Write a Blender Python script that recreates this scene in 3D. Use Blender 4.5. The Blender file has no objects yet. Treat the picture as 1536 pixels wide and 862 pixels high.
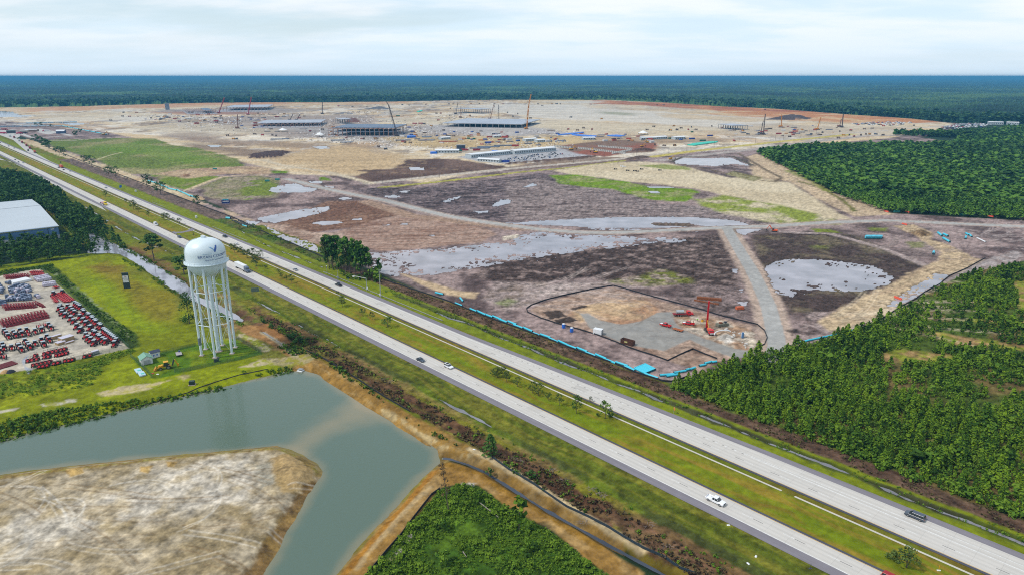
import bpy, math, random
import numpy as np
from mathutils import Vector, Matrix
SC = bpy.context.scene
COL = SC.collection
random.seed(7)
RNG = np.random.default_rng(11)
# ------------------------------------------------------------------ camera, sky, sun, exposure
CAM_H = 120.0
FPX = 1024.0
PITCH = math.atan(316.0 / 1024.0)
cam = bpy.data.cameras.new("camera")
cam.sensor_width = 36.0
cam.lens = 36.0 * FPX / 1536.0
cam.clip_start = 1.0
cam.clip_end = 90000.0
cam_ob = bpy.data.objects.new("camera", cam)
COL.objects.link(cam_ob)
cam_ob.location = (0, 0, CAM_H)
cam_ob.rotation_euler = (math.pi / 2 - PITCH, 0, 0)
SC.camera = cam_ob
SUN_EL, SUN_AZ = 52.0, 250.0          # azimuth measured clockwise from +Y (the view direction)
world = bpy.data.worlds.new("World")
SC.world = world
world.use_nodes = True
wt = world.node_tree
for n in list(wt.nodes):
 wt.nodes.remove(n)
def wn(kind, **kw):
 n = wt.nodes.new(kind)
 for k, v in kw.items():
  setattr(n, k, v)
 return n
def wmath(op, a, b=None, c=None):
 n = wn('ShaderNodeMath', operation=op)
 for i, v in enumerate((a, b, c)):
  if v is None:
   continue
  if isinstance(v, (int, float)):
   n.inputs[i].default_value = v
  else:
   wt.links.new(v, n.inputs[i])
 return n.outputs[0]
w_out = wn('ShaderNodeOutputWorld')
w_bg = wn('ShaderNodeBackground')
w_bg.inputs['Strength'].default_value = 0.10
sky = wn('ShaderNodeTexSky', sky_type='NISHITA', sun_disc=False)
sky.sun_elevation = math.radians(SUN_EL)
sky.sun_rotation = math.radians(SUN_AZ)
sky.altitude = 100.0
sky.air_density = 1.0
sky.dust_density = 1.2
sky.ozone_density = 1.5
w_tc = wn('ShaderNodeTexCoord')
w_sep = wn('ShaderNodeSeparateXYZ')
wt.links.new(w_tc.outputs['Generated'], w_sep.inputs[0])
zc = wmath('MAXIMUM', w_sep.outputs['Z'], 0.0)
den = wmath('ADD', zc, 0.10)
cx_ = wmath('DIVIDE', w_sep.outputs['X'], den)
cy_ = wmath('DIVIDE', w_sep.outputs['Y'], den)
w_cmb = wn('ShaderNodeCombineXYZ')
wt.links.new(cx_, w_cmb.inputs[0]); wt.links.new(cy_, w_cmb.inputs[1])
w_map = wn('ShaderNodeMapping')
w_map.inputs['Scale'].default_value = (0.42, 0.62, 1.0)
w_map.inputs['Rotation'].default_value = (0, 0, math.radians(12))
w_map.inputs['Location'].default_value = (3.1, 1.7, 0.4)
wt.links.new(w_cmb.outputs[0], w_map.inputs['Vector'])
w_n1 = wn('ShaderNodeTexNoise'); w_n1.inputs['Scale'].default_value = 0.55
w_n1.inputs['Detail'].default_value = 6.0; w_n1.inputs['Roughness'].default_value = 0.52; w_n1.inputs['Distortion'].default_value = 0.5
wt.links.new(w_map.outputs[0], w_n1.inputs['Vector'])
w_n2 = wn('ShaderNodeTexNoise'); w_n2.inputs['Scale'].default_value = 1.7
w_n2.inputs['Detail'].default_value = 6.0; w_n2.inputs['Roughness'].default_value = 0.55
wt.links.new(w_map.outputs[0], w_n2.inputs['Vector'])
cl = wmath('ADD', wmath('MULTIPLY', w_n1.outputs['Fac'], 0.7), wmath('MULTIPLY', w_n2.outputs['Fac'], 0.3))
w_r1 = wn('ShaderNodeMapRange'); w_r1.interpolation_type = 'SMOOTHSTEP'
w_r1.inputs[1].default_value = 0.34; w_r1.inputs[2].default_value = 0.60
w_r1.inputs[3].default_value = 0.46; w_r1.inputs[4].default_value = 0.97
wt.links.new(cl, w_r1.inputs[0])
# cloud brightness
w_r2 = wn('ShaderNodeMapRange'); w_r2.interpolation_type = 'SMOOTHSTEP'
w_r2.inputs[1].default_value = 0.36; w_r2.inputs[2].default_value = 0.62
w_r2.inputs[3].default_value = 0.0; w_r2.inputs[4].default_value = 1.0
wt.links.new(w_n2.outputs['Fac'], w_r2.inputs[0])
w_cc = wn('ShaderNodeMix', data_type='RGBA')
CB = 6.7
w_cc.inputs[6].default_value = (0.78 * CB, 0.96 * CB, 1.10 * CB, 1)
w_cc.inputs[7].default_value = (1.0 * CB, 1.06 * CB, 1.12 * CB, 1)
wt.links.new(w_r2.outputs[0], w_cc.inputs[0])
w_mx = wn('ShaderNodeMix', data_type='RGBA')
wt.links.new(w_r1.outputs[0], w_mx.inputs[0])
wt.links.new(sky.outputs[0], w_mx.inputs[6])
wt.links.new(w_cc.outputs[2], w_mx.inputs[7])
w_r3 = wn('ShaderNodeMapRange'); w_r3.interpolation_type = 'SMOOTHSTEP'
w_r3.inputs[1].default_value = 0.0; w_r3.inputs[2].default_value = 0.085; w_r3.inputs[3].default_value = 0.85; w_r3.inputs[4].default_value = 0.0
wt.links.new(zc, w_r3.inputs[0])
w_hz = wn('ShaderNodeMix', data_type='RGBA')
wt.links.new(w_r3.outputs[0], w_hz.inputs[0]); wt.links.new(w_mx.outputs[2], w_hz.inputs[6])
w_hz.inputs[7].default_value = (.78 * CB, .94 * CB, 1.08 * CB, 1)
wt.links.new(w_hz.outputs[2], w_bg.inputs['Color'])
wt.links.new(w_bg.outputs[0], w_out.inputs['Surface'])
sun = bpy.data.lights.new("sun", 'SUN')
sun.energy = 2.3
sun.angle = math.radians(5.0)
sun.color = (1.0, 0.95, 0.87)
sun_ob = bpy.data.objects.new("sun", sun)
COL.objects.link(sun_ob)
_el, _az = math.radians(SUN_EL), math.radians(SUN_AZ)
_sd = Vector((math.sin(_az) * math.cos(_el), math.cos(_az) * math.cos(_el), math.sin(_el)))
sun_ob.rotation_euler = _sd.to_track_quat('Z', 'Y').to_euler()
sun_ob.location = (-300, -100, 600)
SC.view_settings.view_transform = 'Standard'
SC.view_settings.look = 'None'
SC.view_settings.gamma = 1.0
SC.view_settings.use_curve_mapping = False
SC.view_settings.exposure = 0.52
SC.cycles.use_denoising = False
SC.cycles.filter_width = 1.1
SC.cycles.max_bounces = 4
SC.cycles.diffuse_bounces = 2
SC.cycles.glossy_bounces = 2
SC.cycles.transmission_bounces = 2
SC.cycles.volume_bounces = 0
SC.cycles.sample_clamp_indirect = 4.0
# ------------------------------------------------------------------ photo pixel (1536x862) -> point of the ground
_cp, _sp = math.cos(PITCH), math.sin(PITCH)
def G(x, y, z=0.0):
 u = (x - 768.0) / FPX; v = (y - 431.0) / FPX
 dy = _cp - v * _sp; dz = -_sp - v * _cp
 t = (z - CAM_H) / dz
 return (u * t, dy * t)
def GV(p, z=0.0):
 a = G(p[0], p[1], z)
 return Vector((a[0], a[1], z))
def crop(ox, oy, k, pts):
 return [(ox + a / k, oy + b / k) for a, b in pts]
def proj(v):
 y = v[1]; z = v[2] - CAM_H
 cy = y * _cp - z * _sp
 return (768 + FPX * v[0] / cy, 431 - FPX * (y * _sp + z * _cp) / cy)
def W(pts, z=0.0):
 return np.array([G(a, b, z) for a, b in pts])
def A1(*p): return crop(0, 0, 3.83, p)
def A2(*p): return crop(380, 100, 3.83, p)
def A3(*p): return crop(760, 100, 3.83, p)
def A4(*p): return crop(1136, 100, 3.83, p)
def A5(*p): return crop(0, 200, 3.83, p)
def A6(*p): return crop(380, 300, 3.83, p)
def A7(*p): return crop(760, 300, 3.83, p)
def A8(*p): return crop(1136, 300, 3.83, p)
def B1(*p): return crop(0, 370, 3.83, p)
def B2(*p): return crop(0, 580, 3.056, p)
def B3(*p): return crop(380, 450, 3.83, p)
def B4(*p): return crop(450, 600, 3.291, p)
def B5(*p): return crop(760, 500, 3.83, p)
def B6(*p): return crop(850, 640, 3.84, p)
def B7(*p): return crop(1136, 400, 3.83, p)
def B8(*p): return crop(1136, 637, 3.83, p)
# road frame: s along the motorway (towards the lower right), n across it (positive = far side)
RC = np.array([-0.534, 245.207]); RD = np.array([0.68317, -0.73026]); RN = np.array([0.73026, 0.68317])
def RP(s, n, z=0.0):
 p = RC + RD * s + RN * n
 return Vector((p[0], p[1], z))
ROAD_ANG = math.atan2(RD[1], RD[0])
# ------------------------------------------------------------------ noise (numpy)
def _hash(ix, iy, seed):
 h = (ix.astype(np.int64) * 374761393 + iy.astype(np.int64) * 668265263 + seed * 974711) & 0xffffffff
 h = ((h ^ (h >> 13)) * 1274126177) & 0xffffffff
 h = (h ^ (h >> 16)) & 0xffffff
 return h.astype(np.float32) / 16777215.0
def vnoise(x, y, seed=0):
 ix = np.floor(x); iy = np.floor(y)
 fx = (x - ix).astype(np.float32); fy = (y - iy).astype(np.float32)
 ix = ix.astype(np.int64); iy = iy.astype(np.int64)
 fx = fx * fx * (3 - 2 * fx); fy = fy * fy * (3 - 2 * fy)
 a = _hash(ix, iy, seed); b = _hash(ix + 1, iy, seed)
 c = _hash(ix, iy + 1, seed); d = _hash(ix + 1, iy + 1, seed)
 return (a + (b - a) * fx) * (1 - fy) + (c + (d - c) * fx) * fy
def fbm(x, y, scale, seed=0, octs=4, rough=0.55):
 """-1 .. 1, roughly"""
 out = 0; amp = 1.0; tot = 0; f = 1.0 / scale
 for o in range(octs):
  out = out + amp * (vnoise(x * f + 17.3 * o, y * f - 9.1 * o, seed + o * 13) - 0.5)
  tot += amp; amp *= rough; f *= 2.03
 return out * (2.4 / tot)
def sstep(a, b, x):
 t = np.clip((x - a) / (b - a), 0, 1)
 return t * t * (3 - 2 * t)
def sdist(px, py, poly):
 """signed distance to a polygon, negative inside"""
 n = len(poly)
 d2 = np.full(px.shape, 1e18); inside = np.zeros(px.shape, bool)
 for i in range(n):
  x0, y0 = poly[i]; x1, y1 = poly[(i + 1) % n]
  ex, ey = x1 - x0, y1 - y0
  wx, wy = px - x0, py - y0
  t = np.clip((wx * ex + wy * ey) / (ex * ex + ey * ey + 1e-12), 0, 1)
  d2 = np.minimum(d2, (wx - ex * t) ** 2 + (wy - ey * t) ** 2)
  if y1 != y0:
   c = ((y0 <= py) & (y1 > py)) | ((y1 <= py) & (y0 > py))
   inside ^= c & (px < x0 + (py - y0) * ex / ey)
 d = np.sqrt(d2)
 return np.where(inside, -d, d)
def ldist(px, py, line):
 d2 = np.full(px.shape, 1e18)
 for i in range(len(line) - 1):
  x0, y0 = line[i]; x1, y1 = line[i + 1]
  ex, ey = x1 - x0, y1 - y0
  wx, wy = px - x0, py - y0
  t = np.clip((wx * ex + wy * ey) / (ex * ex + ey * ey + 1e-12), 0, 1)
  d2 = np.minimum(d2, (wx - ex * t) ** 2 + (wy - ey * t) ** 2)
 return np.sqrt(d2)
def lin1(c):
 c = c / 255.0
 return c / 12.92 if c <= 0.04045 else ((c + 0.055) / 1.055) ** 2.4
KA = 0.70
def C(r, g, b, k=KA):
 """a colour read off the photograph -> base colour"""
 return np.array([lin1(r) * k, lin1(g) * k, lin1(b) * k], dtype=np.float32)
# ------------------------------------------------------------------ materials
def mat_new(name):
 m = bpy.data.materials.new(name); m.use_nodes = True
 t = m.node_tree
 b = t.nodes.get('Principled BSDF')
 b.inputs['Roughness'].default_value = 0.9
 b.inputs['Specular IOR Level'].default_value = 0.2
 return m, t, b
def nadd(t, kind, **kw):
 n = t.nodes.new(kind)
 for k, v in kw.items():
  setattr(n, k, v)
 return n
_MC = {}
def paint(name, col, rough=0.5, metal=0.0, var=0.12, scale=3.0, spec=0.4):
 """a plain paint or plastic with slight weathering noise"""
 if name in _MC:
  return _MC[name]
 m, t, b = mat_new(name)
 tc = nadd(t, 'ShaderNodeTexCoord')
 nz = nadd(t, 'ShaderNodeTexNoise'); nz.inputs['Scale'].default_value = scale; nz.inputs['Detail'].default_value = 5
 t.links.new(tc.outputs['Object'], nz.inputs['Vector'])
 mr = nadd(t, 'ShaderNodeMapRange'); mr.inputs[1].default_value = 0.3; mr.inputs[2].default_value = 0.7
 mr.inputs[3].default_value = 1 - var; mr.inputs[4].default_value = 1 + var * 0.5
 t.links.new(nz.outputs['Fac'], mr.inputs[0])
 mx = nadd(t, 'ShaderNodeVectorMath', operation='SCALE')
 mx.inputs[0].default_value = tuple(float(c) for c in col[:3])
 t.links.new(mr.outputs[0], mx.inputs['Scale'])
 t.links.new(mx.outputs[0], b.inputs['Base Color'])
 b.inputs['Roughness'].default_value = rough
 b.inputs['Metallic'].default_value = metal
 b.inputs['Specular IOR Level'].default_value = spec
 m.diffuse_color = (*[float(c) for c in col[:3]], 1)
 _MC[name] = m
 return m
# ------------------------------------------------------------------ mesh helpers
def np_mesh(name, V, Q=None, T=None, smooth=False):
 """numpy arrays -> mesh; Q quads (n,4), T triangles (m,3)"""
 me = bpy.data.meshes.new(name)
 V = np.asarray(V, dtype=np.float32)
 loops = []; starts = []; tot = 0
 if Q is not None and len(Q):
  Q = np.asarray(Q, dtype=np.int32)
  loops.append(Q.ravel()); starts.append(np.arange(len(Q), dtype=np.int32) * 4); tot = len(Q) * 4
 if T is not None and len(T):
  T = np.asarray(T, dtype=np.int32)
  loops.append(T.ravel()); starts.append(tot + np.arange(len(T), dtype=np.int32) * 3)
 loops = np.concatenate(loops); starts = np.concatenate(starts)
 me.vertices.add(len(V)); me.vertices.foreach_set('co', V.ravel())
 me.loops.add(len(loops)); me.loops.foreach_set('vertex_index', loops)
 me.polygons.add(len(starts)); me.polygons.foreach_set('loop_start', starts)
 me.update(calc_edges=True)
 me.validate()
 if smooth:
  me.polygons.foreach_set('use_smooth', np.ones(len(me.polygons), dtype=bool))
 return me
def link(name, me, mat=None, parent=None):
 o = bpy.data.objects.new(name, me)
 COL.objects.link(o)
 if mat is not None and me is not None and len(me.materials) == 0:
  me.materials.append(mat)
 if parent is not None:
  o.parent = parent
 return o
def tag(o, label=None, cat=None, group=None, kind=None):
 if label: o['label'] = label
 if cat: o['category'] = cat
 if group: o['group'] = group
 if kind: o['kind'] = kind
 return o
def empty(name, loc=(0, 0, 0), rz=0.0, label=None, cat=None, group=None):
 o = bpy.data.objects.new(name, None)
 COL.objects.link(o)
 o.empty_display_size = 0.5
 o.location = loc; o.rotation_euler = (0, 0, rz)
 return tag(o, label, cat, group)
def copy_tree(o, parent=None):
 c = o.copy(); COL.objects.link(c)
 if parent is not None:
  c.parent = parent
 for ch in list(o.children):
  copy_tree(ch, c)
 return c
class MB:
 """collects boxes, tubes, lathes, prisms -> one mesh"""
 def __init__(self):
  self.v = []; self.f = []; self.m = []; self.mi = 0
 def add(self, vs, fs):
  b = len(self.v)
  self.v.extend([tuple(p) for p in vs])
  for f in fs:
   self.f.append([b + i for i in f]); self.m.append(self.mi)
  return self
 def box(self, c, s, rz=0.0, taper=1.0, ry=0.0):
  hx, hy, hz = s[0] / 2, s[1] / 2, s[2] / 2
  vs = []
  R = Matrix.Rotation(rz, 3, 'Z') @ Matrix.Rotation(ry, 3, 'Y')
  for z, k in ((-hz, 1.0), (hz, taper)):
   for x, y in ((-hx, -hy), (hx, -hy), (hx, hy), (-hx, hy)):
    vs.append(R @ Vector((x * k, y * k, z)) + Vector(c))
  return self.add(vs, [(0, 3, 2, 1), (4, 5, 6, 7), (0, 1, 5, 4), (1, 2, 6, 5), (2, 3, 7, 6), (3, 0, 4, 7)])
 def tube(self, a, b, r0, r1=None, n=8, cap=True):
  r1 = r0 if r1 is None else r1
  a = Vector(a); b = Vector(b); d = (b - a)
  if d.length < 1e-6:
   return self
  q = d.to_track_quat('Z', 'Y')
  vs = []
  for p, r in ((a, r0), (b, r1)):
   for i in range(n):
    t = 2 * math.pi * i / n
    vs.append(p + q @ Vector((r * math.cos(t), r * math.sin(t), 0)))
  fs = [(i, (i + 1) % n, n + (i + 1) % n, n + i) for i in range(n)]
  if cap:
   fs += [tuple(range(n - 1, -1, -1)), tuple(range(n, 2 * n))]
  return self.add(vs, fs)
 def lathe(self, prof, n=24, c=(0, 0, 0)):
  vs = []; fs = []
  for r, z in prof:
   for i in range(n):
    t = 2 * math.pi * i / n
    vs.append((c[0] + r * math.cos(t), c[1] + r * math.sin(t), c[2] + z))
  for k in range(len(prof) - 1):
   for i in range(n):
    j = (i + 1) % n
    fs.append((k * n + i, k * n + j, (k + 1) * n + j, (k + 1) * n + i))
  return self.add(vs, fs)
 def prism(self, outline, y0, y1, axis='Y'):
  """outline of (x, z) points extruded along y (or (x,y) extruded along z)"""
  n = len(outline)
  if axis == 'Y':
   vs = [(x, y0, z) for x, z in outline] + [(x, y1, z) for x, z in outline]
  else:
   vs = [(x, y, y0) for x, y in outline] + [(x, y, y1) for x, y in outline]
  fs = [(i, (i + 1) % n, n + (i + 1) % n, n + i) for i in range(n)]
  fs += [tuple(range(n - 1, -1, -1)), tuple(range(n, 2 * n))]
  return self.add(vs, fs)
 def build(self, name, mat, parent=None, smooth=False, bevel=0.0):
  me = bpy.data.meshes.new(name)
  me.from_pydata(self.v, [], self.f)
  for mm in (mat if isinstance(mat, (list, tuple)) else [mat]):
   me.materials.append(mm)
  if isinstance(mat, (list, tuple)) and len(mat) > 1:
   me.polygons.foreach_set('material_index', self.m)
  if smooth:
   me.polygons.foreach_set('use_smooth', [True] * len(me.polygons))
  import bmesh
  bm = bmesh.new(); bm.from_mesh(me)
  bmesh.ops.recalc_face_normals(bm, faces=bm.faces)
  if bevel > 0:
   bmesh.ops.bevel(bm, geom=list(bm.edges), offset=bevel, segments=1, affect='EDGES', clamp_overlap=True)
  bm.to_mesh(me); bm.free()
  return link(name, me, None, parent)
# ------------------------------------------------------------------ the ground sheet: one height field with soil and grass colours
def grid_axis():
 u = np.concatenate([np.linspace(-1.30, -0.80, 24)[:-1], np.arange(-0.80, 0.80, 1.3 / 1024), np.linspace(0.80, 1.30, 24)])
 ypx = np.concatenate([np.linspace(117.2, 150, 60)[:-1], np.arange(150, 240, 0.75), np.arange(240, 890, 1.15), np.linspace(892, 1400, 40)])
 return u, ypx
GU, GY = grid_axis()
_v = (GY - 431.0) / FPX
_t = CAM_H / (_sp + _v * _cp)
GX = (GU[None, :] * _t[:, None]); GYW = np.repeat(((_cp - _v * _sp) * _t)[:, None], len(GU), 1)
NR, NC = GX.shape
X = GX.ravel().copy(); Y = GYW.ravel().copy()
NV = len(X)
S_ = (X - RC[0]) * RD[0] + (Y - RC[1]) * RD[1]
N_ = (X - RC[0]) * RN[0] + (Y - RC[1]) * RN[1]
DIST = np.hypot(X, Y)
col = np.empty((NV, 3), np.float32); col[:] = C(38, 58, 34)
zed = np.zeros(NV, np.float32)
n2 = fbm(X, Y, 2.2, 1, 3); n6 = fbm(X, Y, 6.0, 2, 4); n20 = fbm(X, Y, 20, 3, 4); n70 = fbm(X, Y, 70, 4, 4); n300 = fbm(X, Y, 300, 5, 4)
NF = {2: n2, 6: n6, 20: n20, 70: n70, 300: n300}
MOT = np.full(NV, 0.16, np.float32)
def subset(P, mar):
 x0, y0 = P.min(0) - mar; x1, y1 = P.max(0) + mar
 return np.nonzero((X > x0) & (X < x1) & (Y > y0) & (Y < y1))[0]
def streak(idx, ang, w, l, seed):
 ca, sa = math.cos(ang), math.sin(ang)
 a = X[idx] * ca + Y[idx] * sa; b = -X[idx] * sa + Y[idx] * ca
 wob = fbm(X[idx], Y[idx], l * 0.8, seed + 5, 2) * w * 2.0
 return fbm(a / l, (b + wob) / w, 1.0, seed, 4)
def lay(pts, c, amp=1.5, fe=0.8, sc=6, c2=None, mix=20, thr=0.0, soft=0.35, op=1.0, st=None, dz=0.0, dzr=3.0, line=None, mot=None, seed=0, zrough=0.0):
 """colour (and shape) the ground inside a polygon, or within `line` metres of a polyline, traced on the photo"""
 P = W(pts) if not isinstance(pts, np.ndarray) else pts
 I = subset(P, (line or 0) + amp * 2 + fe + dzr + 5)
 if not len(I):
  return
 d = ldist(X[I], Y[I], P) - line if line else sdist(X[I], Y[I], P)
 if amp:
  d = d + NF[sc][I] * amp
 m = (1 - sstep(-fe, fe, d)) * op
 k = m > 0.001
 Ik = I[k]; mk = m[k].astype(np.float32)
 if c is not None:
  cc = np.repeat(np.asarray(c, np.float32)[None], len(Ik), 0)
  if c2 is not None:
   fld = NF[mix][Ik] if st is None else 0.65 * streak(Ik, st[0], st[1], st[2], 31 + seed) + 0.35 * NF[mix][Ik]
   w = sstep(thr - soft, thr + soft, fld)[:, None].astype(np.float32)
   cc = cc * (1 - w) + np.asarray(c2, np.float32)[None] * w
  col[Ik] = col[Ik] * (1 - mk[:, None]) + cc * mk[:, None]
  if mot is not None:
   MOT[Ik] = MOT[Ik] * (1 - mk) + mot * mk
 if dz:
  zed[I] += dz * (1 - sstep(-dzr, 0.0, d)).astype(np.float32)
 if zrough:
  zed[Ik] += (mk * zrough * (NF[2][Ik] + NF[6][Ik])).astype(np.float32)
# ---- colours as read off the photograph
MAUVE = C(160, 139, 134); MAUVED = C(98, 82, 80); DARK = C(74, 62, 60); TAN = C(212, 184, 142); TANP = C(222, 206, 178)
BEIGE = C(204, 186, 154); PINKB = C(172, 144, 128); REDB = C(118, 86, 70); WHITE = C(226, 218, 205); ORANGE = C(204, 142, 92); RUST = C(176, 108, 72)
GRASS = C(106, 116, 26); GRASSB = C(124, 134, 22); GRASSO = C(122, 106, 38); GRASSD = C(84, 106, 24); GRN = C(104, 132, 30); OLIVE = C(110, 118, 56)
BROWN = C(104, 80, 62); BROWNP = C(124, 104, 94); SANDC = C(210, 190, 156); GRAVEL = C(158, 154, 148); LEVEE = C(146, 112, 56); LEVEEP = C(166, 138, 90)
WETG = C(176, 172, 174)
ST0 = math.radians(5)
# ---- far construction site
SITE = [(-420, 176), (0, 161), (150, 158), (380, 153.6), (602, 152), (720, 149.6), (910, 149.6), (1000, 154), (1086, 159.5), (1160, 163), (1266, 171), (1371, 178), (1413, 183), (1440, 186), (1420, 201), (1380, 206),
  (1430, 214), (1330, 219), (1200, 223), (1140, 231), (1150, 238), (1200, 263), (1260, 296), (1325, 319), (1440, 326), (1536, 331), (1800, 345), (1800, 372), (1536, 392), (1450, 410), (1400, 432), (1345, 468), (1290, 496), (1215, 516), (1140, 530), (1085, 552),
  (1010, 574), (950, 556), (700, 464), (640, 440), (560, 405), (455, 365), (400, 340), (300, 297), (200, 264), (120, 238), (60, 212), (30, 204), (-60, 196), (-420, 196)]
lay(SITE, MAUVE, 0, 2, 6, MAUVED, 20, 0.12, 0.35, mot=0.3)
lay([(-420, 176), (0, 161), (150, 158), (380, 153.6), (602, 152), (720, 149.6), (910, 149.6), (1000, 154), (1160, 163), (1371, 178), (1430, 186), (1400, 197), (1330, 208), (1140, 224), (1050, 226), (900, 240), (800, 250), (700, 262), (640, 275), (560, 265), (440, 262), (350, 240), (250, 218), (190, 205), (120, 190), (0, 182), (-420, 186)],
 TAN, 0, 6, 20, TANP, 300, 0.0, 0.5, st=(ST0, 12, 260), mot=0.22)
# patchwork of bare soils over the whole plant site
I = subset(W(SITE), 0); I = I[(DIST[I] > 950)]
I = I[sdist(X[I], Y[I], W([(-420, 176), (0, 162), (380, 154.5), (720, 150.5), (1000, 155), (1160, 164), (1371, 179), (1420, 187), (1400, 197), (1140, 222), (900, 238), (640, 264), (560, 240), (440, 235), (250, 205), (0, 186), (-420, 190)])) < 0]
for sd_, sc_, cc_, th_, op_ in ((61, 120, C(150, 128, 112), .12, .55), (62, 160, C(230, 220, 204), .14, .65), (63, 90, C(196, 160, 120), .2, .5), (64, 60, C(160, 156, 156), .24, .55), (65, 45, C(112, 94, 84), .34, .6), (66, 30, C(236, 228, 216), .36, .6)):
 f_ = fbm(X[I], Y[I] * .7, sc_, sd_, 4)
 op_ = op_ * np.where((X[I] > 100) & (Y[I] > 1500), .45, 1.0)
 m_ = (sstep(th_ - .06, th_ + .10, f_) * op_)[:, None].astype(np.float32); col[I] = col[I] * (1 - m_) + cc_ * m_
lay([(-60, 162), (150, 157.5), (380, 153), (602, 151), (640, 153), (560, 157), (380, 160), (200, 163), (60, 168), (-60, 175)], ORANGE, 20, 20, 70, TAN, 300, 0.1, 0.4, op=0.75, mot=0.2)
lay([(886, 150.2), (1000, 154.5), (1086, 160), (1160, 163.5), (1266, 171.5), (1371, 178.5), (1413, 183.5), (1380, 185), (1290, 183), (1180, 176), (1060, 165), (960, 158), (890, 156)], RUST, 15, 14, 70, ORANGE, 70, 0.0, 0.4, mot=0.25)
lay([(1090, 165), (1266, 172), (1400, 183), (1330, 186), (1180, 181), (1060, 172)], ORANGE, 20, 25, 70, TAN, 70, 0.2, 0.3, op=0.8)
for p, c, o in (
  ([(700, 158), (860, 157), (900, 163), (1160, 178), (1190, 184), (1100, 192), (980, 186), (820, 178), (740, 168)], WHITE, .8),
  ([(820, 153), (900, 151), (910, 155), (860, 156)], WHITE, .7),
  ([(560, 181), (700, 176), (1010, 189), (1130, 196), (900, 199), (660, 190)], TANP, .8),
  ([(990, 170), (1140, 178), (1180, 180), (1140, 184), (1000, 178)], TAN, .7),
  ([(900, 168), (960, 170), (955, 174), (915, 173)], OLIVE, .5),
  ([(1100, 197), (1200, 190), (1300, 189), (1290, 196), (1180, 204)], TANP, .7),
  ([(20, 172), (150, 168), (230, 170), (260, 178), (100, 182)], TANP, .5),
  ([(150, 164), (200, 165), (200, 168), (160, 168)], WHITE, .8), ([(186, 174), (210, 177), (205, 180), (184, 178)], WHITE, .8),
  ([(60, 167), (82, 167), (80, 171), (64, 170)], WHITE, .8),
  ([(220, 168), (300, 172), (440, 170), (470, 166), (420, 163), (260, 165)], C(150, 140, 140), .7),
  ([(230, 169), (300, 174), (420, 170), (330, 167)], RUST, .5),
  ([(300, 176), (560, 172), (580, 200), (480, 208), (400, 205), (330, 190)], C(168, 152, 142), .85),
  ([(400, 190), (620, 196), (660, 210), (560, 214), (480, 205)], C(172, 166, 162), .8),
  ([(640, 186), (800, 190), (860, 200), (760, 206), (650, 200)], C(186, 180, 178), .8),
  ([(560, 205), (700, 206), (880, 205), (900, 215), (800, 222), (700, 225), (600, 220)], C(206, 178, 128), .8),
  ([(890, 205), (1000, 207), (1120, 208), (1090, 214), (960, 220), (860, 226), (900, 214)], C(176, 150, 122), .8),
  ([(1090, 188), (1180, 186), (1290, 192), (1380, 190), (1200, 205), (1090, 204)], C(200, 182, 158), .7),
  ([(270, 205), (330, 208), (560, 221), (500, 225), (330, 218)], C(152, 128, 108), .8),
  ([(200, 190), (280, 184), (380, 190), (430, 198), (330, 205), (240, 202)], C(204, 188, 162), .6),
  ([(230, 200), (300, 198), (330, 207), (300, 212), (240, 206)], C(160, 140, 126), .6),
  ([(415, 243), (440, 231), (510, 219), (615, 239), (605, 250), (550, 262), (490, 257), (448, 255)], C(204, 176, 136), 1),
  ([(280, 215), (370, 221), (430, 228), (400, 236), (350, 233), (300, 226)], C(126, 104, 92), .8)):
 lay(p, c, 42, 30, 70, c * 0.78, 70, 0.1, 0.3, op=o, st=(ST0, 9, 140))
lay(A2((880, 535), (1130, 530), (1480, 580), (1300, 600), (1000, 640), (680, 668), (560, 642), (640, 610), (580, 597), (820, 590)), C(96, 74, 66), 8, 5, 20, C(118, 94, 82), 70, 0.1, 0.3, mot=0.25)
lay(A2((1170, 520), (1480, 480), (1532, 470), (1960, 470), (2080, 500), (1700, 545), (1480, 562), (1300, 545)), C(178, 176, 178), 3, 3, 6)
lay(A3((280, 460), (420, 440), (650, 420), (860, 440), (860, 490), (680, 500), (560, 520), (400, 500)), C(134, 108, 92), 6, 6, 20, C(150, 92, 74), 70, 0.1, 0.2)
lay(A3((-10, 580), (420, 520), (830, 520), (700, 545), (300, 575), (0, 600)), C(120, 96, 84), 5, 4, 20, op=.8)
# frontage haul road with its yellow verge, crossing to the right
lay([(553, 275.5), (640, 266), (780, 252), (920, 239.5), (1000, 230), (1140, 217), (1240, 203), (1330, 196), (1420, 189)], C(196, 184, 170), 0, 3, 6, line=7.5)
lay([(572, 281.5), (640, 275), (700, 268), (780, 258.5), (860, 251), (935, 241.5)], C(172, 166, 76), 2, 2, 6, line=5)
lay([(980, 235.5), (1040, 227), (1140, 216), (1200, 209.5), (1280, 201.5)], C(196, 180, 96), 3, 4, 6, line=9)
lay([(990, 241), (1060, 232), (1140, 223), (1200, 215), (1300, 204), (1380, 203.5)], C(178, 166, 158), 2, 4, 6, line=10)
# haul track down to the grey road
lay(A2((60, 540), (200, 575), (400, 600), (560, 640), (680, 672)), C(206, 190, 164), 2, 3, 6, line=5)
JI = np.nonzero((DIST > 1200) & (DIST < 2600) & (X < 700) & (Y > 1150))[0]; JI = JI[sdist(X[JI], Y[JI], W([(190, 172), (470, 165), (700, 172), (880, 200), (860, 222), (640, 225), (470, 212), (300, 200)])) < 0]
J = JI; rj = RNG.random(len(J)); den_ = np.clip(.5 + 1.4 * fbm(X[J], Y[J], 130, 71, 3), 0, 1)
col[J[rj < .09 * den_]] = C(96, 84, 82); col[J[rj > 1 - .06 * den_]] = C(236, 232, 230)
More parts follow.
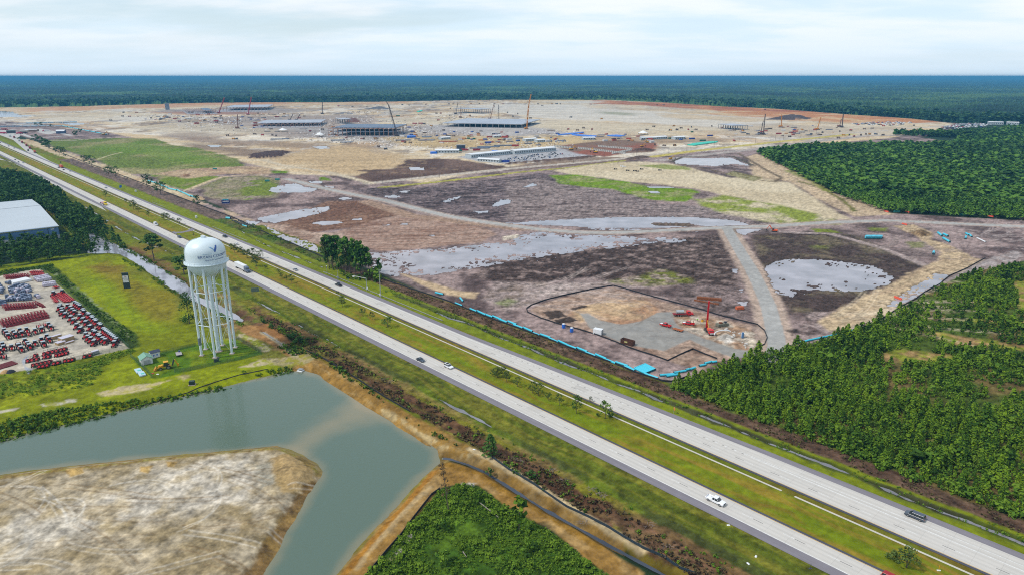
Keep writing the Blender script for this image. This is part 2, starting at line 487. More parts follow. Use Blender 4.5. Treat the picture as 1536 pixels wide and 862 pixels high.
# ---- left fields
lay(A5((240, 40), (700, 28), (890, 30), (1000, 70), (1130, 85), (1370, 150), (1400, 190), (1250, 205), (1000, 215), (900, 235), (760, 235), (640, 195), (540, 150), (400, 105), (310, 80)), C(108, 124, 48), 5, 4, 20, C(150, 142, 96), 70, 0.1, 0.3, mot=0.4)
lay(A5((480, 75), (800, 50), (1080, 100), (1300, 160), (1100, 180), (800, 120), (620, 110)), C(104, 134, 30), 10, 12, 20, op=.7)
lay(A5((860, 240), (1000, 235), (1260, 250), (1180, 290), (1080, 325), (960, 300)), C(112, 130, 40), 4, 3, 20, C(150, 140, 100), 20, 0.3, 0.3)
lay(A5((1150, 310), (1290, 255), (1480, 245), (1600, 262), (1600, 370), (1300, 385), (1180, 375)), C(120, 122, 72), 5, 4, 20, C(154, 140, 116), 20, 0.1, 0.4, mot=.35)
lay(A5((880, 235), (1060, 205), (1400, 190), (1560, 200), (1560, 235), (1300, 235), (1080, 260)), C(190, 164, 132), 5, 5, 20, C(170, 140, 116), 20, 0.1, 0.3)
lay(A5((560, 150), (640, 125), (700, 110)), C(190, 180, 140), 1, 1, 6, line=2)
lay(A5((1070, 328), (1180, 285), (1270, 252), (1420, 240), (1532, 243)), C(206, 184, 150), 1, 1.5, 6, line=3)
lay(A5((280, 40), (420, 42), (560, 30), (760, 20)), C(186, 172, 156), 2, 2, 6, line=4)
lay(A2((95, 598), (200, 598), (200, 615), (120, 615)), GRN, 4, 3, 20)
lay(A2((-60, 650), (60, 655), (140, 685), (100, 740), (20, 760), (-60, 770)), C(116, 130, 48), 4, 4, 20, MAUVE, 20, 0.2, 0.3)
lay(A2((370, 632), (430, 640), (450, 655), (390, 655)), GRN, 3, 3, 6)
# ---- middle mud fields
lay(A2((560, 705), (740, 695), (900, 700), (1532, 630), (1640, 610), (1800, 640), (1700, 760), (1640, 862), (1500, 900), (1150, 880), (830, 785)), C(126, 110, 110), 4, 3, 20, C(62, 52, 54), 20, 0.05, 0.3, st=(0.35, 3, 30), mot=.4, zrough=.1)
lay(A3((0, 660), (200, 640), (420, 690), (700, 720), (860, 790), (1100, 800), (1532, 880), (1532, 980), (1100, 890), (600, 880), (0, 880)), C(150, 134, 130), 3, 4, 20, C(100, 86, 84), 6, 0.1, 0.3, st=(0.2, 2.5, 30), mot=.4, zrough=.1)
lay(A3((260, 600), (520, 560), (760, 545), (960, 560), (1290, 640), (1400, 640), (1560, 650), (1560, 770), (1280, 745), (1080, 700), (700, 660), (420, 625)), BEIGE, 4, 4, 20, C(214, 198, 168), 70, 0.0, 0.4, mot=.2)
lay(A3((250, 625), (400, 622), (700, 665), (830, 690), (1060, 705), (1110, 722), (1020, 775), (860, 768), (740, 745), (620, 705), (420, 690), (300, 672)), C(112, 142, 22), 5, 3, 20, C(150, 150, 96), 20, 0.25, 0.3)
lay(A4((-60, 640), (190, 665), (420, 810), (540, 880), (300, 870), (-60, 790)), BEIGE, 4, 4, 20, C(212, 196, 166), 70, 0.0, 0.4, mot=.2)
lay(A3((1090, 765), (1250, 742), (1560, 795), (1880, 875), (1900, 905), (1560, 905), (1250, 850), (1130, 800)), C(138, 148, 60), 5, 5, 20, C(196, 182, 152), 20, 0.05, 0.3, mot=.3)
lay(A3((760, 570), (900, 562), (1030, 575), (1060, 595), (900, 590)), C(128, 140, 50), 4, 4, 20, op=.8)
lay(A4((-20, 640), (180, 660), (420, 800), (560, 862), (780, 850), (500, 700), (200, 590), (0, 500), (-60, 520)), C(204, 180, 148), 3, 3, 20, C(180, 156, 130), 20, 0.1, 0.3, st=(-0.9, 3, 60))
lay(A4((240, 660), (350, 690), (480, 760), (560, 830)), C(120, 116, 60), 2, 2, 6, line=2.5)
lay(A4((180, 600), (300, 650), (420, 720)), C(140, 150, 60), 3, 3, 6, line=5, op=.7)
lay(A3((1240, 500), (1330, 500), (1400, 540), (1500, 600), (1580, 640), (1540, 662), (1380, 645), (1180, 595), (1000, 568)), C(112, 96, 76), 1.5, 2, 6, line=2.5)
lay(A3((1300, 600), (1480, 640), (1420, 660), (1250, 620)), C(158, 150, 110), 3, 3, 20, C(120, 110, 70), 6, 0.1, .3)
lay(A3((950, 545), (1010, 520), (1300, 516), (1420, 570)), C(92, 84, 70), 1, 1.5, 6, line=3)
# brown pinkish field and red-brown field
lay(A6((130, 135), (420, 5), (660, 5), (800, 50), (900, 85), (560, 160), (300, 190)), REDB, 3, 3, 20, C(150, 118, 98), 20, 0.15, 0.3, st=(0.6, 3, 40), mot=.3)
lay(A6((490, 180), (720, 110), (880, 80), (1100, 118), (1330, 158), (1395, 200), (1290, 245), (1000, 275), (720, 295), (650, 275), (540, 235)), PINKB, 3, 2.5, 20, C(140, 108, 92), 20, 0.1, 0.3, st=(0.15, 2.5, 40), mot=.25)
lay(A6((20, 130), (200, 140), (330, 190), (500, 190), (560, 235), (420, 330), (330, 300), (150, 205), (0, 155)), C(184, 158, 140), 3, 3, 20, C(150, 122, 106), 20, 0.1, 0.3, mot=.3)
lay(A6((650, 10), (900, 90), (1200, 125), (1532, 165)), C(164, 136, 116), 1, 2, 6, line=8)
# dark burned field right of the wide puddle
lay(A7((-100, 350), (0, 345), (300, 305), (600, 270), (900, 235), (1230, 190), (1310, 360), (1330, 500), (1200, 520), (1000, 480), (700, 480), (500, 440), (200, 470), (0, 480), (-200, 450)), C(74, 60, 56), 3, 4, 20, C(128, 110, 104), 6, 0.25, 0.25, mot=.5, zrough=.12)
lay(A7((610, 470), (700, 450), (900, 405), (1040, 440), (1060, 480), (800, 490), (650, 480)), C(120, 126, 44), 5, 4, 20, C(150, 134, 116), 6, 0.0, 0.3, op=.8)
lay(A7((-60, 470), (300, 475), (600, 480), (330, 545), (140, 600), (0, 640), (-150, 560)), C(166, 148, 142), 3, 4, 20, C(126, 110, 100), 6, 0.1, 0.35, mot=.4)
lay(A7((-60, 590), (10, 560), (60, 580), (0, 610)), C(112, 124, 60), 3, 3, 6, op=.7)
lay(A6((850, 420), (1010, 470), (1180, 520), (1290, 530), (1270, 565), (1100, 540), (930, 470)), C(200, 174, 140), 1.5, 2, 6, mot=.2)
lay(A7((1000, 480), (1330, 500), (1420, 720), (1250, 670), (1100, 625), (950, 580)), C(138, 120, 116), 2, 3, 20, C(96, 82, 78), 6, 0.1, 0.3, mot=.45)
# the fenced drill pad
lay(A7((620, 500), (480, 520), (330, 555), (160, 610), (130, 630), (200, 670), (320, 710), (520, 770), (740, 855), (1100, 980), (1440, 850), (1490, 790), (1440, 725), (1250, 680), (1100, 635), (950, 592), (700, 525)), C(174, 148, 130), 1, 1.5, 6, C(140, 114, 98), 6, 0.2, 0.3, mot=.3)
lay(A7((380, 625), (520, 585), (640, 568), (800, 575), (870, 618), (860, 675), (720, 715), (600, 708), (480, 668), (430, 700), (360, 660)), C(168, 128, 100), 1.5, 1.5, 6, C(200, 170, 134), 20, 0.0, 0.4, mot=.25)
lay(A7((950, 640), (1240, 690), (1440, 760), (1480, 800), (1400, 860), (1250, 860), (1140, 790), (1010, 740)), C(166, 134, 108), 1, 1.5, 6, C(196, 182, 164), 6, 0.1, 0.3, mot=.35)
lay(A7((420, 650), (470, 648), (540, 690), (660, 714), (780, 692), (860, 645), (950, 640), (970, 705), (1020, 745), (1140, 795), (1300, 850), (1420, 868), (1500, 800), (1560, 760), (1600, 830), (1500, 900), (1300, 905), (1180, 860), (1050, 800), (900, 865), (700, 830), (560, 775), (480, 735)), C(160, 156, 150), 0.6, 0.8, 2, C(148, 146, 142), 6, 0.2, 0.3, mot=.06)
for p in (A7((205, 640), (300, 630), (345, 665), (250, 682)), A7((270, 688), (360, 668), (410, 690), (300, 712)), A7((360, 622), (450, 603), (470, 610), (380, 634))):
 lay(p, C(74, 62, 56), .4, .4, 2)
lay(A7((1390, 810), (1480, 815), (1470, 850), (1400, 845)), C(206, 192, 168), .6, .6, 2)
# right mud field
lay(A8((-40, 200), (300, 180), (560, 200), (760, 290), (980, 375), (820, 460), (600, 560), (420, 650), (200, 650), (120, 560), (20, 420)), C(78, 64, 60), 3, 3, 20, C(110, 98, 78), 20, 0.25, 0.3, mot=.4, zrough=.1)
lay(A8((300, 165), (420, 170), (480, 190), (340, 185)), C(120, 132, 40), 2, 2, 6)
lay(A8((300, 262), (420, 262), (400, 280), (310, 280)), C(118, 124, 54), 3, 3, 6, op=.7)
lay(A8((860, 240), (960, 240), (960, 270), (880, 275)), C(118, 124, 54), 3, 3, 6, op=.7)
lay(A8((640, 160), (760, 160), (740, 180), (660, 178)), C(118, 132, 40), 2, 2, 6, op=.8)
lay(A8((150, 185), (420, 195), (700, 270), (980, 380)), C(176, 158, 152), 1.5, 2, 6, line=3, mot=.3)
lay(A8((780, 150), (900, 140), (1010, 190), (1000, 230), (1100, 255), (1230, 325), (1300, 345), (1200, 400), (1090, 430), (1000, 490), (850, 565), (720, 665), (600, 725), (420, 750), (320, 745), (350, 690), (480, 620), (600, 560), (780, 470), (900, 405), (1040, 350), (1050, 300), (960, 240), (880, 190)), C(198, 174, 140), 2, 2, 6, C(170, 146, 118), 6, 0.1, 0.3, st=(0.55, 1.2, 30), mot=.3)
lay(A8((560, 725), (720, 690), (860, 610), (1000, 520), (1120, 440), (1300, 350), (1440, 300), (1500, 290), (1520, 330), (1300, 420), (1000, 560), (760, 700), (560, 780)), C(172, 160, 156), 2, 2, 6, C(148, 132, 126), 6, 0.1, 0.3, mot=.3)
lay(A8((330, 690), (420, 640), (300, 640), (250, 720), (200, 800), (420, 760)), C(160, 142, 136), 2, 2, 6, C(106, 90, 86), 6, 0.0, 0.25, mot=.4, zrough=.15)
# right-hand ditch road side
lay(A8((-20, 300), (60, 460), (130, 640), (160, 760), (130, 860), (-20, 860)), C(172, 150, 140), 2, 2, 6, C(120, 102, 96), 6, 0.1, 0.3, mot=.35)
# gravel roads through the site
ROAD_A = [(430, 268.5), (440, 271), (487, 283), (530, 292), (578, 301), (620, 312), (667, 323.5), (710, 331), (760, 338), (807, 344), (864, 348.5), (917, 349.6), (995, 346), (1073, 342), (1160, 339.5), (1240, 334), (1332, 331), (1397, 334), (1465, 337), (1536, 340), (1700, 347)]
ROAD_B = [(1090, 342), (1098, 356), (1112, 380), (1128, 406), (1140, 430), (1152, 457), (1161, 492), (1166, 520), (1160, 545)]
lay(ROAD_A, C(178, 158, 146), 1, 2, 6, line=7.5, mot=.2)
lay(ROAD_B, C(184, 162, 146), 1, 2, 6, line=8.5, mot=.2)
lay(ROAD_A, C(160, 157, 152), .4, .7, 2, C(140, 134, 128), 6, 0.1, 0.4, line=3.7, mot=.12)
lay(ROAD_B, C(168, 165, 160), .4, .7, 2, C(148, 143, 138), 6, 0.1, 0.4, line=4.1, mot=.12)
# ---- motorway corridor, in road coordinates
def band(n0, n1, s0, s1, c, c2=None, thr=0.0, soft=0.35, amp=1.5, fe=0.8, sc=6, mix=20, op=1.0, mot=None, stw=None):
 wob = NF[sc] * amp
 d = np.maximum(np.maximum(n0 - N_ + wob, N_ - n1 + wob), np.maximum(s0 - S_, S_ - s1))
 m = (1 - sstep(-fe, fe, d)) * op
 I = np.nonzero(m > 0.001)[0]; mk = m[I].astype(np.float32)
 cc = np.repeat(np.asarray(c, np.float32)[None], len(I), 0)
 if c2 is not None:
  fld = NF[mix][I]
  if stw:
   fld = 0.3 * fld + 0.7 * streak(I, ROAD_ANG, stw[0], stw[1], 77)
  w = sstep(thr - soft, thr + soft, fld)[:, None].astype(np.float32)
  cc = cc * (1 - w) + np.asarray(c2, np.float32)[None] * w
 col[I] = col[I] * (1 - mk[:, None]) + cc * mk[:, None]
 if mot is not None:
  MOT[I] = MOT[I] * (1 - mk) + mot * mk
band(-62, 66, -2600, -215, GRASS, GRASSO, 0.2, .4, amp=3)
band(-40, 54, -260, 420, GRASS, GRASSO, 0.1, .4, amp=2)
band(57, 78, -1500, -540, SANDC, C(186, 158, 124), 0.1, amp=5)
band(56, 70, -540, -380, C(190, 166, 140), MAUVE, 0.1, amp=4)
band(45, 63, -1050, -420, BROWNP, C(96, 82, 74), 0.1, amp=2.5, mot=.35, stw=(1.5, 30))
band(40, 55.5, -430, -170, C(96, 92, 50), C(74, 96, 28), 0.0, amp=3, mot=.4)
band(43.5, 53, -215, 420, C(92, 70, 56), C(112, 90, 72), 0.15, amp=1.5, mot=.4, stw=(1.2, 25))
band(31, 44, -2600, 420, GRASSB, C(112, 124, 30), 0.1, .4, amp=1.2, mot=.15, stw=(1.5, 40))
band(38.2, 42.0, -140, 420, C(90, 102, 34), C(76, 78, 48), 0.05, amp=1.2, fe=.5)
band(8.0, 19.0, -2600, 420, GRASS, GRASSO, 0.05, .35, amp=.3, mot=.15, stw=(1.5, 30))
band(0.9, 15, -2600, 420, C(120, 126, 26), C(146, 124, 44), 0.12, .3, amp=.3, mot=.15, stw=(1.5, 30))
band(3, 9, -260, 420, C(110, 132, 14), C(126, 104, 36), 0.15, .3, amp=1.5, op=.6, stw=(2, 18))
band(-22, -10.2, -2600, 420, C(116, 114, 38), C(88, 98, 26), 0.0, .3, amp=.8, mot=.3, stw=(1.5, 30))
band(-26.5, -21, -260, 420, C(96, 110, 26), C(72, 78, 36), 0.05, .3, amp=1.2, mot=.3)
band(-31, -25, -190, 420, C(116, 112, 34), C(112, 88, 56), 0.0, .35, amp=2, mot=.35)
band(-37, -28.5, -170, 420, C(92, 66, 46), C(110, 104, 44), 0.2, .3, amp=2.2, mot=.45, stw=(1.5, 18))
band(-36, -29, 30, 110, C(82, 56, 40), C(112, 84, 62), 0.15, .3, amp=2.5, op=.8, mot=.45)
band(-27, -24, -100, 60, C(140, 120, 70), None, amp=2, op=.5)
R1G = [(1000, 577), (1085, 551), (1140, 529), (1215, 515), (1290, 495), (1345, 468), (1400, 432), (1450, 410), (1536, 391), (1800, 350), (2000, 700), (1760, 900), (1536, 779), (1449, 751), (1358, 711), (1272, 680), (1160, 638), (1086, 615)]
lay(R1G, C(74, 92, 30), .5, 1, 6, C(112, 96, 56), 20, .15, .3, mot=.4)
for p in (B7((960, 372), (1060, 375), (1540, 455), (1700, 480), (1700, 510), (1532, 475), (1190, 470), (1040, 420)), B7((1090, 305), (1300, 300), (1700, 318), (1700, 350), (1330, 330), (1120, 300)), B7((690, 500), (830, 470), (1000, 490), (1200, 520), (1180, 545), (900, 555), (720, 540)), B7((1460, 80), (1600, 80), (1600, 240), (1500, 240))):
 lay(p, C(132, 138, 44), 2, 2, 6, C(158, 128, 84), 6, .1, .3, mot=.35)
# ---- near left: lawn, yard, brush
lay([(250, 420), (340, 440), (480, 540), (480, 575), (400, 565), (300, 520)], C(116, 116, 44), 1, 2, 6, C(134, 112, 66), 6, .15, .3, mot=.35)
lay([(-200, 395), (0, 402), (130, 385), (190, 376), (240, 400), (275, 440), (300, 470), (330, 500), (395, 540), (430, 548), (410, 562), (330, 580), (200, 612), (100, 640), (0, 655), (-200, 690)], C(118, 126, 18), 1, 2, 6, C(136, 146, 12), 20, 0.0, .4, mot=.2)
lay(crop(180, 480, 6.98, ((110, 390), (420, 340), (810, 250), (1210, 190), (1490, 350), (700, 540), (350, 620))), C(84, 116, 20), .5, .8, 6, C(112, 128, 22), 6, .15, .3, mot=.2)
lay(B1((480, 120), (620, 85), (760, 190), (1000, 255), (1070, 340), (1000, 430), (850, 420), (740, 300), (620, 180)), C(140, 124, 36), 4, 5, 20, GRASSO, 20, 0, .4, op=.75)
lay(B1((520, 110), (740, 100), (700, 150), (540, 150)), C(124, 100, 40), 4, 4, 20, op=.7)
lay(B1((500, 180), (640, 210), (720, 330), (900, 480), (780, 460), (620, 320)), C(126, 146, 16), 5, 5, 20, op=.7)
lay(B1((740, 120), (1050, 280), (1180, 400), (1280, 480), (1180, 420), (1000, 300)), C(118, 116, 40), 2, 2, 6, line=3, op=.6)
lay(B1((0, 118), (300, 62), (560, 40)), C(112, 128, 18), 1, 1.5, 6, line=4)
lay(B1((0, 160), (140, 120), (290, 100), (340, 130), (560, 350), (790, 500), (800, 570), (740, 590), (470, 320), (250, 120), (0, 175)), C(76, 96, 30), 1.2, 1, 6, C(58, 76, 30), 6, 0.0, .3, mot=.35)
lay(B1((300, 150), (480, 270), (620, 400), (740, 510)), C(150, 160, 120), 1.2, .8, 2, C(88, 110, 40), 2, -.1, .2, line=1.2, op=.8)
lay(B1((-200, 760), (0, 735), (180, 712), (740, 588), (820, 580), (780, 600), (600, 680), (540, 790), (300, 850), (0, 880), (-200, 900)), C(120, 128, 26), 1.5, 1.5, 6, C(88, 108, 22), 6, 0.05, .3, mot=.4)
lay([(-200, 625), (0, 590), (60, 583), (140, 568), (180, 560), (100, 585), (0, 612), (-200, 650)], C(140, 146, 26), 1, 1.5, 6, op=.8)
YARD = [(-240, 440), (0, 414), (30, 408), (60, 403), (194, 522), (112, 540), (49.5, 553), (0, 560), (-240, 588)]
lay(YARD, C(200, 190, 172), .2, .3, 2, C(178, 170, 158), 20, 0.15, .3, mot=.15)
lay(crop(0, 470, 7.68, ((250, 540), (330, 470), (280, 600), (370, 640), (330, 690), (290, 640))), C(170, 176, 186), .4, .4, 2)
lay(B1((560, 840), (700, 800), (860, 785), (980, 765), (840, 820), (620, 862)), C(204, 188, 146), 1.2, 1, 2, C(170, 160, 90), 2, 0.0, .3)
lay(B2((160, 85), (250, 70), (340, 52), (350, 68), (250, 90)), C(196, 190, 170), 1.2, .8, 2, C(150, 148, 80), 2, 0.0, .3)
lay(B2((-10, 110), (80, 96), (60, 108), (0, 120)), C(200, 192, 170), 1, .8, 2)
lay(B1((1010, 740), (1090, 735), (1060, 770)), C(190, 172, 130), 1, 1, 2, op=.8)
lay(B1((1380, 690), (1480, 655), (1600, 640), (1600, 660), (1460, 690)), C(204, 190, 150), 1.2, 1, 2, C(150, 150, 60), 2, 0.1, .3)
lay(crop(0, 370, 3.83, ((1380, 505), (1440, 530), (1532, 590))), C(206, 192, 156), 1.5, 1, 2, C(140, 146, 40), 2, 0.05, .3, line=1.8)
# dirt levees around the pond
lay(B2((-600, 320), (-200, 270), (0, 225), (200, 180), (400, 130), (600, 82), (1000, -8), (1200, -60)) + B3((60, 425), (180, 392), (300, 390), (400, 432), (540, 515), (670, 600), (820, 695), (920, 765), (1100, 862)) + B4((640, 170), (760, 280), (690, 330), (500, 520), (260, 780), (180, 900), (60, 1010), (-60, 1180)) + B2((-600, 1180),), C(146, 122, 72), .6, 1.5, 6, C(128, 116, 52), 6, 0, .3)
lay(A5((730, 640), (860, 690), (1000, 760), (1080, 862), (1110, 920), (1080, 930), (1000, 850), (900, 760), (760, 690)), C(128, 98, 62), 1.5, 1.5, 6, C(112, 104, 44), 6, .1, .3)
lay(B1((1300, 300), (1420, 380), (1532, 440), (1700, 540), (1660, 560), (1500, 480), (1380, 420)), C(110, 82, 58), 2, 2, 6, C(96, 110, 34), 6, .15, .3, mot=.4)
lay([(352, 488), (372, 487), (392, 489), (410, 495), (450, 527), (478, 552), (470, 562), (450, 552), (430, 532), (400, 512), (370, 502)], C(168, 126, 78), 1, 1, 6, C(148, 110, 68), 6, .0, .3, mot=.2)
lay([(385, 490), (400, 485), (412, 490), (450, 525), (480, 550), (470, 555), (430, 525)], C(152, 108, 64), .8, .8, 6, mot=.2)
lay([(394, 497), (420, 513), (444, 533)], C(200, 184, 150), .6, .5, 2, line=1.4)
lay(B3((150, 400), (240, 370), (330, 335), (390, 345), (560, 440), (700, 535), (900, 650), (1100, 760), (1290, 870), (1180, 905), (1050, 868), (900, 775), (650, 615), (400, 440), (300, 408), (230, 408)), LEVEE, .8, 1, 6, LEVEEP, 6, .3, .3, st=(ROAD_ANG, 1.2, 14), mot=.25)
lay(B4((560, 120), (760, 190), (850, 240), (1000, 320), (1240, 470), (1481, 620), (1600, 690), (1600, 760), (1440, 660), (1200, 520), (1000, 400), (880, 335), (820, 300), (720, 285), (640, 220)), C(146, 114, 58), .8, 1, 6, C(160, 132, 84), 6, .15, .3, mot=.25)
lay(B4((400, 40), (560, 130), (700, 215), (830, 270)), C(196, 172, 124), 1, 1, 2, C(160, 126, 70), 2, .1, .3, line=1.0)
lay(B4((840, 240), (1000, 322), (1230, 462), (1481, 612), (1700, 740)), C(196, 174, 134), .8, .8, 2, line=1.3)
lay(B3((0, 330), (150, 335), (300, 300), (350, 330), (300, 370), (100, 370)), C(190, 176, 130), 1.2, 1.2, 2, C(140, 140, 50), 2, .0, .3, op=.8)
lay(B4((690, 305), (740, 305), (900, 350), (1000, 425), (1200, 540), (1481, 712), (1700, 850), (1700, 980), (1481, 830), (1400, 770), (1250, 650), (1000, 510), (880, 420), (800, 408), (700, 430), (560, 590), (380, 800), (280, 930), (120, 930), (180, 862), (400, 600), (560, 440)), C(150, 114, 58), .8, .8, 6, C(164, 132, 82), 6, .1, .3, mot=.25)
lay(B4((720, 312), (900, 358), (1000, 435), (1200, 548), (1481, 720)), C(150, 112, 44), .8, .8, 2, line=1.6)
lay(B4((660, 340), (560, 460), (400, 640), (250, 810), (150, 930)), C(160, 112, 44), .8, .8, 2, line=1.3)
lay(B4((640, 430), (500, 560), (380, 700), (280, 830)), C(200, 174, 130), .8, .8, 2, line=.8, op=.7)
TRI = B4((690, 440), (800, 410), (880, 425), (1000, 512), (1250, 655), (1400, 775), (1481, 835), (1640, 940), (1640, 1000), (220, 1000), (330, 862), (560, 595))
lay(TRI, C(84, 112, 30), .6, .6, 2, C(56, 84, 22), 6, 0, .4, mot=.4)
for p in (B4((420, 790), (500, 735), (470, 800)), B4((500, 690), (560, 640), (540, 690)), B4((790, 400), (870, 408), (850, 420), (800, 415))):
 lay(p, C(214, 204, 196), .8, .5, 2, C(110, 110, 60), 2, .1, .2)
# small canal east of the pond, then its twin ditches
CANAL = B4((660, 262), (740, 290), (830, 318), (920, 358), (1010, 415), (1200, 535), (1481, 692)) + [(1010, 870), (1060, 905)]
# ---- sand spit in the pond
ISL = B2((-400, 470), (0, 403), (200, 375), (420, 350), (640, 328), (860, 308), (1080, 288), (1270, 268), (1330, 288), (1400, 318), (1450, 348), (1478, 388), (1462, 430), (1415, 490), (1330, 640), (1260, 770), (1205, 862), (1090, 1030), (1000, 1180), (-600, 1180))
lay(ISL, C(194, 180, 156), .6, .6, 2, C(142, 124, 90), 6, .02, .45, mot=.3)
lay(B2((-100, 640), (300, 560), (620, 420), (1100, 320), (1180, 360), (1150, 520), (900, 560), (500, 640), (100, 760), (-100, 800)), C(224, 217, 206), 4, 5, 6, C(186, 170, 142), 6, .12, .5, op=.8)
lay(ISL, C(150, 130, 92), 30, 12, 20, C(176, 160, 130), 6, 0, .5, op=.3)
lay(B2((1160, 370), (1240, 350), (1270, 440), (1200, 470)), C(166, 160, 144), 1, 1, 2, op=.8)
lay(B2((1240, 330), (1330, 300), (1450, 370), (1430, 460), (1300, 490), (1260, 430)), C(190, 160, 108), 1.2, 1, 2, C(160, 132, 86), 2, .1, .3, op=.85)
lay(B2((-20, 420), (300, 382), (640, 342), (1000, 305), (1280, 282), (1400, 330), (1460, 385)), C(150, 124, 66), .8, .8, 2, C(120, 112, 40), 2, .1, .3, line=1.2, op=.85)
lay(B2((1440, 440), (1380, 520), (1290, 660), (1220, 770), (1150, 880), (1050, 1030)), C(122, 92, 46), .8, .8, 2, C(160, 128, 72), 6, .15, .3, line=2.6, op=.9)
for p in (B2((300, 380), (380, 370), (390, 400), (320, 418)), B2((640, 370), (700, 365), (680, 400), (640, 395)), B2((760, 345), (810, 350), (800, 372), (770, 372))):
 lay(p, C(188, 156, 98), .5, .5, 2, dz=.9, dzr=2.5)
# ---- ruts: pairs of wheel tracks over sand and mud
rk_ = random.Random(21)
def ruts(poly, n_, c, w, op, ang0, spread, L, bend=.5):
 P = W(poly); mn, mx = P.min(0), P.max(0); k = 0
 for _ in range(n_ * 30):
  if k >= n_: break
  q = np.array([rk_.uniform(mn[0], mx[0]), rk_.uniform(mn[1], mx[1])])
  if sdist(q[:1], q[1:], P)[0] > -1: continue
  a = ang0 + rk_.gauss(0, spread); ln = []; b_ = rk_.gauss(0, bend) / 10
  for i in range(9):
   ln.append(q.copy()); q = q + np.array([math.cos(a), math.sin(a)]) * L / 8; a += b_
  ln = np.array(ln)
  for off in (-1.0, 1.0):
   l2 = ln + np.array([-math.sin(a), math.cos(a)]) * off
   lay(l2, c, .15, w, 2, line=w, op=op * rk_.uniform(.5, 1))
  k += 1
ruts(ISL, 26, C(138, 114, 82), .3, .6, math.radians(-6), .25, 30)
ruts(ISL, 18, C(226, 218, 204), .28, .5, math.radians(-6), .4, 22, 1.5)
ruts(A6((490, 180), (880, 80), (1330, 158), (1290, 245), (720, 295)), 14, C(150, 120, 104), .5, .4, .2, .3, 60)
for pl, cc, nn_ in ((A2((560, 705), (900, 700), (1600, 620), (1700, 760), (1500, 900), (1150, 880)), C(170, 152, 146), 26), (A3((0, 700), (420, 700), (860, 800), (1500, 890), (600, 880), (0, 880)), C(184, 168, 160), 22), (A7((-60, 470), (600, 480), (330, 545), (0, 640)), C(196, 180, 172), 18), (A7((300, 330), (1230, 220), (1320, 480), (700, 470)), C(140, 122, 114), 22), (A8((850, 150), (1532, 140), (1532, 330), (1100, 260)), C(196, 180, 174), 22), (A8((300, 200), (760, 290), (980, 380), (500, 250)), C(150, 134, 126), 14), (A8((350, 690), (1200, 380), (1000, 500), (600, 720)), C(222, 204, 176), 22)):
 ruts(pl, nn_, cc, .5, .5, .3, .4, 60, .5)
ruts(A2((130, 545), (500, 450), (900, 530), (640, 610), (300, 610)), 18, C(186, 160, 124), 1.0, .5, .1, .4, 150)
ruts(A7((160, 610), (520, 575), (860, 620), (1400, 750), (1100, 860), (520, 760)), 20, C(126, 116, 110), .35, .4, .2, .9, 25, 2)
# ---- basins: heights only
PZ = -1.6
POND_OUT = B2((-500, 345), (-200, 285), (0, 240), (200, 195), (400, 145), (600, 95), (800, 50), (1000, 5), (1200, -45)) + B3((60, 442), (180, 408), (300, 404), (380, 432), (520, 522), (650, 612), (800, 702), (900, 772), (1050, 862)) + B4((590, 175), (680, 247), (690, 285), (690, 308), (620, 370), (500, 500), (380, 620), (260, 760), (180, 862), (60, 1010), (-60, 1180)) + B2((-600, 1180),)
PO = W(POND_OUT, PZ)
ISL_W = W(ISL, PZ)
I = subset(PO, 12)
dp = np.maximum(sdist(X[I], Y[I], PO), -sdist(X[I], Y[I], ISL_W)) + n6[I] * 0.5
zed[I] = np.where(dp < 4.5, PZ + np.clip(dp, -6, 4.5) * (-PZ / 4.5), zed[I])
zed[I] = np.minimum(zed[I], np.where(dp < 4.5, PZ + np.clip(dp, -6, 4.5) * (-PZ / 4.5) + 0.0, 99))
# island crown and the mounds at its tip
I = subset(ISL_W, 2); di = sdist(X[I], Y[I], ISL_W)
zed[I] += (sstep(0, -9, di) * 0.5 + sstep(0, -6, di) * 0.15 * n6[I]).astype(np.float32)
lay(B2((1240, 330), (1330, 300), (1450, 370), (1430, 460), (1300, 490), (1260, 430)), None, 2, 1, 6, dz=1.1, dzr=6)
lay(B3((380, 440), (700, 625), (1000, 800), (1160, 880), (1200, 860), (900, 680), (560, 460), (400, 380)), None, 1, 1, 6, dz=.5, dzr=3)
WATERS = []       # name, polygon (world), level
def basin(pts, lvl, depth, amp=1.0, sc=6, edge=1.5, line=None, rim=None, grow=1.3, kind='pud', islands=0.0):
 """dig the ground inside a traced outline and remember the sheet of water that fills it"""
 P = W(pts, lvl)
 I = subset(P, (line or 0) + amp * 2 + edge + 4)
 if not len(I):
  return
 d = (ldist(X[I], Y[I], P) - line if line else sdist(X[I], Y[I], P)) + NF[sc][I] * amp
 if islands:
  d = d + np.maximum(NF[2][I] * .8 + .6 * NF[6][I] - islands, 0) * 90 * sstep(-30, 0, d)
 bed = lvl + (d / edge) * abs(lvl) - 0.0
 bed = np.clip(bed, lvl - depth, 0)
 k = d < edge
 zed[I[k]] = np.minimum(zed[I[k]], bed[k])
 wet = (1 - sstep(0, 2.5 * edge, d)) * 0.45
 col[I] *= (1 - wet)[:, None].astype(np.float32)
 if line:
  WATERS.append((kind, P, lvl, line + amp * 2 + 0.6))
 else:
  WATERS.append((kind, P, lvl, None))
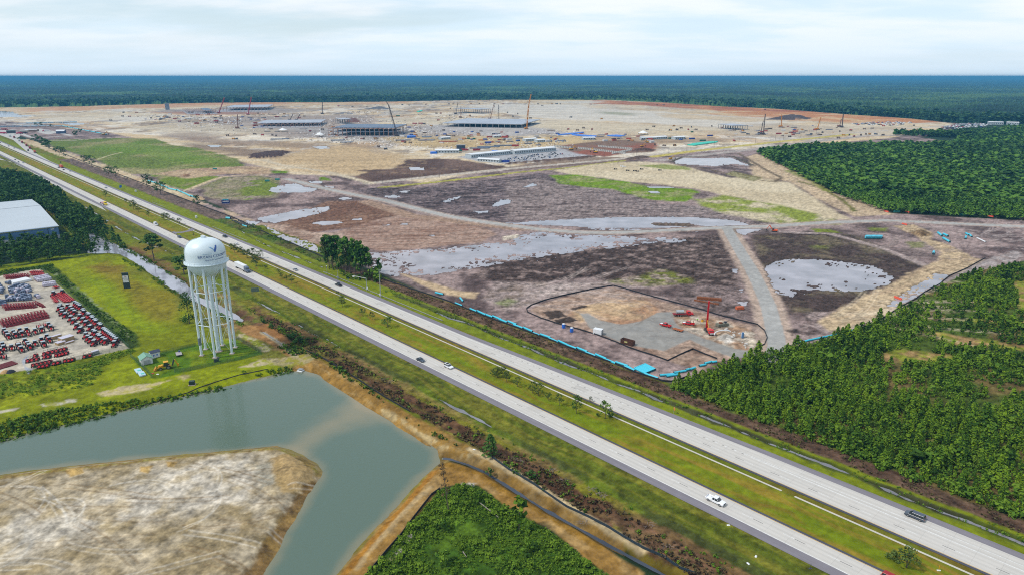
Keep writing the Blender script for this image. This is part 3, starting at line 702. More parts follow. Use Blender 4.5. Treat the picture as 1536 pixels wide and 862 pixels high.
# ditches
def rline(n, s0, s1, wob=0.7, step=12):
 r = np.random.default_rng(int(abs(n) * 10)); out = []
 for s in np.arange(s0, s1 + 1, step):
  p = RC + RD * s + RN * (n + r.normal(0, wob)); out.append((p[0], p[1]))
 return np.array(out)
def dig_line(P, lvl, depth, w, amp, kind, edge=1.0, rim=True):
 I = subset(P, w + amp * 2 + edge + 4)
 d = ldist(X[I], Y[I], P) - w + n6[I] * amp
 bed = np.clip(lvl + d / edge * abs(lvl), lvl - depth, 0)
 k = d < edge
 zed[I[k]] = np.minimum(zed[I[k]], bed[k])
 col[I] *= (1 - (1 - sstep(0, 2 * edge, d)) * 0.4)[:, None].astype(np.float32)
 WATERS.append((kind, P, lvl, w + amp * 2 + .5))
dig_line(rline(40.0, -100, 46), -0.5, .4, .55, .9, 'ditch_water')
dig_line(rline(40.3, 60, 240), -0.5, .4, .25, 1.0, 'ditch_water')
dig_line(W(A5((1300, 535), (1370, 545), (1420, 585), (1532, 640)) + A6((60, 250), (180, 300), (260, 330), (400, 385))), -0.4, .3, .35, .7, 'ditch_water')
dig_line(rline(-23.0, -190, -60), -0.5, .4, .2, .8, 'ditch_water')
dig_line(rline(-22.0, -20, 18), -0.5, .4, .45, .7, 'ditch_water')
dig_line(W(A5((480, 415), (600, 490), (690, 550), (800, 610), (900, 650), (990, 690))), -0.5, .4, .25, .9, 'ditch_water')
dig_line(W(B4((706, 287)) + CANAL[1:], -1.58), -1.55, .5, .6, .4, 'small_canal', edge=2.4)
dig_line(W(crop(0, 0, 1, [(394, 497), (420, 513), (444, 533)]), -.6), -0.6, .3, .35, .2, 'ditch_water')
CANW = A5((505, 560), (560, 580), (600, 605), (690, 650), (770, 680), (860, 735), (960, 795), (1060, 855)) + B1((1140, 290), (1240, 320), (1330, 372), (1400, 418), (1385, 432), (1290, 395), (1190, 345), (1060, 290), (960, 225), (860, 150), (760, 80), (690, 45)) + A5((640, 690), (500, 692), (520, 640))
basin(CANW, -0.8, .5, .8, edge=2, kind='canal_water')
# puddles and flooded ground
PUD = [
 (A2((95, 700), (160, 680), (250, 672), (300, 695), (385, 700), (330, 720), (200, 726), (100, 722)), 2.0, .5),
 (A2((315, 660), (395, 660), (395, 670), (330, 672)), 1.5, 9), (A2((400, 685), (465, 690), (460, 698), (410, 692)), 1, 9),
 (A2((480, 760), (530, 748), (575, 760), (520, 768)), 1, 9), (A2((740, 745), (800, 738), (850, 750), (790, 757)), 1.2, .4),
 (A2((840, 716), (890, 716), (890, 725), (850, 727)), 1, 9), (A2((1090, 775), (1150, 750), (1195, 748), (1150, 772), (1100, 780)), 1, .4),
 (A2((1370, 800), (1420, 766), (1478, 768), (1470, 786), (1400, 806)), 1, 9), (A2((1265, 832), (1350, 830), (1350, 840), (1290, 842)), 1, 9),
 (A2((895, 578), (990, 582), (985, 596), (905, 596)), 3, 9), (A2((340, 462), (420, 456), (435, 470), (380, 476)), 4, 9),
 (A2((150, 856), (290, 820), (430, 804), (432, 825), (350, 852), (250, 872), (120, 890)), 2, .6),
 (A6((20, 105), (170, 75), (300, 50), (430, 38), (425, 62), (290, 100), (120, 133), (50, 125)), 1.5, .6),
 (A6((-40, 118), (40, 126), (0, 150), (-50, 140)), 1.5, 9),
 (A6((330, 135), (380, 122), (500, 122), (512, 135), (400, 147)), 1.2, 9), (A6((555, 112), (625, 104), (625, 116), (580, 118)), 1, 9),
 (A6((735, 147), (790, 138), (770, 150)), .8, 9), (A6((830, 140), (890, 133), (880, 146)), .8, 9), (A6((1005, 204), (1045, 200), (1035, 210)), .8, 9),
 (A6((60, 145), (210, 215), (300, 235), (410, 292), (412, 312), (280, 275), (150, 215)), 1.8, .35),
 (A6((672, 305), (760, 300), (1000, 280), (1220, 270), (1370, 245)) + A7((0, 240), (100, 200), (190, 183), (330, 195), (480, 200), (620, 207), (760, 214), (900, 214), (1035, 228), (990, 243), (820, 248), (690, 268), (540, 280), (300, 312), (60, 348), (-40, 362)) + A6((1250, 398), (1050, 426), (920, 432), (850, 412), (780, 380), (690, 340)), 3.0, .12),
 (A6((690, 355), (780, 385), (850, 415), (830, 440), (740, 420), (690, 390)), 2, .3),
 (A7((-40, 128), (0, 133), (200, 120), (430, 108), (650, 100), (870, 97), (1100, 101), (1300, 118), (1405, 145), (1320, 150), (1150, 152), (1090, 146), (1050, 134), (840, 131), (850, 146), (1060, 152), (900, 160), (600, 163), (330, 150), (60, 140)), 1.5, .9),
 (A7((1305, 165), (1480, 168), (1400, 185), (1370, 205), (1310, 185)), 1.2, 9),
 (A7((350, 130), (640, 165), (870, 165), (1100, 182), (800, 180), (500, 172)), 1.2, .2),
 (A8((40, 385), (120, 350), (200, 337), (290, 342), (450, 350), (540, 362), (650, 378), (720, 403), (790, 452), (740, 488), (620, 518), (480, 525), (300, 515), (200, 512), (225, 525), (190, 560), (110, 535), (95, 500), (60, 430)), 1.8, .42),
 (A8((1020, 420), (1090, 428), (1060, 480), (900, 560), (800, 610), (745, 610), (850, 530)), 1.5, .3),
 (A8((560, 745), (700, 700), (760, 670), (700, 720)), 1.2, .2),
 (A3((960, 545), (1010, 528), (1290, 525), (1402, 572), (1300, 560), (1200, 574), (1060, 565), (970, 558)), 2, .9),
 (A3((95, 690), (150, 672), (180, 680), (110, 697)), 1.0, 9), (A3((800, 690), (960, 692), (970, 699), (820, 697)), 1, 9), (A3((810, 718), (870, 715), (890, 728), (830, 728)), 1, 9),
 (A7((1100 + 190, 395), (1330, 395), (1325, 425), (1300, 415)), 1, 9), (A7((1290, 515), (1360, 512), (1350, 530)), 1, .2),
 (A7((1320, 585), (1380, 582), (1385, 610), (1350, 606)), 1, .2),
 (A5((1190, 70), (1275, 68), (1260, 80), (1200, 79)), 4, 9),
 (A1((0, 640), (60, 642), (110, 662), (205, 663), (150, 672), (0, 675), (-300, 690), (-300, 640)), 12, 9),
 (A1((0, 722), (120, 714), (330, 706), (420, 722), (520, 712), (430, 706), (240, 704), (60, 716)), 5, 9),
]
for i, (p, a, isl) in enumerate(PUD):
 basin(p, -0.12 - 0.003 * i, .10, a, sc=2 if a < 2.1 else 6, edge=.8, kind='puddle', islands=isl if isl < 1 else 0.0)
# the gravel roads stand a little proud of the wet ground
for rd_, w_, c_ in ((ROAD_A, 4.4, C(180, 177, 172)), (ROAD_B, 4.2, C(172, 170, 166))):
 P = W(rd_); I = subset(P, 14); d = ldist(X[I], Y[I], P); k = np.clip(1 - (d - w_ - .5) / 2.5, 0, 1)
 zed[I] = np.maximum(zed[I] * (1 - k), .12 * k + np.where(k > 0, np.minimum(zed[I], 0) * (1 - k), zed[I])) * (k > 0) + zed[I] * (k <= 0)
 m = ((1 - sstep(w_ - .5, w_ + .5, d + .3 * n2[I])))[:, None].astype(np.float32); col[I] = col[I] * (1 - m) + c_ * m; MOT[I] = MOT[I] * (1 - m[:, 0]) + .08 * m[:, 0]
# spoil heaps and berms
def heap(pts, c, h, r, amp=2, c2=None):
 lay(pts, c, amp, 1.5, 6, c2, 6, .05, .3, dz=h, dzr=r, mot=.4)
heap(A2((-20, 505), (60, 494), (120, 488), (222, 488), (165, 514), (60, 528), (-20, 530)), C(84, 66, 64), 3, 10, 7)
heap(A2((520, 322), (555, 296), (590, 296), (620, 322)), C(122, 84, 74), 14, 60, 3)
heap(A2((596, 246), (720, 238), (810, 242), (760, 248)), C(112, 110, 114), 9, 50, 3)
heap(A2((470, 272), (520, 262), (590, 272)), C(128, 126, 130), 6, 40, 3)
heap(A3((715, 490), (740, 472), (860, 478), (840, 490)), C(96, 72, 62), 4, 14)
heap(A4((40, 308), (100, 292), (180, 284), (320, 296), (280, 306)), C(92, 78, 76), 9, 40, 3)
heap(A3((-20, 566), (100, 555), (400, 535), (560, 512), (480, 515), (0, 556)), C(104, 82, 72), 2, 6)
heap(A3((680, 530), (760, 515), (840, 520), (700, 540)), C(104, 86, 76), 2, 6)
heap(A8((860, 190), (940, 170), (1010, 200), (940, 215)), C(120, 98, 74), 1.6, 6, 2, C(150, 124, 92))
heap(A8((180, 750), (230, 735), (245, 760), (200, 775)), C(70, 60, 58), 1.2, 5)
heap(A7((830, 135), (1040, 138), (1075, 150), (845, 146)), C(112, 96, 82), .7, 3, 1.5)
heap(A7((-20, 210), (60, 198), (75, 215), (-20, 235)), C(214, 200, 180), 1.0, 4, 1.5)
heap(A5((1040, 240), (1090, 235), (1100, 248), (1060, 252)), C(140, 108, 84), 1.5, 5)
heap(A7((1200, 770), (1260, 750), (1320, 790), (1290, 825), (1230, 815)), C(176, 150, 124), 1.2, 4, 1, C(206, 198, 188))
# fine natural relief off the roads and the flat slabs
onroad = (N_ > -11.5) & (N_ < 35)
rel = (0.05 * n6 + 0.05 * n2) * np.clip(MOT / .3, 0, 1.5)
zed += np.where(onroad, 0, rel).astype(np.float32)
lum = 1 + 0.10 * n6 + 0.08 * n2 + 0.07 * n70
col *= lum[:, None].astype(np.float32)
mm = (MOT * (n2 * .9 + .5 * fbm(X, Y, .9, 21, 2)))
mm *= np.clip(1.3 - DIST / 1800, 0.15, 1)
col *= np.clip(1 + 1.7 * mm, .35, 1.8)[:, None].astype(np.float32)
col = np.clip(col, 0.004, 0.85)
# ------------------------------------------------------------------ ground mesh
idx = np.arange(NV).reshape(NR, NC)
Q = np.stack([idx[1:, :-1], idx[1:, 1:], idx[:-1, 1:], idx[:-1, :-1]], -1).reshape(-1, 4)
# the last row goes on, under and behind the camera, as one more strip
sk = NV + np.arange(NC)
VX = np.concatenate([X, GU * 2600]); VY = np.concatenate([Y, np.full(NC, -1500.0)]); VZ = np.concatenate([zed, np.zeros(NC)])
Q = np.concatenate([Q, np.stack([sk[:-1], sk[1:], idx[-1, 1:], idx[-1, :-1]], -1)])
colA = np.concatenate([col, np.repeat(C(80, 92, 34)[None], NC, 0)])
GA = np.concatenate([np.clip(MOT / .3, .15, 1.3), np.ones(NC)])[:, None]
me = np_mesh('ground', np.stack([VX, VY, VZ], -1), Q=Q, smooth=True)
at = me.color_attributes.new('soil', 'FLOAT_COLOR', 'POINT')
at.data.foreach_set('color', np.concatenate([colA, GA], 1).astype(np.float32).ravel())
def ground_mat():
 m, t, b = mat_new('ground_soil')
 a = nadd(t, 'ShaderNodeAttribute', attribute_name='soil')
 geo = nadd(t, 'ShaderNodeNewGeometry')
 n1 = nadd(t, 'ShaderNodeTexNoise'); n1.inputs['Scale'].default_value = 1.3; n1.inputs['Detail'].default_value = 5
 n2_ = nadd(t, 'ShaderNodeTexNoise'); n2_.inputs['Scale'].default_value = 0.21; n2_.inputs['Detail'].default_value = 4
 for n in (n1, n2_):
  t.links.new(geo.outputs['Position'], n.inputs['Vector'])
 ad = nadd(t, 'ShaderNodeMath', operation='ADD')
 t.links.new(n1.outputs['Fac'], ad.inputs[0]); t.links.new(n2_.outputs['Fac'], ad.inputs[1])
 mr = nadd(t, 'ShaderNodeMapRange'); mr.inputs[1].default_value = 0.6; mr.inputs[2].default_value = 1.4; mr.inputs[3].default_value = 0.66; mr.inputs[4].default_value = 1.28
 t.links.new(ad.outputs[0], mr.inputs[0])
 sc = nadd(t, 'ShaderNodeVectorMath', operation='SCALE'); mk = nadd(t, 'ShaderNodeMapRange'); mk.clamp = False; mk.inputs[3].default_value = 1.0
 t.links.new(a.outputs['Alpha'], mk.inputs[0]); t.links.new(mr.outputs[0], mk.inputs[4])
 t.links.new(a.outputs['Color'], sc.inputs[0]); t.links.new(mk.outputs[0], sc.inputs['Scale'])
 t.links.new(sc.outputs[0], b.inputs['Base Color'])
 bp = nadd(t, 'ShaderNodeBump'); bp.inputs['Strength'].default_value = 0.5; bp.inputs['Distance'].default_value = 0.25
 t.links.new(n1.outputs['Fac'], bp.inputs['Height']); t.links.new(bp.outputs[0], b.inputs['Normal'])
 b.inputs['Roughness'].default_value = 0.95; b.inputs['Specular IOR Level'].default_value = 0.1
 return m
g_ob = tag(link('ground', me, ground_mat()), kind='structure')
def zat(x, y):
 """ground height at a world point (bilinear on the sheet)"""
 t_ = y / 1.0
 # invert the row: y = (cp - v sp) t, t = H/(sp + v cp)
 v = (CAM_H * _cp - y * _sp) / (y * _cp + CAM_H * _sp)
 r = np.interp(v, _v, np.arange(NR)); c = np.interp(x / (CAM_H / (_sp + v * _cp)), GU, np.arange(NC))
 r0 = int(min(max(math.floor(r), 0), NR - 2)); c0 = int(min(max(math.floor(c), 0), NC - 2))
 fr, fc = r - r0, c - c0
 z = zed.reshape(NR, NC)
 return float((z[r0, c0] * (1 - fc) + z[r0, c0 + 1] * fc) * (1 - fr) + (z[r0 + 1, c0] * (1 - fc) + z[r0 + 1, c0 + 1] * fc) * fr)
def GZ(px, py):
 x, y = G(px, py)
 return Vector((x, y, max(zat(x, y), -0.3)))
# ------------------------------------------------------------------ water
def water_mat(name, body, rough, bump, scale, spec=0.5, plume=False):
 m, t, b = mat_new(name)
 geo = nadd(t, 'ShaderNodeNewGeometry')
 nz = nadd(t, 'ShaderNodeTexNoise'); nz.inputs['Scale'].default_value = scale; nz.inputs['Detail'].default_value = 4
 mp = nadd(t, 'ShaderNodeMapping'); mp.inputs['Scale'].default_value = (1, 1.6, 1)
 t.links.new(geo.outputs['Position'], mp.inputs['Vector']); t.links.new(mp.outputs[0], nz.inputs['Vector'])
 bp = nadd(t, 'ShaderNodeBump'); bp.inputs['Strength'].default_value = bump; bp.inputs['Distance'].default_value = 0.1
 t.links.new(nz.outputs['Fac'], bp.inputs['Height']); t.links.new(bp.outputs[0], b.inputs['Normal'])
 if plume is not False:
  a = nadd(t, 'ShaderNodeAttribute', attribute_name='silt')
  mx = nadd(t, 'ShaderNodeMix', data_type='RGBA')
  t.links.new(a.outputs['Fac'], mx.inputs[0])
  mx.inputs[6].default_value = (*[float(c) for c in body], 1); mx.inputs[7].default_value = (*[float(c) for c in plume], 1)
  t.links.new(mx.outputs[2], b.inputs['Base Color'])
 else:
  n3 = nadd(t, 'ShaderNodeTexNoise'); n3.inputs['Scale'].default_value = 0.06; n3.inputs['Detail'].default_value = 4
  t.links.new(geo.outputs['Position'], n3.inputs['Vector'])
  mr = nadd(t, 'ShaderNodeMapRange'); mr.inputs[1].default_value = .3; mr.inputs[2].default_value = .7; mr.inputs[3].default_value = .62; mr.inputs[4].default_value = 1.15
  t.links.new(n3.outputs['Fac'], mr.inputs[0])
  sc = nadd(t, 'ShaderNodeVectorMath', operation='SCALE'); sc.inputs[0].default_value = tuple(float(c) for c in body)
  t.links.new(mr.outputs[0], sc.inputs['Scale']); t.links.new(sc.outputs[0], b.inputs['Base Color'])
 b.inputs['Roughness'].default_value = rough
 b.inputs['Specular IOR Level'].default_value = spec
 b.inputs['IOR'].default_value = 1.33
 return m
M_PUD = water_mat('muddy_water', C(186, 180, 186, .62), .08, .05, 1.2)
M_DIT = water_mat('ditch_water', C(150, 148, 154, .6), .08, .05, 1.2)
M_CAN = water_mat('canal_water', C(184, 186, 198, .62), .08, .05, 1.2)
M_SLA = water_mat('slate_water', C(92, 98, 112, .5), .1, .08, 1.5)
M_POND = water_mat('pond_water', C(108, 128, 114, .58), .10, .4, .8, plume=C(166, 154, 124, .60))
def hull(P):
 pts = sorted(set(map(tuple, np.round(P, 3))))
 def half(ps):
  h = []
  for p in ps:
   while len(h) > 1 and (h[-1][0] - h[-2][0]) * (p[1] - h[-2][1]) - (h[-1][1] - h[-2][1]) * (p[0] - h[-2][0]) <= 0:
    h.pop()
   h.append(p)
  return h
 a = half(pts); b = half(pts[::-1])
 return np.array(a[:-1] + b[:-1])
def ribbon(P, w, z):
 P = np.asarray(P, float); n = len(P); L = []; R = []
 for i in range(n):
  d = P[min(i + 1, n - 1)] - P[max(i - 1, 0)]; d /= np.linalg.norm(d) + 1e-9
  nn = np.array([-d[1], d[0]])
  L.append(P[i] + nn * w); R.append(P[i] - nn * w)
 V = [(p[0], p[1], z) for p in L] + [(p[0], p[1], z) for p in R]
 F = [(i, n + i, n + i + 1, i + 1) for i in range(n - 1)]
 return V, F
for kind, P, lvl, w in WATERS:
 if w:
  V, F = ribbon(P, w, lvl)
 else:
  Hh = hull(P); c0 = Hh.mean(0)
  d = Hh - c0; ln = np.linalg.norm(d, axis=1, keepdims=True)
  Hh = c0 + d * (ln + 4.0) / ln
  V = [(p[0], p[1], lvl) for p in Hh]; F = [tuple(range(len(V)))]
 mw = bpy.data.meshes.new(kind); mw.from_pydata(V, [], F)
 tag(link(kind, mw, {'puddle': M_PUD, 'ditch_water': M_DIT, 'canal_water': M_CAN, 'small_canal': M_SLA}[kind]), kind='structure')
# the big pond: gridded so the silt plume can be stored on it
px0, py0 = PO.min(0) - 2; px1, py1 = PO.max(0) + 2
gx, gy = np.meshgrid(np.arange(px0, px1, 1.5), np.arange(py0, py1, 1.5))
pv = np.stack([gx.ravel(), gy.ravel(), np.full(gx.size, PZ)], -1)
din = sdist(gx.ravel(), gy.ravel(), PO)
gi = np.arange(gx.size).reshape(gx.shape)
pq = np.stack([gi[:-1, :-1], gi[:-1, 1:], gi[1:, 1:], gi[1:, :-1]], -1).reshape(-1, 4)
keep = din[pq].min(1) < 3.0
# stay inside the bank on every side
pq = pq[keep & (din[pq].max(1) < 4.0)]
PL = W([(528, 596), (560, 594), (580, 630), (545, 638), (500, 650), (455, 676), (428, 670), (460, 645)], PZ)
dpl = sdist(pv[:, 0], pv[:, 1], PL) + fbm(pv[:, 0], pv[:, 1], 12, 3, 4) * 5
shore = np.minimum(np.abs(sdist(pv[:, 0], pv[:, 1], ISL_W)), np.abs(din))
silt = np.clip((1 - sstep(-8, 5, dpl)) * .68 + (1 - sstep(0, 3.5, shore + fbm(pv[:, 0], pv[:, 1], 8, 9, 3) * 1.5)) * .55, 0, 1)
used = np.unique(pq); remap = np.full(len(pv), -1); remap[used] = np.arange(len(used))
mp_ = np_mesh('pond', pv[used], Q=remap[pq], smooth=False)
sa = mp_.attributes.new('silt', 'FLOAT', 'POINT'); sa.data.foreach_set('value', silt[used].astype(np.float32))
tag(link('pond', mp_, M_POND), kind='structure')
# ------------------------------------------------------------------ motorway
def road_mat(name, base, joint=0.0, wheel=0.0, blotch=0.12, lane0=0.0, lanew=3.66, patch=0.0):
 """object x runs along the road, y across it"""
 m, t, b = mat_new(name)
 tc = nadd(t, 'ShaderNodeTexCoord'); sep = nadd(t, 'ShaderNodeSeparateXYZ')
 t.links.new(tc.outputs['Object'], sep.inputs[0])
 def M(op, a, c=None, d=None):
  n = nadd(t, 'ShaderNodeMath', operation=op)
  for i, v in enumerate((a, c, d)):
   if v is None: continue
   if isinstance(v, (int, float)): n.inputs[i].default_value = v
   else: t.links.new(v, n.inputs[i])
  return n.outputs[0]
 mp = nadd(t, 'ShaderNodeMapping'); mp.inputs['Scale'].default_value = (0.05, 0.9, 1)
 t.links.new(tc.outputs['Object'], mp.inputs['Vector'])
 n1 = nadd(t, 'ShaderNodeTexNoise'); n1.inputs['Scale'].default_value = 1.0; n1.inputs['Detail'].default_value = 6
 t.links.new(mp.outputs[0], n1.inputs['Vector'])
 n2_ = nadd(t, 'ShaderNodeTexNoise'); n2_.inputs['Scale'].default_value = 0.35; n2_.inputs['Detail'].default_value = 6
 t.links.new(tc.outputs['Object'], n2_.inputs['Vector'])
 f = M('ADD', M('MULTIPLY', M('SUBTRACT', n1.outputs['Fac'], .5), blotch * 2.2), M('MULTIPLY', M('SUBTRACT', n2_.outputs['Fac'], .5), blotch))
 f = M('ADD', f, 1.0)
 if wheel:
  ph = M('MULTIPLY', M('SUBTRACT', sep.outputs['Y'], lane0), 2 * math.pi * 2 / lanew)
  w = M('MULTIPLY', M('SUBTRACT', 1.0, M('COSINE', ph)), .5)
  f = M('SUBTRACT', f, M('MULTIPLY', M('POWER', w, 2.0), wheel))
 if joint:
  fx = M('FRACT', M('DIVIDE', sep.outputs['X'], 6.1))
  j = M('LESS_THAN', fx, 0.018)
  f = M('SUBTRACT', f, M('MULTIPLY', j, joint))
  ij = M('FLOOR', M('DIVIDE', sep.outputs['X'], 6.1)); jy = M('FLOOR', M('DIVIDE', M('SUBTRACT', sep.outputs['Y'], lane0), lanew))
  cb = nadd(t, 'ShaderNodeCombineXYZ'); t.links.new(ij, cb.inputs[0]); t.links.new(jy, cb.inputs[1])
  wh = nadd(t, 'ShaderNodeTexWhiteNoise'); t.links.new(cb.outputs[0], wh.inputs['Vector'])
  f = M('SUBTRACT', f, M('MULTIPLY', M('GREATER_THAN', wh.outputs['Value'], .93), patch))
  f = M('ADD', f, M('MULTIPLY', M('SUBTRACT', wh.outputs['Value'], .5), .05))
 sc = nadd(t, 'ShaderNodeVectorMath', operation='SCALE'); sc.inputs[0].default_value = tuple(float(c) for c in base)
 t.links.new(f, sc.inputs['Scale']); t.links.new(sc.outputs[0], b.inputs['Base Color'])
 b.inputs['Roughness'].default_value = .85
 return m
M_CONC = road_mat('concrete_lanes', C(212, 207, 200), joint=.14, wheel=.09, blotch=.07, lane0=-7.32, patch=.10)
M_CONW = road_mat('concrete_lanes_far', C(212, 207, 200), joint=.14, wheel=.09, blotch=.07, lane0=19.0, patch=.14)
M_SHO = road_mat('asphalt_shoulder', C(136, 131, 138), blotch=.25)
M_SHD = road_mat('dark_asphalt', C(84, 84, 94), blotch=.3)
M_MOW = road_mat('mow_strip_concrete', C(206, 200, 186), joint=.2, blotch=.2)
M_WHT = paint('marking_white', C(238, 238, 236, .72), .7, var=.25, scale=.8)
M_YEL = paint('marking_yellow', C(224, 176, 60), .7, var=.3, scale=.8)
M_BLK = paint('marking_black', C(128, 126, 124), .8, var=.3, scale=.8)
M_RAMP = road_mat('ramp_concrete', C(196, 192, 186), blotch=.15)
def road_strip(name, rows, z, mat):
 """rows: (s, n0, n1)"""
 V = []; F = []
 for i, (s, a, b_) in enumerate(rows):
  V += [(s, a, z), (s, b_, z)]
  if i:
   F.append((2 * i - 2, 2 * i - 1, 2 * i + 1, 2 * i)[::-1])
 me = bpy.data.meshes.new(name); me.from_pydata(V, [], F)
 o = link(name, me, mat)
 o.location = (RC[0], RC[1], 0); o.rotation_euler = (0, 0, ROAD_ANG)
 return tag(o, kind='structure')
def rows(n0, n1, s0=-2600, s1=420, step=40):
 return [(s, n0, n1) for s in np.arange(s0, s1 + .1, step)]
def wbout(s):
 return float(np.interp(s, [-2600, -60, -20, 40, 90, 135, 420], [27.1, 27.3, 28.6, 30.2, 31.3, 31.6, 31.6]))
SS = list(np.arange(-2600, -80, 60)) + list(np.arange(-80, 421, 10))
road_strip('motorway', rows(-7.35, 0.0), 0.10, M_CONC)
road_strip('motorway_shoulder', rows(-10.65, -7.35), 0.09, M_SHO)
road_strip('motorway_shoulder', rows(0.0, 0.95), 0.09, M_SHD)
road_strip('motorway', [(s, 19.0, wbout(s)) for s in SS], 0.10, M_CONW)
road_strip('motorway_shoulder', [(s, wbout(s), wbout(s) + float(np.interp(s, [-2600, -100, 60, 420], [2.9, 3.1, 2.8, 2.8]))) for s in SS], 0.09, M_SHO)
road_strip('motorway_shoulder', rows(18.0, 19.0), 0.09, M_SHD)
road_strip('mow_strip', [r for r in rows(15.2, 15.95, -2600, -312)], 0.05, M_MOW)
road_strip('mow_strip', [r for r in rows(15.2, 15.95, -300, 104, 4)], 0.05, M_MOW)
road_strip('mow_strip', [r for r in rows(15.2, 15.95, 108, 420, 4)], 0.05, M_MOW)
road_strip('road_marking', rows(-.28, -.10), .108, M_YEL)
road_strip('road_marking', rows(-7.28, -7.06), .108, M_WHT)
road_strip('road_marking', rows(19.1, 19.28), .108, M_YEL)
road_strip('road_marking', rows(26.4, 26.6, -2600, -40), .108, M_WHT)
road_strip('road_marking', [(s, 26.35, 26.6) for s in np.arange(88, 421, 20)], .108, M_WHT)
road_strip('road_marking', [(s, float(np.interp(s, [84, 150, 420], [26.9, 28.6, 30])), float(np.interp(s, [84, 150, 420], [27.08, 28.8, 30.2]))) for s in np.arange(84, 421, 12)], .108, M_WHT)
p0 = (np.array(G(932, 680.9)) - RC) @ RD
def dashes(n, s0, period, length, mat, lo, hi, w=.16):
 V = []; F = []
 k0 = math.ceil((lo - s0) / period); k1 = math.floor((hi - s0) / period)
 for k in range(k0, k1 + 1):
  s = s0 + k * period; b0 = len(V)
  V += [(s - length / 2, n - w / 2, .112), (s + length / 2, n - w / 2, .112), (s + length / 2, n + w / 2, .112), (s - length / 2, n + w / 2, .112)]
  F.append((b0, b0 + 1, b0 + 2, b0 + 3))
 me = bpy.data.meshes.new('lane_dashes'); me.from_pydata(V, [], F)
 o = link('road_marking', me, mat); o.location = (RC[0], RC[1], 0); o.rotation_euler = (0, 0, ROAD_ANG)
 tag(o, kind='structure')
dashes(-3.67, p0, 12.19, 3.0, M_BLK, -700, 400, .2); dashes(-3.67, p0 - 3.2, 12.19, 3.2, M_WHT, -1200, 400)
p1 = (np.array(G(*crop(940, 620, 7.63, [(565, 210)])[0])) - RC) @ RD
dashes(22.75, p1, 12.19, 3.0, M_BLK, -700, 400, .2); dashes(22.75, p1 + 3.2, 12.19, 3.2, M_WHT, -1200, 400)
p2 = (np.array(G(*crop(940, 620, 7.63, [(668, 192)])[0])) - RC) @ RD
dashes(26.5, p2, 3.66, .9, M_BLK, -40, 88, .24); dashes(26.5, p2 + 1.1, 3.66, 1.0, M_WHT, -40, 88, .24)
def px_ribbon(name, pts, w, z, mat):
 V, F = ribbon(W(pts), w, z)
 me = bpy.data.meshes.new(name); me.from_pydata(V, [], F)
 return tag(link(name, me, mat), kind='structure')
def px_sheet(name, pts, z, mat):
 P = W(pts); me = bpy.data.meshes.new(name)
 me.from_pydata([(p[0], p[1], z) for p in P], [], [tuple(range(len(P)))])
 return tag(link(name, me, mat), kind='structure')
px_sheet('exit_ramp', [(-150, 236), (0, 240), (14, 242), (40, 254.5), (62, 267), (85, 280), (115, 296), (160, 317), (150, 308), (110, 288.5), (60, 264), (26, 247), (0, 238), (-150, 230)], 0.06, M_RAMP)
px_sheet('entry_ramp', [(-120, 188), (0, 197.5), (20, 204.5), (40, 219), (56, 231.5), (75, 242), (98, 252), (105, 257), (85, 252), (58, 240), (38, 226), (20, 210.5), (0, 203), (-120, 192)], 0.06, M_RAMP)
def L1(*p): return crop(0, 190, 9.575, p)
px_ribbon('service_road', L1((-300, 100), (0, 70), (110, 55), (220, 42), (380, 36), (560, 34), (700, 60), (820, 90), (1030, 130), (900, 142), (700, 155), (470, 158), (380, 135), (290, 95), (200, 80), (120, 85)), 4.5, .05, M_RAMP)
px_sheet('service_road', L1((-200, 60), (0, 55), (120, 50), (300, 95), (280, 150), (240, 165), (120, 110), (0, 105), (-200, 120)), .044, M_RAMP)
px_sheet('service_road', L1((540, 40), (700, 55), (830, 90), (700, 115), (600, 100), (520, 75)), .038, M_RAMP)
px_ribbon('median_crossing', [(258, 349.5), (272, 348.8), (284, 346.5), (292, 342.5)], 2.6, .055, M_SHO)
px_sheet('median_crossing', [(252, 349), (262, 352.5), (266, 350), (262, 347.5)], .05, M_SHO)
# ------------------------------------------------------------------ trees
def leaves(cent, nrm, size, tint, rng, flat=.75):
 """quads of foliage at the given centres: V (4n,3), tint (n)"""
 n = len(cent)
 d = nrm + rng.normal(0, .45, (n, 3)); d /= np.linalg.norm(d, axis=1, keepdims=True) + 1e-9
 r = rng.normal(0, 1, (n, 3)); a = np.cross(d, r); a /= np.linalg.norm(a, axis=1, keepdims=True) + 1e-9
 b = np.cross(d, a)
 s = (size * rng.uniform(.65, 1.3, n))[:, None]
 a = a * s; b = b * s * flat
 q = rng.uniform(.55, 1.0, (n, 4, 1))
 V = np.stack([cent - a * q[:, 0] - b * q[:, 1] * .6, cent + a * q[:, 1] - b * q[:, 2], cent + a * q[:, 2] * .7 + b * q[:, 3], cent - a * q[:, 3] + b * q[:, 0]], 1)
 return V.reshape(-1, 3)
def crown_young_pine(rng, n):
 z = rng.uniform(.06, 1, n) ** .85
 R = .30 * (1 - z) ** .75 + .02
 th = rng.uniform(0, 2 * math.pi, n)
 arm = np.floor(th / (2 * math.pi) * 7) * (2 * math.pi / 7)       # seven rough sprays
 th = th * .45 + arm * .55 + z * 5
 rr = R * rng.uniform(.45, 1.1, n)
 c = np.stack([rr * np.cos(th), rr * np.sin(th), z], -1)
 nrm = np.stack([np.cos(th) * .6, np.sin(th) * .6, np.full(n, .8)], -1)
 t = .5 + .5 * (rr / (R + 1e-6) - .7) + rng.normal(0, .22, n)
 return c, nrm, t
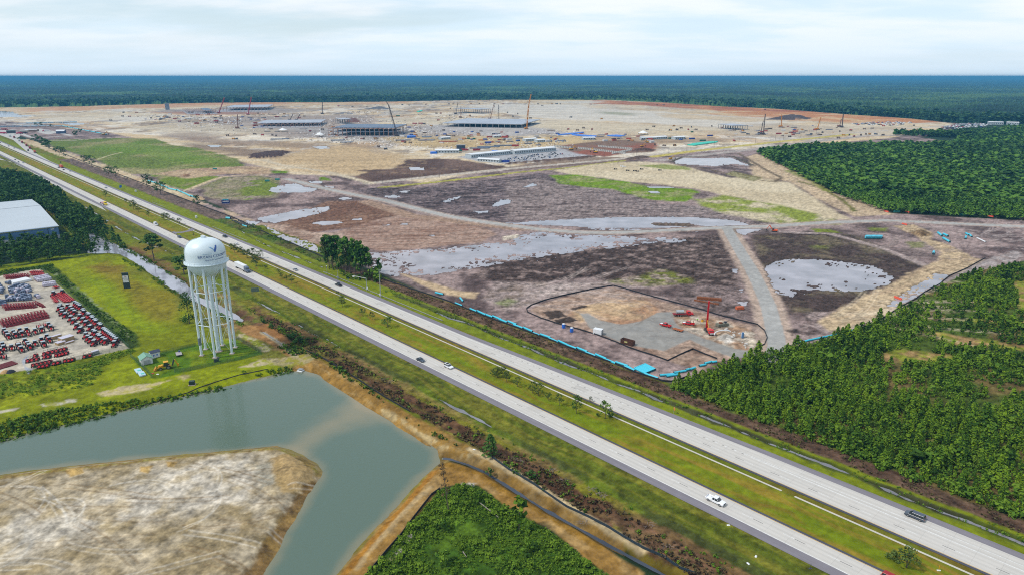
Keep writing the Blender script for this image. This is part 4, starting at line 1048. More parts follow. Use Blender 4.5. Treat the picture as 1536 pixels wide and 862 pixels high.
def crown_lumps(rng, n, k, z0, z1, R, prof=1.0, lump=.36):
 """k clumps of foliage spread through an egg of radius R from z0 to z1"""
 cz = rng.uniform(z0, z1, k); th = rng.uniform(0, 2 * math.pi, k)
 mid = (cz - z0) / (z1 - z0)
 env = R * np.sqrt(np.clip(1 - (2 * mid - .9) ** 2 * prof, .08, 1))
 rad = env * np.sqrt(rng.uniform(.05, 1, k))
 cx, cy = rad * np.cos(th), rad * np.sin(th)
 lt = rng.normal(0, .22, k)
 i = rng.integers(0, k, n)
 d = rng.normal(0, 1, (n, 3)); d /= np.linalg.norm(d, axis=1, keepdims=True)
 lr = lump * R * rng.uniform(.75, 1.15, k)
 c = np.stack([cx[i], cy[i], cz[i]], -1) + d * lr[i][:, None] * rng.uniform(.7, 1.05, n)[:, None] * np.array([1, 1, .75])
 nrm = d * .8 + np.array([0, 0, .5])
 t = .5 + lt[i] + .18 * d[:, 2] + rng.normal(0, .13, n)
 return c, nrm, t, list(zip(cx, cy, cz))
def make_tree(kind, rng, n):
 """unit height: crown V (4n,3), face tint (n), and a trunk builder"""
 limbs = []
 if kind == 'young':
  c, nr, t = crown_young_pine(rng, n); size = .075 * (160 / n) ** .5
 elif kind == 'pine':                                               # tall pine, bare below
  c, nr, t, limbs = crown_lumps(rng, n, 16, .40, .97, .20, .9, .38); size = .06 * (160 / n) ** .5
 elif kind == 'wood':                                               # broad mixed tree of a wood
  c, nr, t, limbs = crown_lumps(rng, n, 20, .20, .93, .30, .8, .34); size = .075 * (160 / n) ** .5
 elif kind == 'plant':                                              # plantation pine, narrow crown
  c, nr, t = crown_young_pine(rng, n); c[:, 2] = .22 + .78 * c[:, 2]; size = .070 * (160 / n) ** .5
 elif kind == 'open':                                               # small airy median tree
  c, nr, t, limbs = crown_lumps(rng, n, 30, .30, .93, .36, .7, .29); size = .058 * (160 / n) ** .5
 elif kind == 'dead':
  c, nr, t, limbs = crown_lumps(rng, n, 26, .30, .97, .10, .5, .3); size = .012
 elif kind == 'dense':
  c, nr, t, limbs = crown_lumps(rng, n, 34, .05, .93, .34, .75, .34); size = .06 * (160 / n) ** .5
 else:                                                              # bush
  c, nr, t, limbs = crown_lumps(rng, n, 8, .15, .85, .55, .6, .5); size = .11 * (160 / n) ** .5
 V = leaves(c, nr, np.full(n, size), t, rng)
 V[:, 2] = np.maximum(V[:, 2], .005)
 return V, np.clip(t, 0, 1), limbs
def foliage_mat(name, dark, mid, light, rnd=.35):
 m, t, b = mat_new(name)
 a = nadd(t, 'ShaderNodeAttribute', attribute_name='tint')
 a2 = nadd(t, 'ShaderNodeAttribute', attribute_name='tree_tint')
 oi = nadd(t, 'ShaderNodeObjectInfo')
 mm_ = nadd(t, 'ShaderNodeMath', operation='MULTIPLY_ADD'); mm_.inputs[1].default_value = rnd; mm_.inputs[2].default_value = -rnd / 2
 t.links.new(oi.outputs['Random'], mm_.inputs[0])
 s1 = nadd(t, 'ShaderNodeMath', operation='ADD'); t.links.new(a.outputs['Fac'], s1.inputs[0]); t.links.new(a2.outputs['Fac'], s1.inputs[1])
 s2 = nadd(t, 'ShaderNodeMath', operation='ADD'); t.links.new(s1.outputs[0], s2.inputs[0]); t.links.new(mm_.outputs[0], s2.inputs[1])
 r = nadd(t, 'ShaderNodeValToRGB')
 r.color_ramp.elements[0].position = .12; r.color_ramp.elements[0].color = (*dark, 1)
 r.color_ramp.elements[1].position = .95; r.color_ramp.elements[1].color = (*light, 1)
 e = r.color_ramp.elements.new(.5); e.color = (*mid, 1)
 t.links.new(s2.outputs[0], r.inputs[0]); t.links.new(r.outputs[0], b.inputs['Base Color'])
 b.inputs['Roughness'].default_value = .75; b.inputs['Specular IOR Level'].default_value = .15
 tr = nadd(t, 'ShaderNodeBsdfTranslucent'); t.links.new(r.outputs[0], tr.inputs['Color'])
 ms = nadd(t, 'ShaderNodeMixShader'); ms.inputs[0].default_value = .22
 out = t.nodes['Material Output']
 t.links.new(b.outputs[0], ms.inputs[1]); t.links.new(tr.outputs[0], ms.inputs[2]); t.links.new(ms.outputs[0], out.inputs['Surface'])
 return m
F_PINE = foliage_mat('pine_foliage', (.018, .050, .006), (.058, .128, .010), (.170, .270, .014))
F_WOOD = foliage_mat('wood_foliage', (.015, .044, .012), (.035, .092, .018), (.075, .150, .022))
F_PLANT = foliage_mat('plantation_foliage', (.018, .060, .012), (.050, .130, .020), (.115, .225, .026))
F_OPEN = foliage_mat('median_foliage', (.028, .052, .012), (.060, .098, .022), (.120, .170, .038))
F_BUSH = foliage_mat('bush_foliage', (.030, .070, .008), (.065, .140, .012), (.140, .230, .018))
F_DRY = foliage_mat('dry_scrub', (.030, .020, .013), (.075, .050, .032), (.13, .12, .035))
F_RED = foliage_mat('dead_needles', (.06, .04, .02), (.10, .065, .03), (.16, .11, .05))
M_BARK = paint('bark', (.105, .082, .066), .9, var=.4, scale=6)
M_BARKP = paint('pale_bark', (.24, .21, .18), .9, var=.4, scale=6)
def tree_mesh(kind, seed, n, mat):
 rng = np.random.default_rng(seed)
 V, t, limbs = make_tree(kind, rng, n)
 Qf = np.arange(len(V)).reshape(-1, 4)
 me = np_mesh(kind + '_crown', V, Q=Qf)
 fa = me.attributes.new('tint', 'FLOAT', 'FACE'); fa.data.foreach_set('value', t.astype(np.float32))
 me.materials.append(mat)
 tb = MB(); top = {'young': .9, 'pine': .9, 'wood': .7, 'plant': .85, 'open': .72, 'bush': .5, 'dense': .7, 'dead': .97}[kind]
 rad = {'young': .012, 'pine': .014, 'wood': .02, 'plant': .012, 'open': .022, 'bush': .02, 'dense': .02, 'dead': .012}[kind]
 p = Vector((0, 0, -.03)); st = 5
 for i in range(st):
  q = Vector((rng.normal(0, .008), rng.normal(0, .008), top * (i + 1) / st))
  tb.tube(p, q, rad * (1 - i / st * .8), rad * (1 - (i + 1) / st * .8), 6, cap=False); p = q
 for (x, y, z) in limbs[:8]:
  zb = max(z - math.hypot(x, y) * .9, top * .3)
  tb.tube((0, 0, min(zb, top)), (x * .9, y * .9, z), rad * .4, rad * .12, 4, cap=False)
 me2 = bpy.data.meshes.new(kind + '_trunk'); me2.from_pydata(tb.v, [], tb.f)
 me2.materials.append(M_BARK)
 return me, me2
_TM = {}
def tree_variants(kind, n, mat, k=5):
 key = (kind, n, mat.name, k)
 if key not in _TM:
  _TM[key] = [tree_mesh(kind, 100 + 7 * i + len(kind), n, mat) for i in range(k)]
 return _TM[key]
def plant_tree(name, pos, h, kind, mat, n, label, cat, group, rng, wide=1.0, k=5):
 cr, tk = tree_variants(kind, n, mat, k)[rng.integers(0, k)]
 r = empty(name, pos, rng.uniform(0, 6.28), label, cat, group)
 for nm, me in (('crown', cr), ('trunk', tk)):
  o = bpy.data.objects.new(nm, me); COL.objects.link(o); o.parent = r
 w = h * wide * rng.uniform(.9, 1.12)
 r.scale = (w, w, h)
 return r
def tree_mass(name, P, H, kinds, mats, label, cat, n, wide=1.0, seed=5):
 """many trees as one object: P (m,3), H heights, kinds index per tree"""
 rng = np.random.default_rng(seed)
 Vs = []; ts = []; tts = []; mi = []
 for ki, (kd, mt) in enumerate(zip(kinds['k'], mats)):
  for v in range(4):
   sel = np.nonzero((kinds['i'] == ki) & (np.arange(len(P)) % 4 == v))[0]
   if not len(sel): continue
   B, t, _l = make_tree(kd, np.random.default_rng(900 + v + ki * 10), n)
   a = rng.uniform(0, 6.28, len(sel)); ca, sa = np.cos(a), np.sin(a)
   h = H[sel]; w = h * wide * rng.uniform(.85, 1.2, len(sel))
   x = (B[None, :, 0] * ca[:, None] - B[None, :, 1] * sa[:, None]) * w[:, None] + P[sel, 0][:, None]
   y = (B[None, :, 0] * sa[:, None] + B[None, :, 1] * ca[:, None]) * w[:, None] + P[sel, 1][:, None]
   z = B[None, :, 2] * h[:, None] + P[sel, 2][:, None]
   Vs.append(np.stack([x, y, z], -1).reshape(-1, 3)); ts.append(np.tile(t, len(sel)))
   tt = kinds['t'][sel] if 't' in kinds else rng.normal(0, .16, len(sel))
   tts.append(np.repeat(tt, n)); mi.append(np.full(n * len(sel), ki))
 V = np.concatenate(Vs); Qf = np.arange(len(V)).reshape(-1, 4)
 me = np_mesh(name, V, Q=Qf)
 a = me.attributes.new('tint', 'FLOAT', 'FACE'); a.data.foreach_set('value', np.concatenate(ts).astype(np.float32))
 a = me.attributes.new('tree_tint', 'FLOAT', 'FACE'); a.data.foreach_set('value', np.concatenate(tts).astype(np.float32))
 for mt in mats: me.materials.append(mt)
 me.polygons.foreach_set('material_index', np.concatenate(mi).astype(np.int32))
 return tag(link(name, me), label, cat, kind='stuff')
def scatter(pts, step, rng, holes=(), line=None, jit=.42):
 P = W(pts); x0, y0 = P.min(0); x1, y1 = P.max(0)
 gx, gy = np.meshgrid(np.arange(x0, x1, step), np.arange(y0, y1, step))
 x = gx.ravel() + rng.uniform(-jit, jit, gx.size) * step; y = gy.ravel() + rng.uniform(-jit, jit, gx.size) * step
 k = sdist(x, y, P) < 0
 for h in holes:
  k &= sdist(x, y, W(h)) > 0
 return np.stack([x[k], y[k], np.zeros(k.sum())], -1)
# ------------------------------------------------------------------ the woods
rg = np.random.default_rng(42)
# young pines by the motorway, right
R1 = [(1004, 577), (1085, 553), (1140, 531), (1215, 517), (1290, 497), (1345, 470), (1400, 434), (1450, 412), (1536, 393), (1760, 362), (1900, 700), (1760, 880), (1620, 815), (1536, 777), (1449, 749), (1358, 709), (1272, 678), (1188, 647), (1160, 636), (1086, 613), (1047, 595)]
CLEAR = [B7((960, 372), (1060, 375), (1540, 455), (1700, 480), (1700, 510), (1532, 475), (1190, 470), (1040, 420)),
         B7((1090, 305), (1300, 300), (1700, 318), (1700, 350), (1330, 330), (1120, 300)),
         B7((690, 500), (830, 470), (1000, 490), (1200, 520), (1180, 545), (900, 555), (720, 540)),
         B7((1460, 80), (1600, 80), (1600, 240), (1500, 240)),
         B7((1180, 640), (1330, 655), (1340, 700), (1250, 690)), B7((1280, 760), (1340, 760), (1340, 800), (1290, 800)),
         B7((1190, 190), (1260, 200), (1230, 220)), B7((1180, 270), (1300, 280), (1200, 300))]
P1 = scatter(R1, 2.3, rg)
dcl = np.full(len(P1), 99.)
for h in CLEAR:
 dcl = np.minimum(dcl, sdist(P1[:, 0], P1[:, 1], W(h)))
nn = fbm(P1[:, 0], P1[:, 1], 18, 8, 3)
ppx = np.array([proj(Vector(q)) for q in P1]); bkr = (ppx[:, 0] > 1330) & (ppx[:, 1] < 610)
keep = (dcl + nn * 3 > 0) & ((nn > -.55) | (rg.random(len(P1)) < .45)) & ((~bkr) | (nn > -.05) | (rg.random(len(P1)) < .35))
P1 = P1[keep]; nn = nn[keep]
d1 = np.hypot(P1[:, 0], P1[:, 1])
# taller in the stands near the motorway, shrubby at the back right
bk = sstep(-150, 60, (P1[:, 0] - 150) * .6 - (P1[:, 1] - 330) * .2)
H1 = rg.uniform(2.8, 5.2, len(P1)) * (1 + .25 * nn) * rg.choice([.6, 1.0, 1.25, 1.7], len(P1), p=[.3, .52, .12, .06])
pp1 = np.array([proj(Vector(q)) for q in P1]); BACKR = (pp1[:, 0] > 1330) & (pp1[:, 1] < 610)
K1 = (rg.random(len(P1)) < np.where(BACKR, .62, np.where(d1 > 300, .45, .36))).astype(int)        # 1 = bush
H1 = np.where(K1 == 1, H1 * rg.uniform(.35, .8, len(P1)), H1) * np.where(BACKR, .85, 1)
T1 = rg.normal(0, .2, len(P1)) + .45 * fbm(P1[:, 0], P1[:, 1], 26, 12, 3) + np.where(rg.random(len(P1)) < .14, .35, 0) + K1 * .14
order = np.argsort(-(H1 / d1))
inv = (np.abs(P1[:, 0] / P1[:, 1]) < .80)
order = [i for i in order if inv[i] and K1[i] == 0]
PIN1 = set(order[:270])
for i in order[:270]:
 plant_tree('young_pine', P1[i], H1[i], 'young', F_PINE, 220, 'young green pine in the dense stand between the motorway verge and the mud field', 'pine tree', 'young pines in the stand by the motorway', rg)
rest = np.array([i for i in range(len(P1)) if i not in PIN1])
near = rest[d1[rest] < 330]; far_ = rest[d1[rest] >= 330]
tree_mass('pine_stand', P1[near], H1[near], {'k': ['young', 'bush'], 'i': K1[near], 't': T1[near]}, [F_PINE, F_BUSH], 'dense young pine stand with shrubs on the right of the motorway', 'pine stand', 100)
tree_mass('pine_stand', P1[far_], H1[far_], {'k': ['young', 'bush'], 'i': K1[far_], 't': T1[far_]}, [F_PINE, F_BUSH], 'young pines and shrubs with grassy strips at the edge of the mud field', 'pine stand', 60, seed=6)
# weeds along its lower edge
pe = np.array([RC + RD * s + RN * (53.5 + rg.normal(0, 1.6)) for s in rg.uniform(40, 330, 420)])
pe = np.concatenate([pe, np.zeros((len(pe), 1))], 1)
tree_mass('weeds', pe, rg.uniform(.8, 2.6, len(pe)), {'k': ['bush'], 'i': np.zeros(len(pe), int), 't': rg.normal(.12, .2, len(pe))}, [F_BUSH], 'yellow green weeds along the lower edge of the pine stand', 'weeds', 40, seed=8)
# plantation beyond the mud field
R2 = [(1137, 230), (1200, 223), (1330, 219.5), (1420, 218), (1434, 214), (1442, 207), (1385, 205.5), (1338, 203.5), (1345, 199.5), (1420, 201.5), (1480, 196.5), (1536, 193), (1760, 186), (1900, 260), (1800, 348), (1536, 331), (1440, 326), (1325, 318.5), (1260, 296), (1200, 263), (1150, 238)]
P2 = scatter(R2, 4.8, rg)
P2 = P2[np.abs(P2[:, 0] / P2[:, 1]) < .9]
d2_ = np.hypot(P2[:, 0], P2[:, 1])
P2 = P2[rg.random(len(P2)) < np.clip(1.35 - d2_ / 1600, .4, 1)]
d2_ = np.hypot(P2[:, 0], P2[:, 1])
m2 = fbm(P2[:, 0], P2[:, 1], 110, 15, 3)
H2 = rg.uniform(7, 10.5, len(P2)) * np.where(rg.random(len(P2)) < .08, 1.3, 1) * (1 + .25 * m2)
K2 = ((m2 + rg.normal(0, .25, len(P2))) > .25).astype(int)
T2 = .16 * np.clip((900 - d2_) / 400, -.6, 1) + rg.normal(0, .17, len(P2)) + .32 * fbm(P2[:, 0], P2[:, 1], 45, 16, 3)
print('R1', len(P1), 'R2', len(P2))
a = d2_ < 800
tree_mass('pine_plantation', P2[a], H2[a], {'k': ['plant', 'wood'], 'i': K2[a], 't': T2[a]}, [F_PLANT, F_WOOD], 'dark green pine plantation beyond the mud field on the right', 'pine plantation', 56, wide=1.1, seed=9)
tree_mass('pine_plantation', P2[~a], H2[~a], {'k': ['plant', 'wood'], 'i': K2[~a], 't': T2[~a]}, [F_PLANT, F_WOOD], 'far end of the dark green plantation beside the worker car park', 'pine plantation', 20, wide=1.6, seed=10)
# undergrowth mat under it
# far forest: canopy sheet to the horizon and single crowns along its near edge
FEDGE = [(-900, 171), (-300, 166), (0, 161.5), (130, 159.5), (150, 158.5), (300, 154.6), (380, 154), (490, 153.6), (602, 152.4), (719, 150), (906, 150), (995, 154), (1086, 160), (1160, 163.2), (1266, 171.5), (1371, 178.5), (1413, 183), (1501, 186.3), (1560, 187), (1800, 186), (2300, 186)]
fe_x = np.array([p[0] for p in FEDGE], float); fe_y = np.array([p[1] for p in FEDGE], float)
fu = np.concatenate([np.arange(-1.2, -.8, .01), np.arange(-.8, .8, 1.3 / 1024), np.arange(.8, 1.2, .01)])
fy = np.concatenate([np.linspace(117.2, 125, 34)[:-1], np.arange(125, 191, .34)])
fv = (fy - 431) / FPX; ft = CAM_H / (_sp + fv * _cp)
FX = (fu[None] * ft[:, None]); FYW = np.repeat(((_cp - fv * _sp) * ft)[:, None], len(fu), 1)
edge_px = np.interp(768 + fu * FPX, fe_x, fe_y)
ins = (fy[:, None] + fbm(FX, FYW, 90, 31, 3) * .35) < edge_px[None, :]
fx_, fy_ = FX.ravel(), FYW.ravel(); fd = np.hypot(fx_, fy_)
fz = 14 + 5 * fbm(fx_, fy_, 14, 32, 2) + 4 * fbm(fx_, fy_, 60, 33, 3) + 4 * fbm(fx_, fy_, 500, 34, 3) + RNG.uniform(-4, 4, len(fx_)) * np.clip(1.4 - fd / 9000, .3, 1)
fcl = fbm(fx_, fy_, 900, 35, 4)
fz = np.where(fcl > .62, fz * .3, fz)
fz = np.where(ins.ravel(), np.maximum(fz, 2), -2)
tin = .40 + .55 * fbm(fx_, fy_, 260, 36, 4) + .40 * fbm(fx_, fy_, 1500, 37, 3) + RNG.normal(0, .2, len(fx_)) + np.where(fcl > .50, .45, 0)
fi = np.arange(FX.size).reshape(FX.shape)
FQ = np.stack([fi[1:, :-1], fi[1:, 1:], fi[:-1, 1:], fi[:-1, :-1]], -1).reshape(-1, 4)
anyin = ins.ravel()[FQ].any(1)
FQ = FQ[anyin]
used = np.unique(FQ); remap = np.full(FX.size, -1); remap[used] = np.arange(len(used))
me = np_mesh('forest', np.stack([fx_, fy_, fz], -1)[used], Q=remap[FQ])
va = me.attributes.new('tint', 'FLOAT', 'POINT'); va.data.foreach_set('value', np.clip(tin, 0, 1.1)[used].astype(np.float32))
F_FAR = foliage_mat('far_forest_canopy', (.006, .024, .014), (.024, .070, .026), (.085, .160, .040), rnd=0)
me.materials.append(F_FAR)
tag(link('forest', me), 'unbroken dark green forest reaching to the horizon behind the construction site', 'forest', kind='stuff')
ex = rg.uniform(-1.0, 1.0, 9000)
ey = np.interp(768 + ex * FPX, fe_x, fe_y) - np.abs(rg.normal(0, 1.0, len(ex))) ** 1.3 * 2.2 - .05
ev = (ey - 431) / FPX; et = CAM_H / (_sp + ev * _cp)
PF = np.stack([ex * et, (_cp - ev * _sp) * et, np.zeros(len(ex))], -1)
tree_mass('forest_edge', PF, rg.uniform(14, 22, len(PF)), {'k': ['wood', 'plant'], 'i': (rg.random(len(PF)) < .5).astype(int), 't': rg.normal(-.05, .15, len(PF))}, [F_FAR, F_FAR], 'front rank of the far forest along the edge of the cleared site', 'forest', 14, wide=1.5, seed=12)
# haze: one closed box of thin even air round everything
HB = MB(); HB.box((0, 29000, 64.0), (90000, 62000, 138.0))
def haze_mat():
 m = bpy.data.materials.new('haze_air'); m.use_nodes = True; t = m.node_tree
 for n in list(t.nodes):
  if n.type != 'OUTPUT_MATERIAL': t.nodes.remove(n)
 pv_ = nadd(t, 'ShaderNodeVolumePrincipled')
 pv_.inputs['Color'].default_value = (.10, .36, .62, 1)
 pv_.inputs['Density'].default_value = HAZE_D
 pv_.inputs['Anisotropy'].default_value = 0.0
 t.links.new(pv_.outputs[0], t.nodes['Material Output'].inputs['Volume'])
 return m
HAZE_D = 9.5e-5
hz = HB.build('haze', haze_mat()); tag(hz, kind='stuff')
# ------------------------------------------------------------------ helpers for things
def ang(p, q, z=0.0):
 a = G(*p, z); b = G(*q, z)
 return math.atan2(b[1] - a[1], b[0] - a[0])
def dist(p, q, z=0.0):
 a = G(*p, z); b = G(*q, z)
 return math.hypot(b[0] - a[0], b[1] - a[1])
def ppm(px, py):
 """photo pixels per metre of height, roughly, for something standing at this pixel"""
 a = GV((px, py)); y1 = proj(a + Vector((0, 0, 1)))[1]
 return max(py - y1, 1e-3)
RED = paint('red_paint', C(196, 26, 34), .4, var=.15); REDD = paint('dark_red_paint', C(150, 40, 48), .5, var=.2)
WHT = paint('white_paint', C(236, 238, 240, .75), .4, var=.08); BLK = paint('black_rubber', (.02, .02, .022), .8); GREYD = paint('dark_grey', C(74, 78, 86), .5)
GREY = paint('grey_metal', C(160, 164, 168), .45, metal=.3); GLASS = paint('dark_glass', (.025, .032, .04), .08, spec=.8, var=.1)
RIM = paint('wheel_rim', C(170, 172, 176), .35, metal=.5); YEL = paint('machine_yellow', C(236, 176, 30), .45); ORG = paint('machine_orange', C(236, 96, 40), .45)
LAMP = paint('lamp_lens', C(225, 228, 230), .15, spec=.8); TAIL = paint('tail_lens', C(170, 20, 24), .25)
SILT = paint('silt_fence_fabric', (.016, .018, .024), .75, var=.3); WOOD = paint('weathered_wood', C(176, 148, 112), .85, var=.25)
CYAN = paint('blue_pipe', C(70, 206, 232), .4, var=.10); CYAND = paint('pipe_mouth', (.02, .05, .06), .8)
BLUE = paint('blue_plastic', C(30, 110, 220), .4); GREEN = paint('green_metal_roof', C(128, 176, 152), .5); RUSTM = paint('rust', C(136, 82, 50), .85, var=.3)
CHAIN = None
def chain_mat():
 m, t, b = mat_new('chain_link'); b.inputs['Base Color'].default_value = (.05, .11, .06, 1)
 tr = nadd(t, 'ShaderNodeBsdfTransparent'); mx = nadd(t, 'ShaderNodeMixShader'); mx.inputs[0].default_value = .45
 t.links.new(tr.outputs[0], mx.inputs[1]); t.links.new(b.outputs[0], mx.inputs[2]); t.links.new(mx.outputs[0], t.nodes['Material Output'].inputs['Surface'])
 return m
CHAIN = chain_mat()
# ------------------------------------------------------------------ water tower
TB = GZ(328.2, 526.6); TB.z = max(TB.z, 0)
t_root = empty('water_tower', (TB.x, TB.y, TB.z), 0, 'white multi-leg water tower with a domed tank standing on the lawn beside the pond', 'water tower')
M_TWR = paint('tower_white_paint', C(226, 240, 246, .74), .35, var=.05, scale=.25, spec=.5)
M_TBL = paint('lettering_blue', C(96, 122, 174), .5); M_TDB = paint('lettering_dark_blue', C(64, 102, 182), .5); M_TLB = paint('lettering_light_blue', C(130, 180, 222), .5)
def zof(base, ypx):
 lo, hi = 0.0, 80.0
 for _ in range(50):
  m_ = (lo + hi) / 2
  if proj(base + Vector((0, 0, m_)))[1] > ypx: lo = m_
  else: hi = m_
 return lo
Z_TOP = zof(TB, 357.0); Z_RING = zof(TB, 391.5); Z_BOT = zof(TB, 406.0)
dep = TB.y * _cp + (CAM_H - Z_RING) * _sp
R_T = 28.2 / (FPX / dep)
R_B = 31.6 / (FPX / dep)
Z_SH = Z_RING + (Z_TOP - Z_RING) * .40
print('tower', TB, Z_TOP, Z_RING, Z_BOT, R_T)
prof = [(R_T, Z_RING)]
for i in range(15):
 a = i / 14 * math.pi / 2
 prof.append((R_T * math.cos(a) ** .80 if i < 14 else .05, Z_SH + (Z_TOP - Z_SH) * math.sin(a)))
bl = [(.05, Z_RING - (Z_RING - Z_BOT) * 1.55)]
for i in range(1, 9):
 a = i / 8 * math.pi / 2
 bl.append((R_T * math.sin(a), Z_RING - (Z_RING - Z_BOT) * 1.55 * math.cos(a)))
tank = MB().lathe(prof, 56).build('tank', M_TWR, t_root, smooth=True)
MB().lathe(bl, 56).build('tank_bottom', M_TWR, t_root, smooth=True)
cw = MB(); cw.lathe([(R_T - .05, Z_RING - .25), (R_B, Z_RING - .25), (R_B, Z_RING - .02), (R_T - .05, Z_RING - .02)], 48)
wk = cw.build('catwalk', M_TWR, t_root)
rl = MB()
for i in range(48):
 a0, a1 = 2 * math.pi * i / 48, 2 * math.pi * (i + 1) / 48
 p, q = Vector((R_B * math.cos(a0), R_B * math.sin(a0), 0)), Vector((R_B * math.cos(a1), R_B * math.sin(a1), 0))
 rl.tube(p + Vector((0, 0, Z_RING)), p + Vector((0, 0, Z_RING + 1.1)), .035, n=4)
 for h in (.55, 1.1):
  rl.tube(p + Vector((0, 0, Z_RING + h)), q + Vector((0, 0, Z_RING + h)), .03, n=4)
rl.build('railing', M_TWR, wk)
FEET = [(302.5, 532.4), (308.3, 523.3), (322.4, 536.2), (333.3, 517.5), (347.8, 529.5), (352.8, 520.4)]
feet = [Vector((*G(*p), 0)) - Vector((TB.x, TB.y, 0)) for p in FEET]
rr = sum(f.length for f in feet) / 6
feet = sorted(feet, key=lambda f: math.atan2(f.y, f.x))
a0 = sum(((math.atan2(f.y, f.x) - i * math.pi / 3) for i, f in enumerate(feet))) / 6
feet = [Vector((rr * math.cos(a0 + i * math.pi / 3), rr * math.sin(a0 + i * math.pi / 3), 0)) for i in range(6)]
print('legs radius', rr)
def leg_pt(i, z):
 f = feet[i % 6]; top = f.normalized() * (R_T * .93); k = z / Z_RING
 return Vector((f.x + (top.x - f.x) * k, f.y + (top.y - f.y) * k, z))
for i in range(6):
 lg = MB().tube(leg_pt(i, 0), leg_pt(i, Z_RING - .6), .52, n=16, cap=True).build('leg', M_TWR, t_root, smooth=False)
 MB().box((feet[i].x, feet[i].y, .12), (1.9, 1.9, .28)).build('footing', paint('footing_concrete', C(190, 170, 160), .9), lg)
zr1, zr2 = Z_RING * .345, Z_RING * .70
for zz in (zr1, zr2):
 m_ = MB()
 for i in range(6):
  m_.tube(leg_pt(i, zz), leg_pt(i + 1, zz), .17, n=8)
 m_.build('ring_strut', M_TWR, t_root)
for i in range(6):
 m_ = MB()
 for za, zb in ((0.5, zr1), (zr1, zr2), (zr2, Z_RING - 1.5)):
  m_.tube(leg_pt(i, za), leg_pt(i + 1, zb), .055, n=5); m_.tube(leg_pt(i + 1, za), leg_pt(i, zb), .055, n=5)
 m_.build('cross_brace', M_TWR, t_root)
ris = MB().tube((0, 0, 0), (0, 0, Z_BOT), .92, n=24).build('riser_pipe', M_TWR, t_root, smooth=False)
MB().lathe([(1.6, 0), (1.6, .4), (1.2, .55)], 20).build('flange', paint('footing_concrete', C(190, 170, 160), .9), ris)
MB().box((0, 0, Z_TOP + .35), (1.5, 1.2, 1.1)).tube((-1, .4, Z_TOP), (-1, .4, Z_TOP + .9), .3).build('roof_vent', M_TWR, t_root, bevel=.06)
ld = MB(); la = math.radians(198)
for r_ in (R_T + .18,):
 pv = None
 for rr_, zz in [(R_T, Z_RING)] + [p for p in prof[1:-2]]:
  c_ = Vector(((rr_ + .18) * math.cos(la), (rr_ + .18) * math.sin(la), zz + .08))
  if pv: ld.tube(pv, c_, .12, n=5)
  pv = c_
ld.build('ladder', M_TWR, t_root)
MB().box((leg_pt(0, 5).x, leg_pt(0, 5).y, 5), (1.35, 1.35, 3.4)).build('cable_guard', GREYD, t_root) if False else None
# dark ladder guard on the left front leg
li = min(range(6), key=lambda i: proj(TB + feet[i])[0])
MB().tube(leg_pt(li, 5.2), leg_pt(li, 8.6), .68, n=16).build('ladder_guard', paint('guard_grey', C(120, 132, 142), .5), t_root)
# lettering wrapped round the tank
def wrap_text(txt, size, ang_c, zc, mat, name, squash=1.0):
 cu = bpy.data.curves.new(name, 'FONT'); cu.body = txt; cu.size = size; cu.align_x = 'CENTER'; cu.align_y = 'CENTER'; cu.resolution_u = 3
 o = bpy.data.objects.new(name, cu); COL.objects.link(o)
 dg = bpy.context.evaluated_depsgraph_get(); me = bpy.data.meshes.new_from_object(o.evaluated_get(dg))
 bpy.data.objects.remove(o);
 place_wrap(me, ang_c, zc, squash)
 return link(name, me, mat, tank)
def place_wrap(me, ang_c, zc, squash=1.0):
 import bmesh
 bm = bmesh.new(); bm.from_mesh(me)
 bmesh.ops.triangulate(bm, faces=bm.faces)
 for _ in range(2):
  bmesh.ops.subdivide_edges(bm, edges=[e for e in bm.edges if e.calc_length() > .5], cuts=1, use_grid_fill=False)
  bmesh.ops.triangulate(bm, faces=bm.faces)
 zs = [p[1] for p in prof]; rs = [p[0] for p in prof]
 for v in bm.verts:
  z = zc + v.co.y; r = float(np.interp(z, zs, rs)) + .07
  a = ang_c + v.co.x * squash / R_T
  v.co = Vector((r * math.cos(a), r * math.sin(a), z))
 bm.to_mesh(me); bm.free()
view = math.atan2(-TB.y, -TB.x)
ac = view + math.radians(24)
Z_TX = zof(TB, 385.0) - .6
zt = Z_RING + (Z_TOP - Z_RING) * .17
wrap_text('BRYAN COUNTY', 1.75, ac, zt + 1.75, M_TBL, 'lettering', 1.02)
wrap_text('Board of Commissioners', .85, ac + .05, zt + .35, M_TBL, 'lettering', 1.0)
lw = MB(); lw.add([(-2.9, -.05, 0), (4.9, -.05, 0), (4.9, .05, 0), (-2.9, .05, 0)], [(0, 1, 2, 3)])
def flat(name, pts, mat, zc_, dx=0.0):
 me = bpy.data.meshes.new(name); me.from_pydata([(x + dx, y, 0) for x, y in pts], [], [tuple(range(len(pts)))])
 place_wrap(me, ac + .03, zc_)
 return link(name, me, mat, tank)
flat('logo_rule', [(-5.2, -.05), (-1.2, -.05), (-1.2, .04), (-5.2, .04)], M_TLB, zt + 3.0)
flat('logo', [(-.1, -1.3), (.5, -1.4), (2.1, .9), (2.0, 1.35), (1.4, 1.2), (.2, -.2)], M_TDB, zt + 4.9)
flat('logo', [(-.05, -1.1), (-.45, -.2), (-2.0, 1.0), (-1.0, .8), (.0, -.1), (.25, -.6)], M_TLB, zt + 4.9)
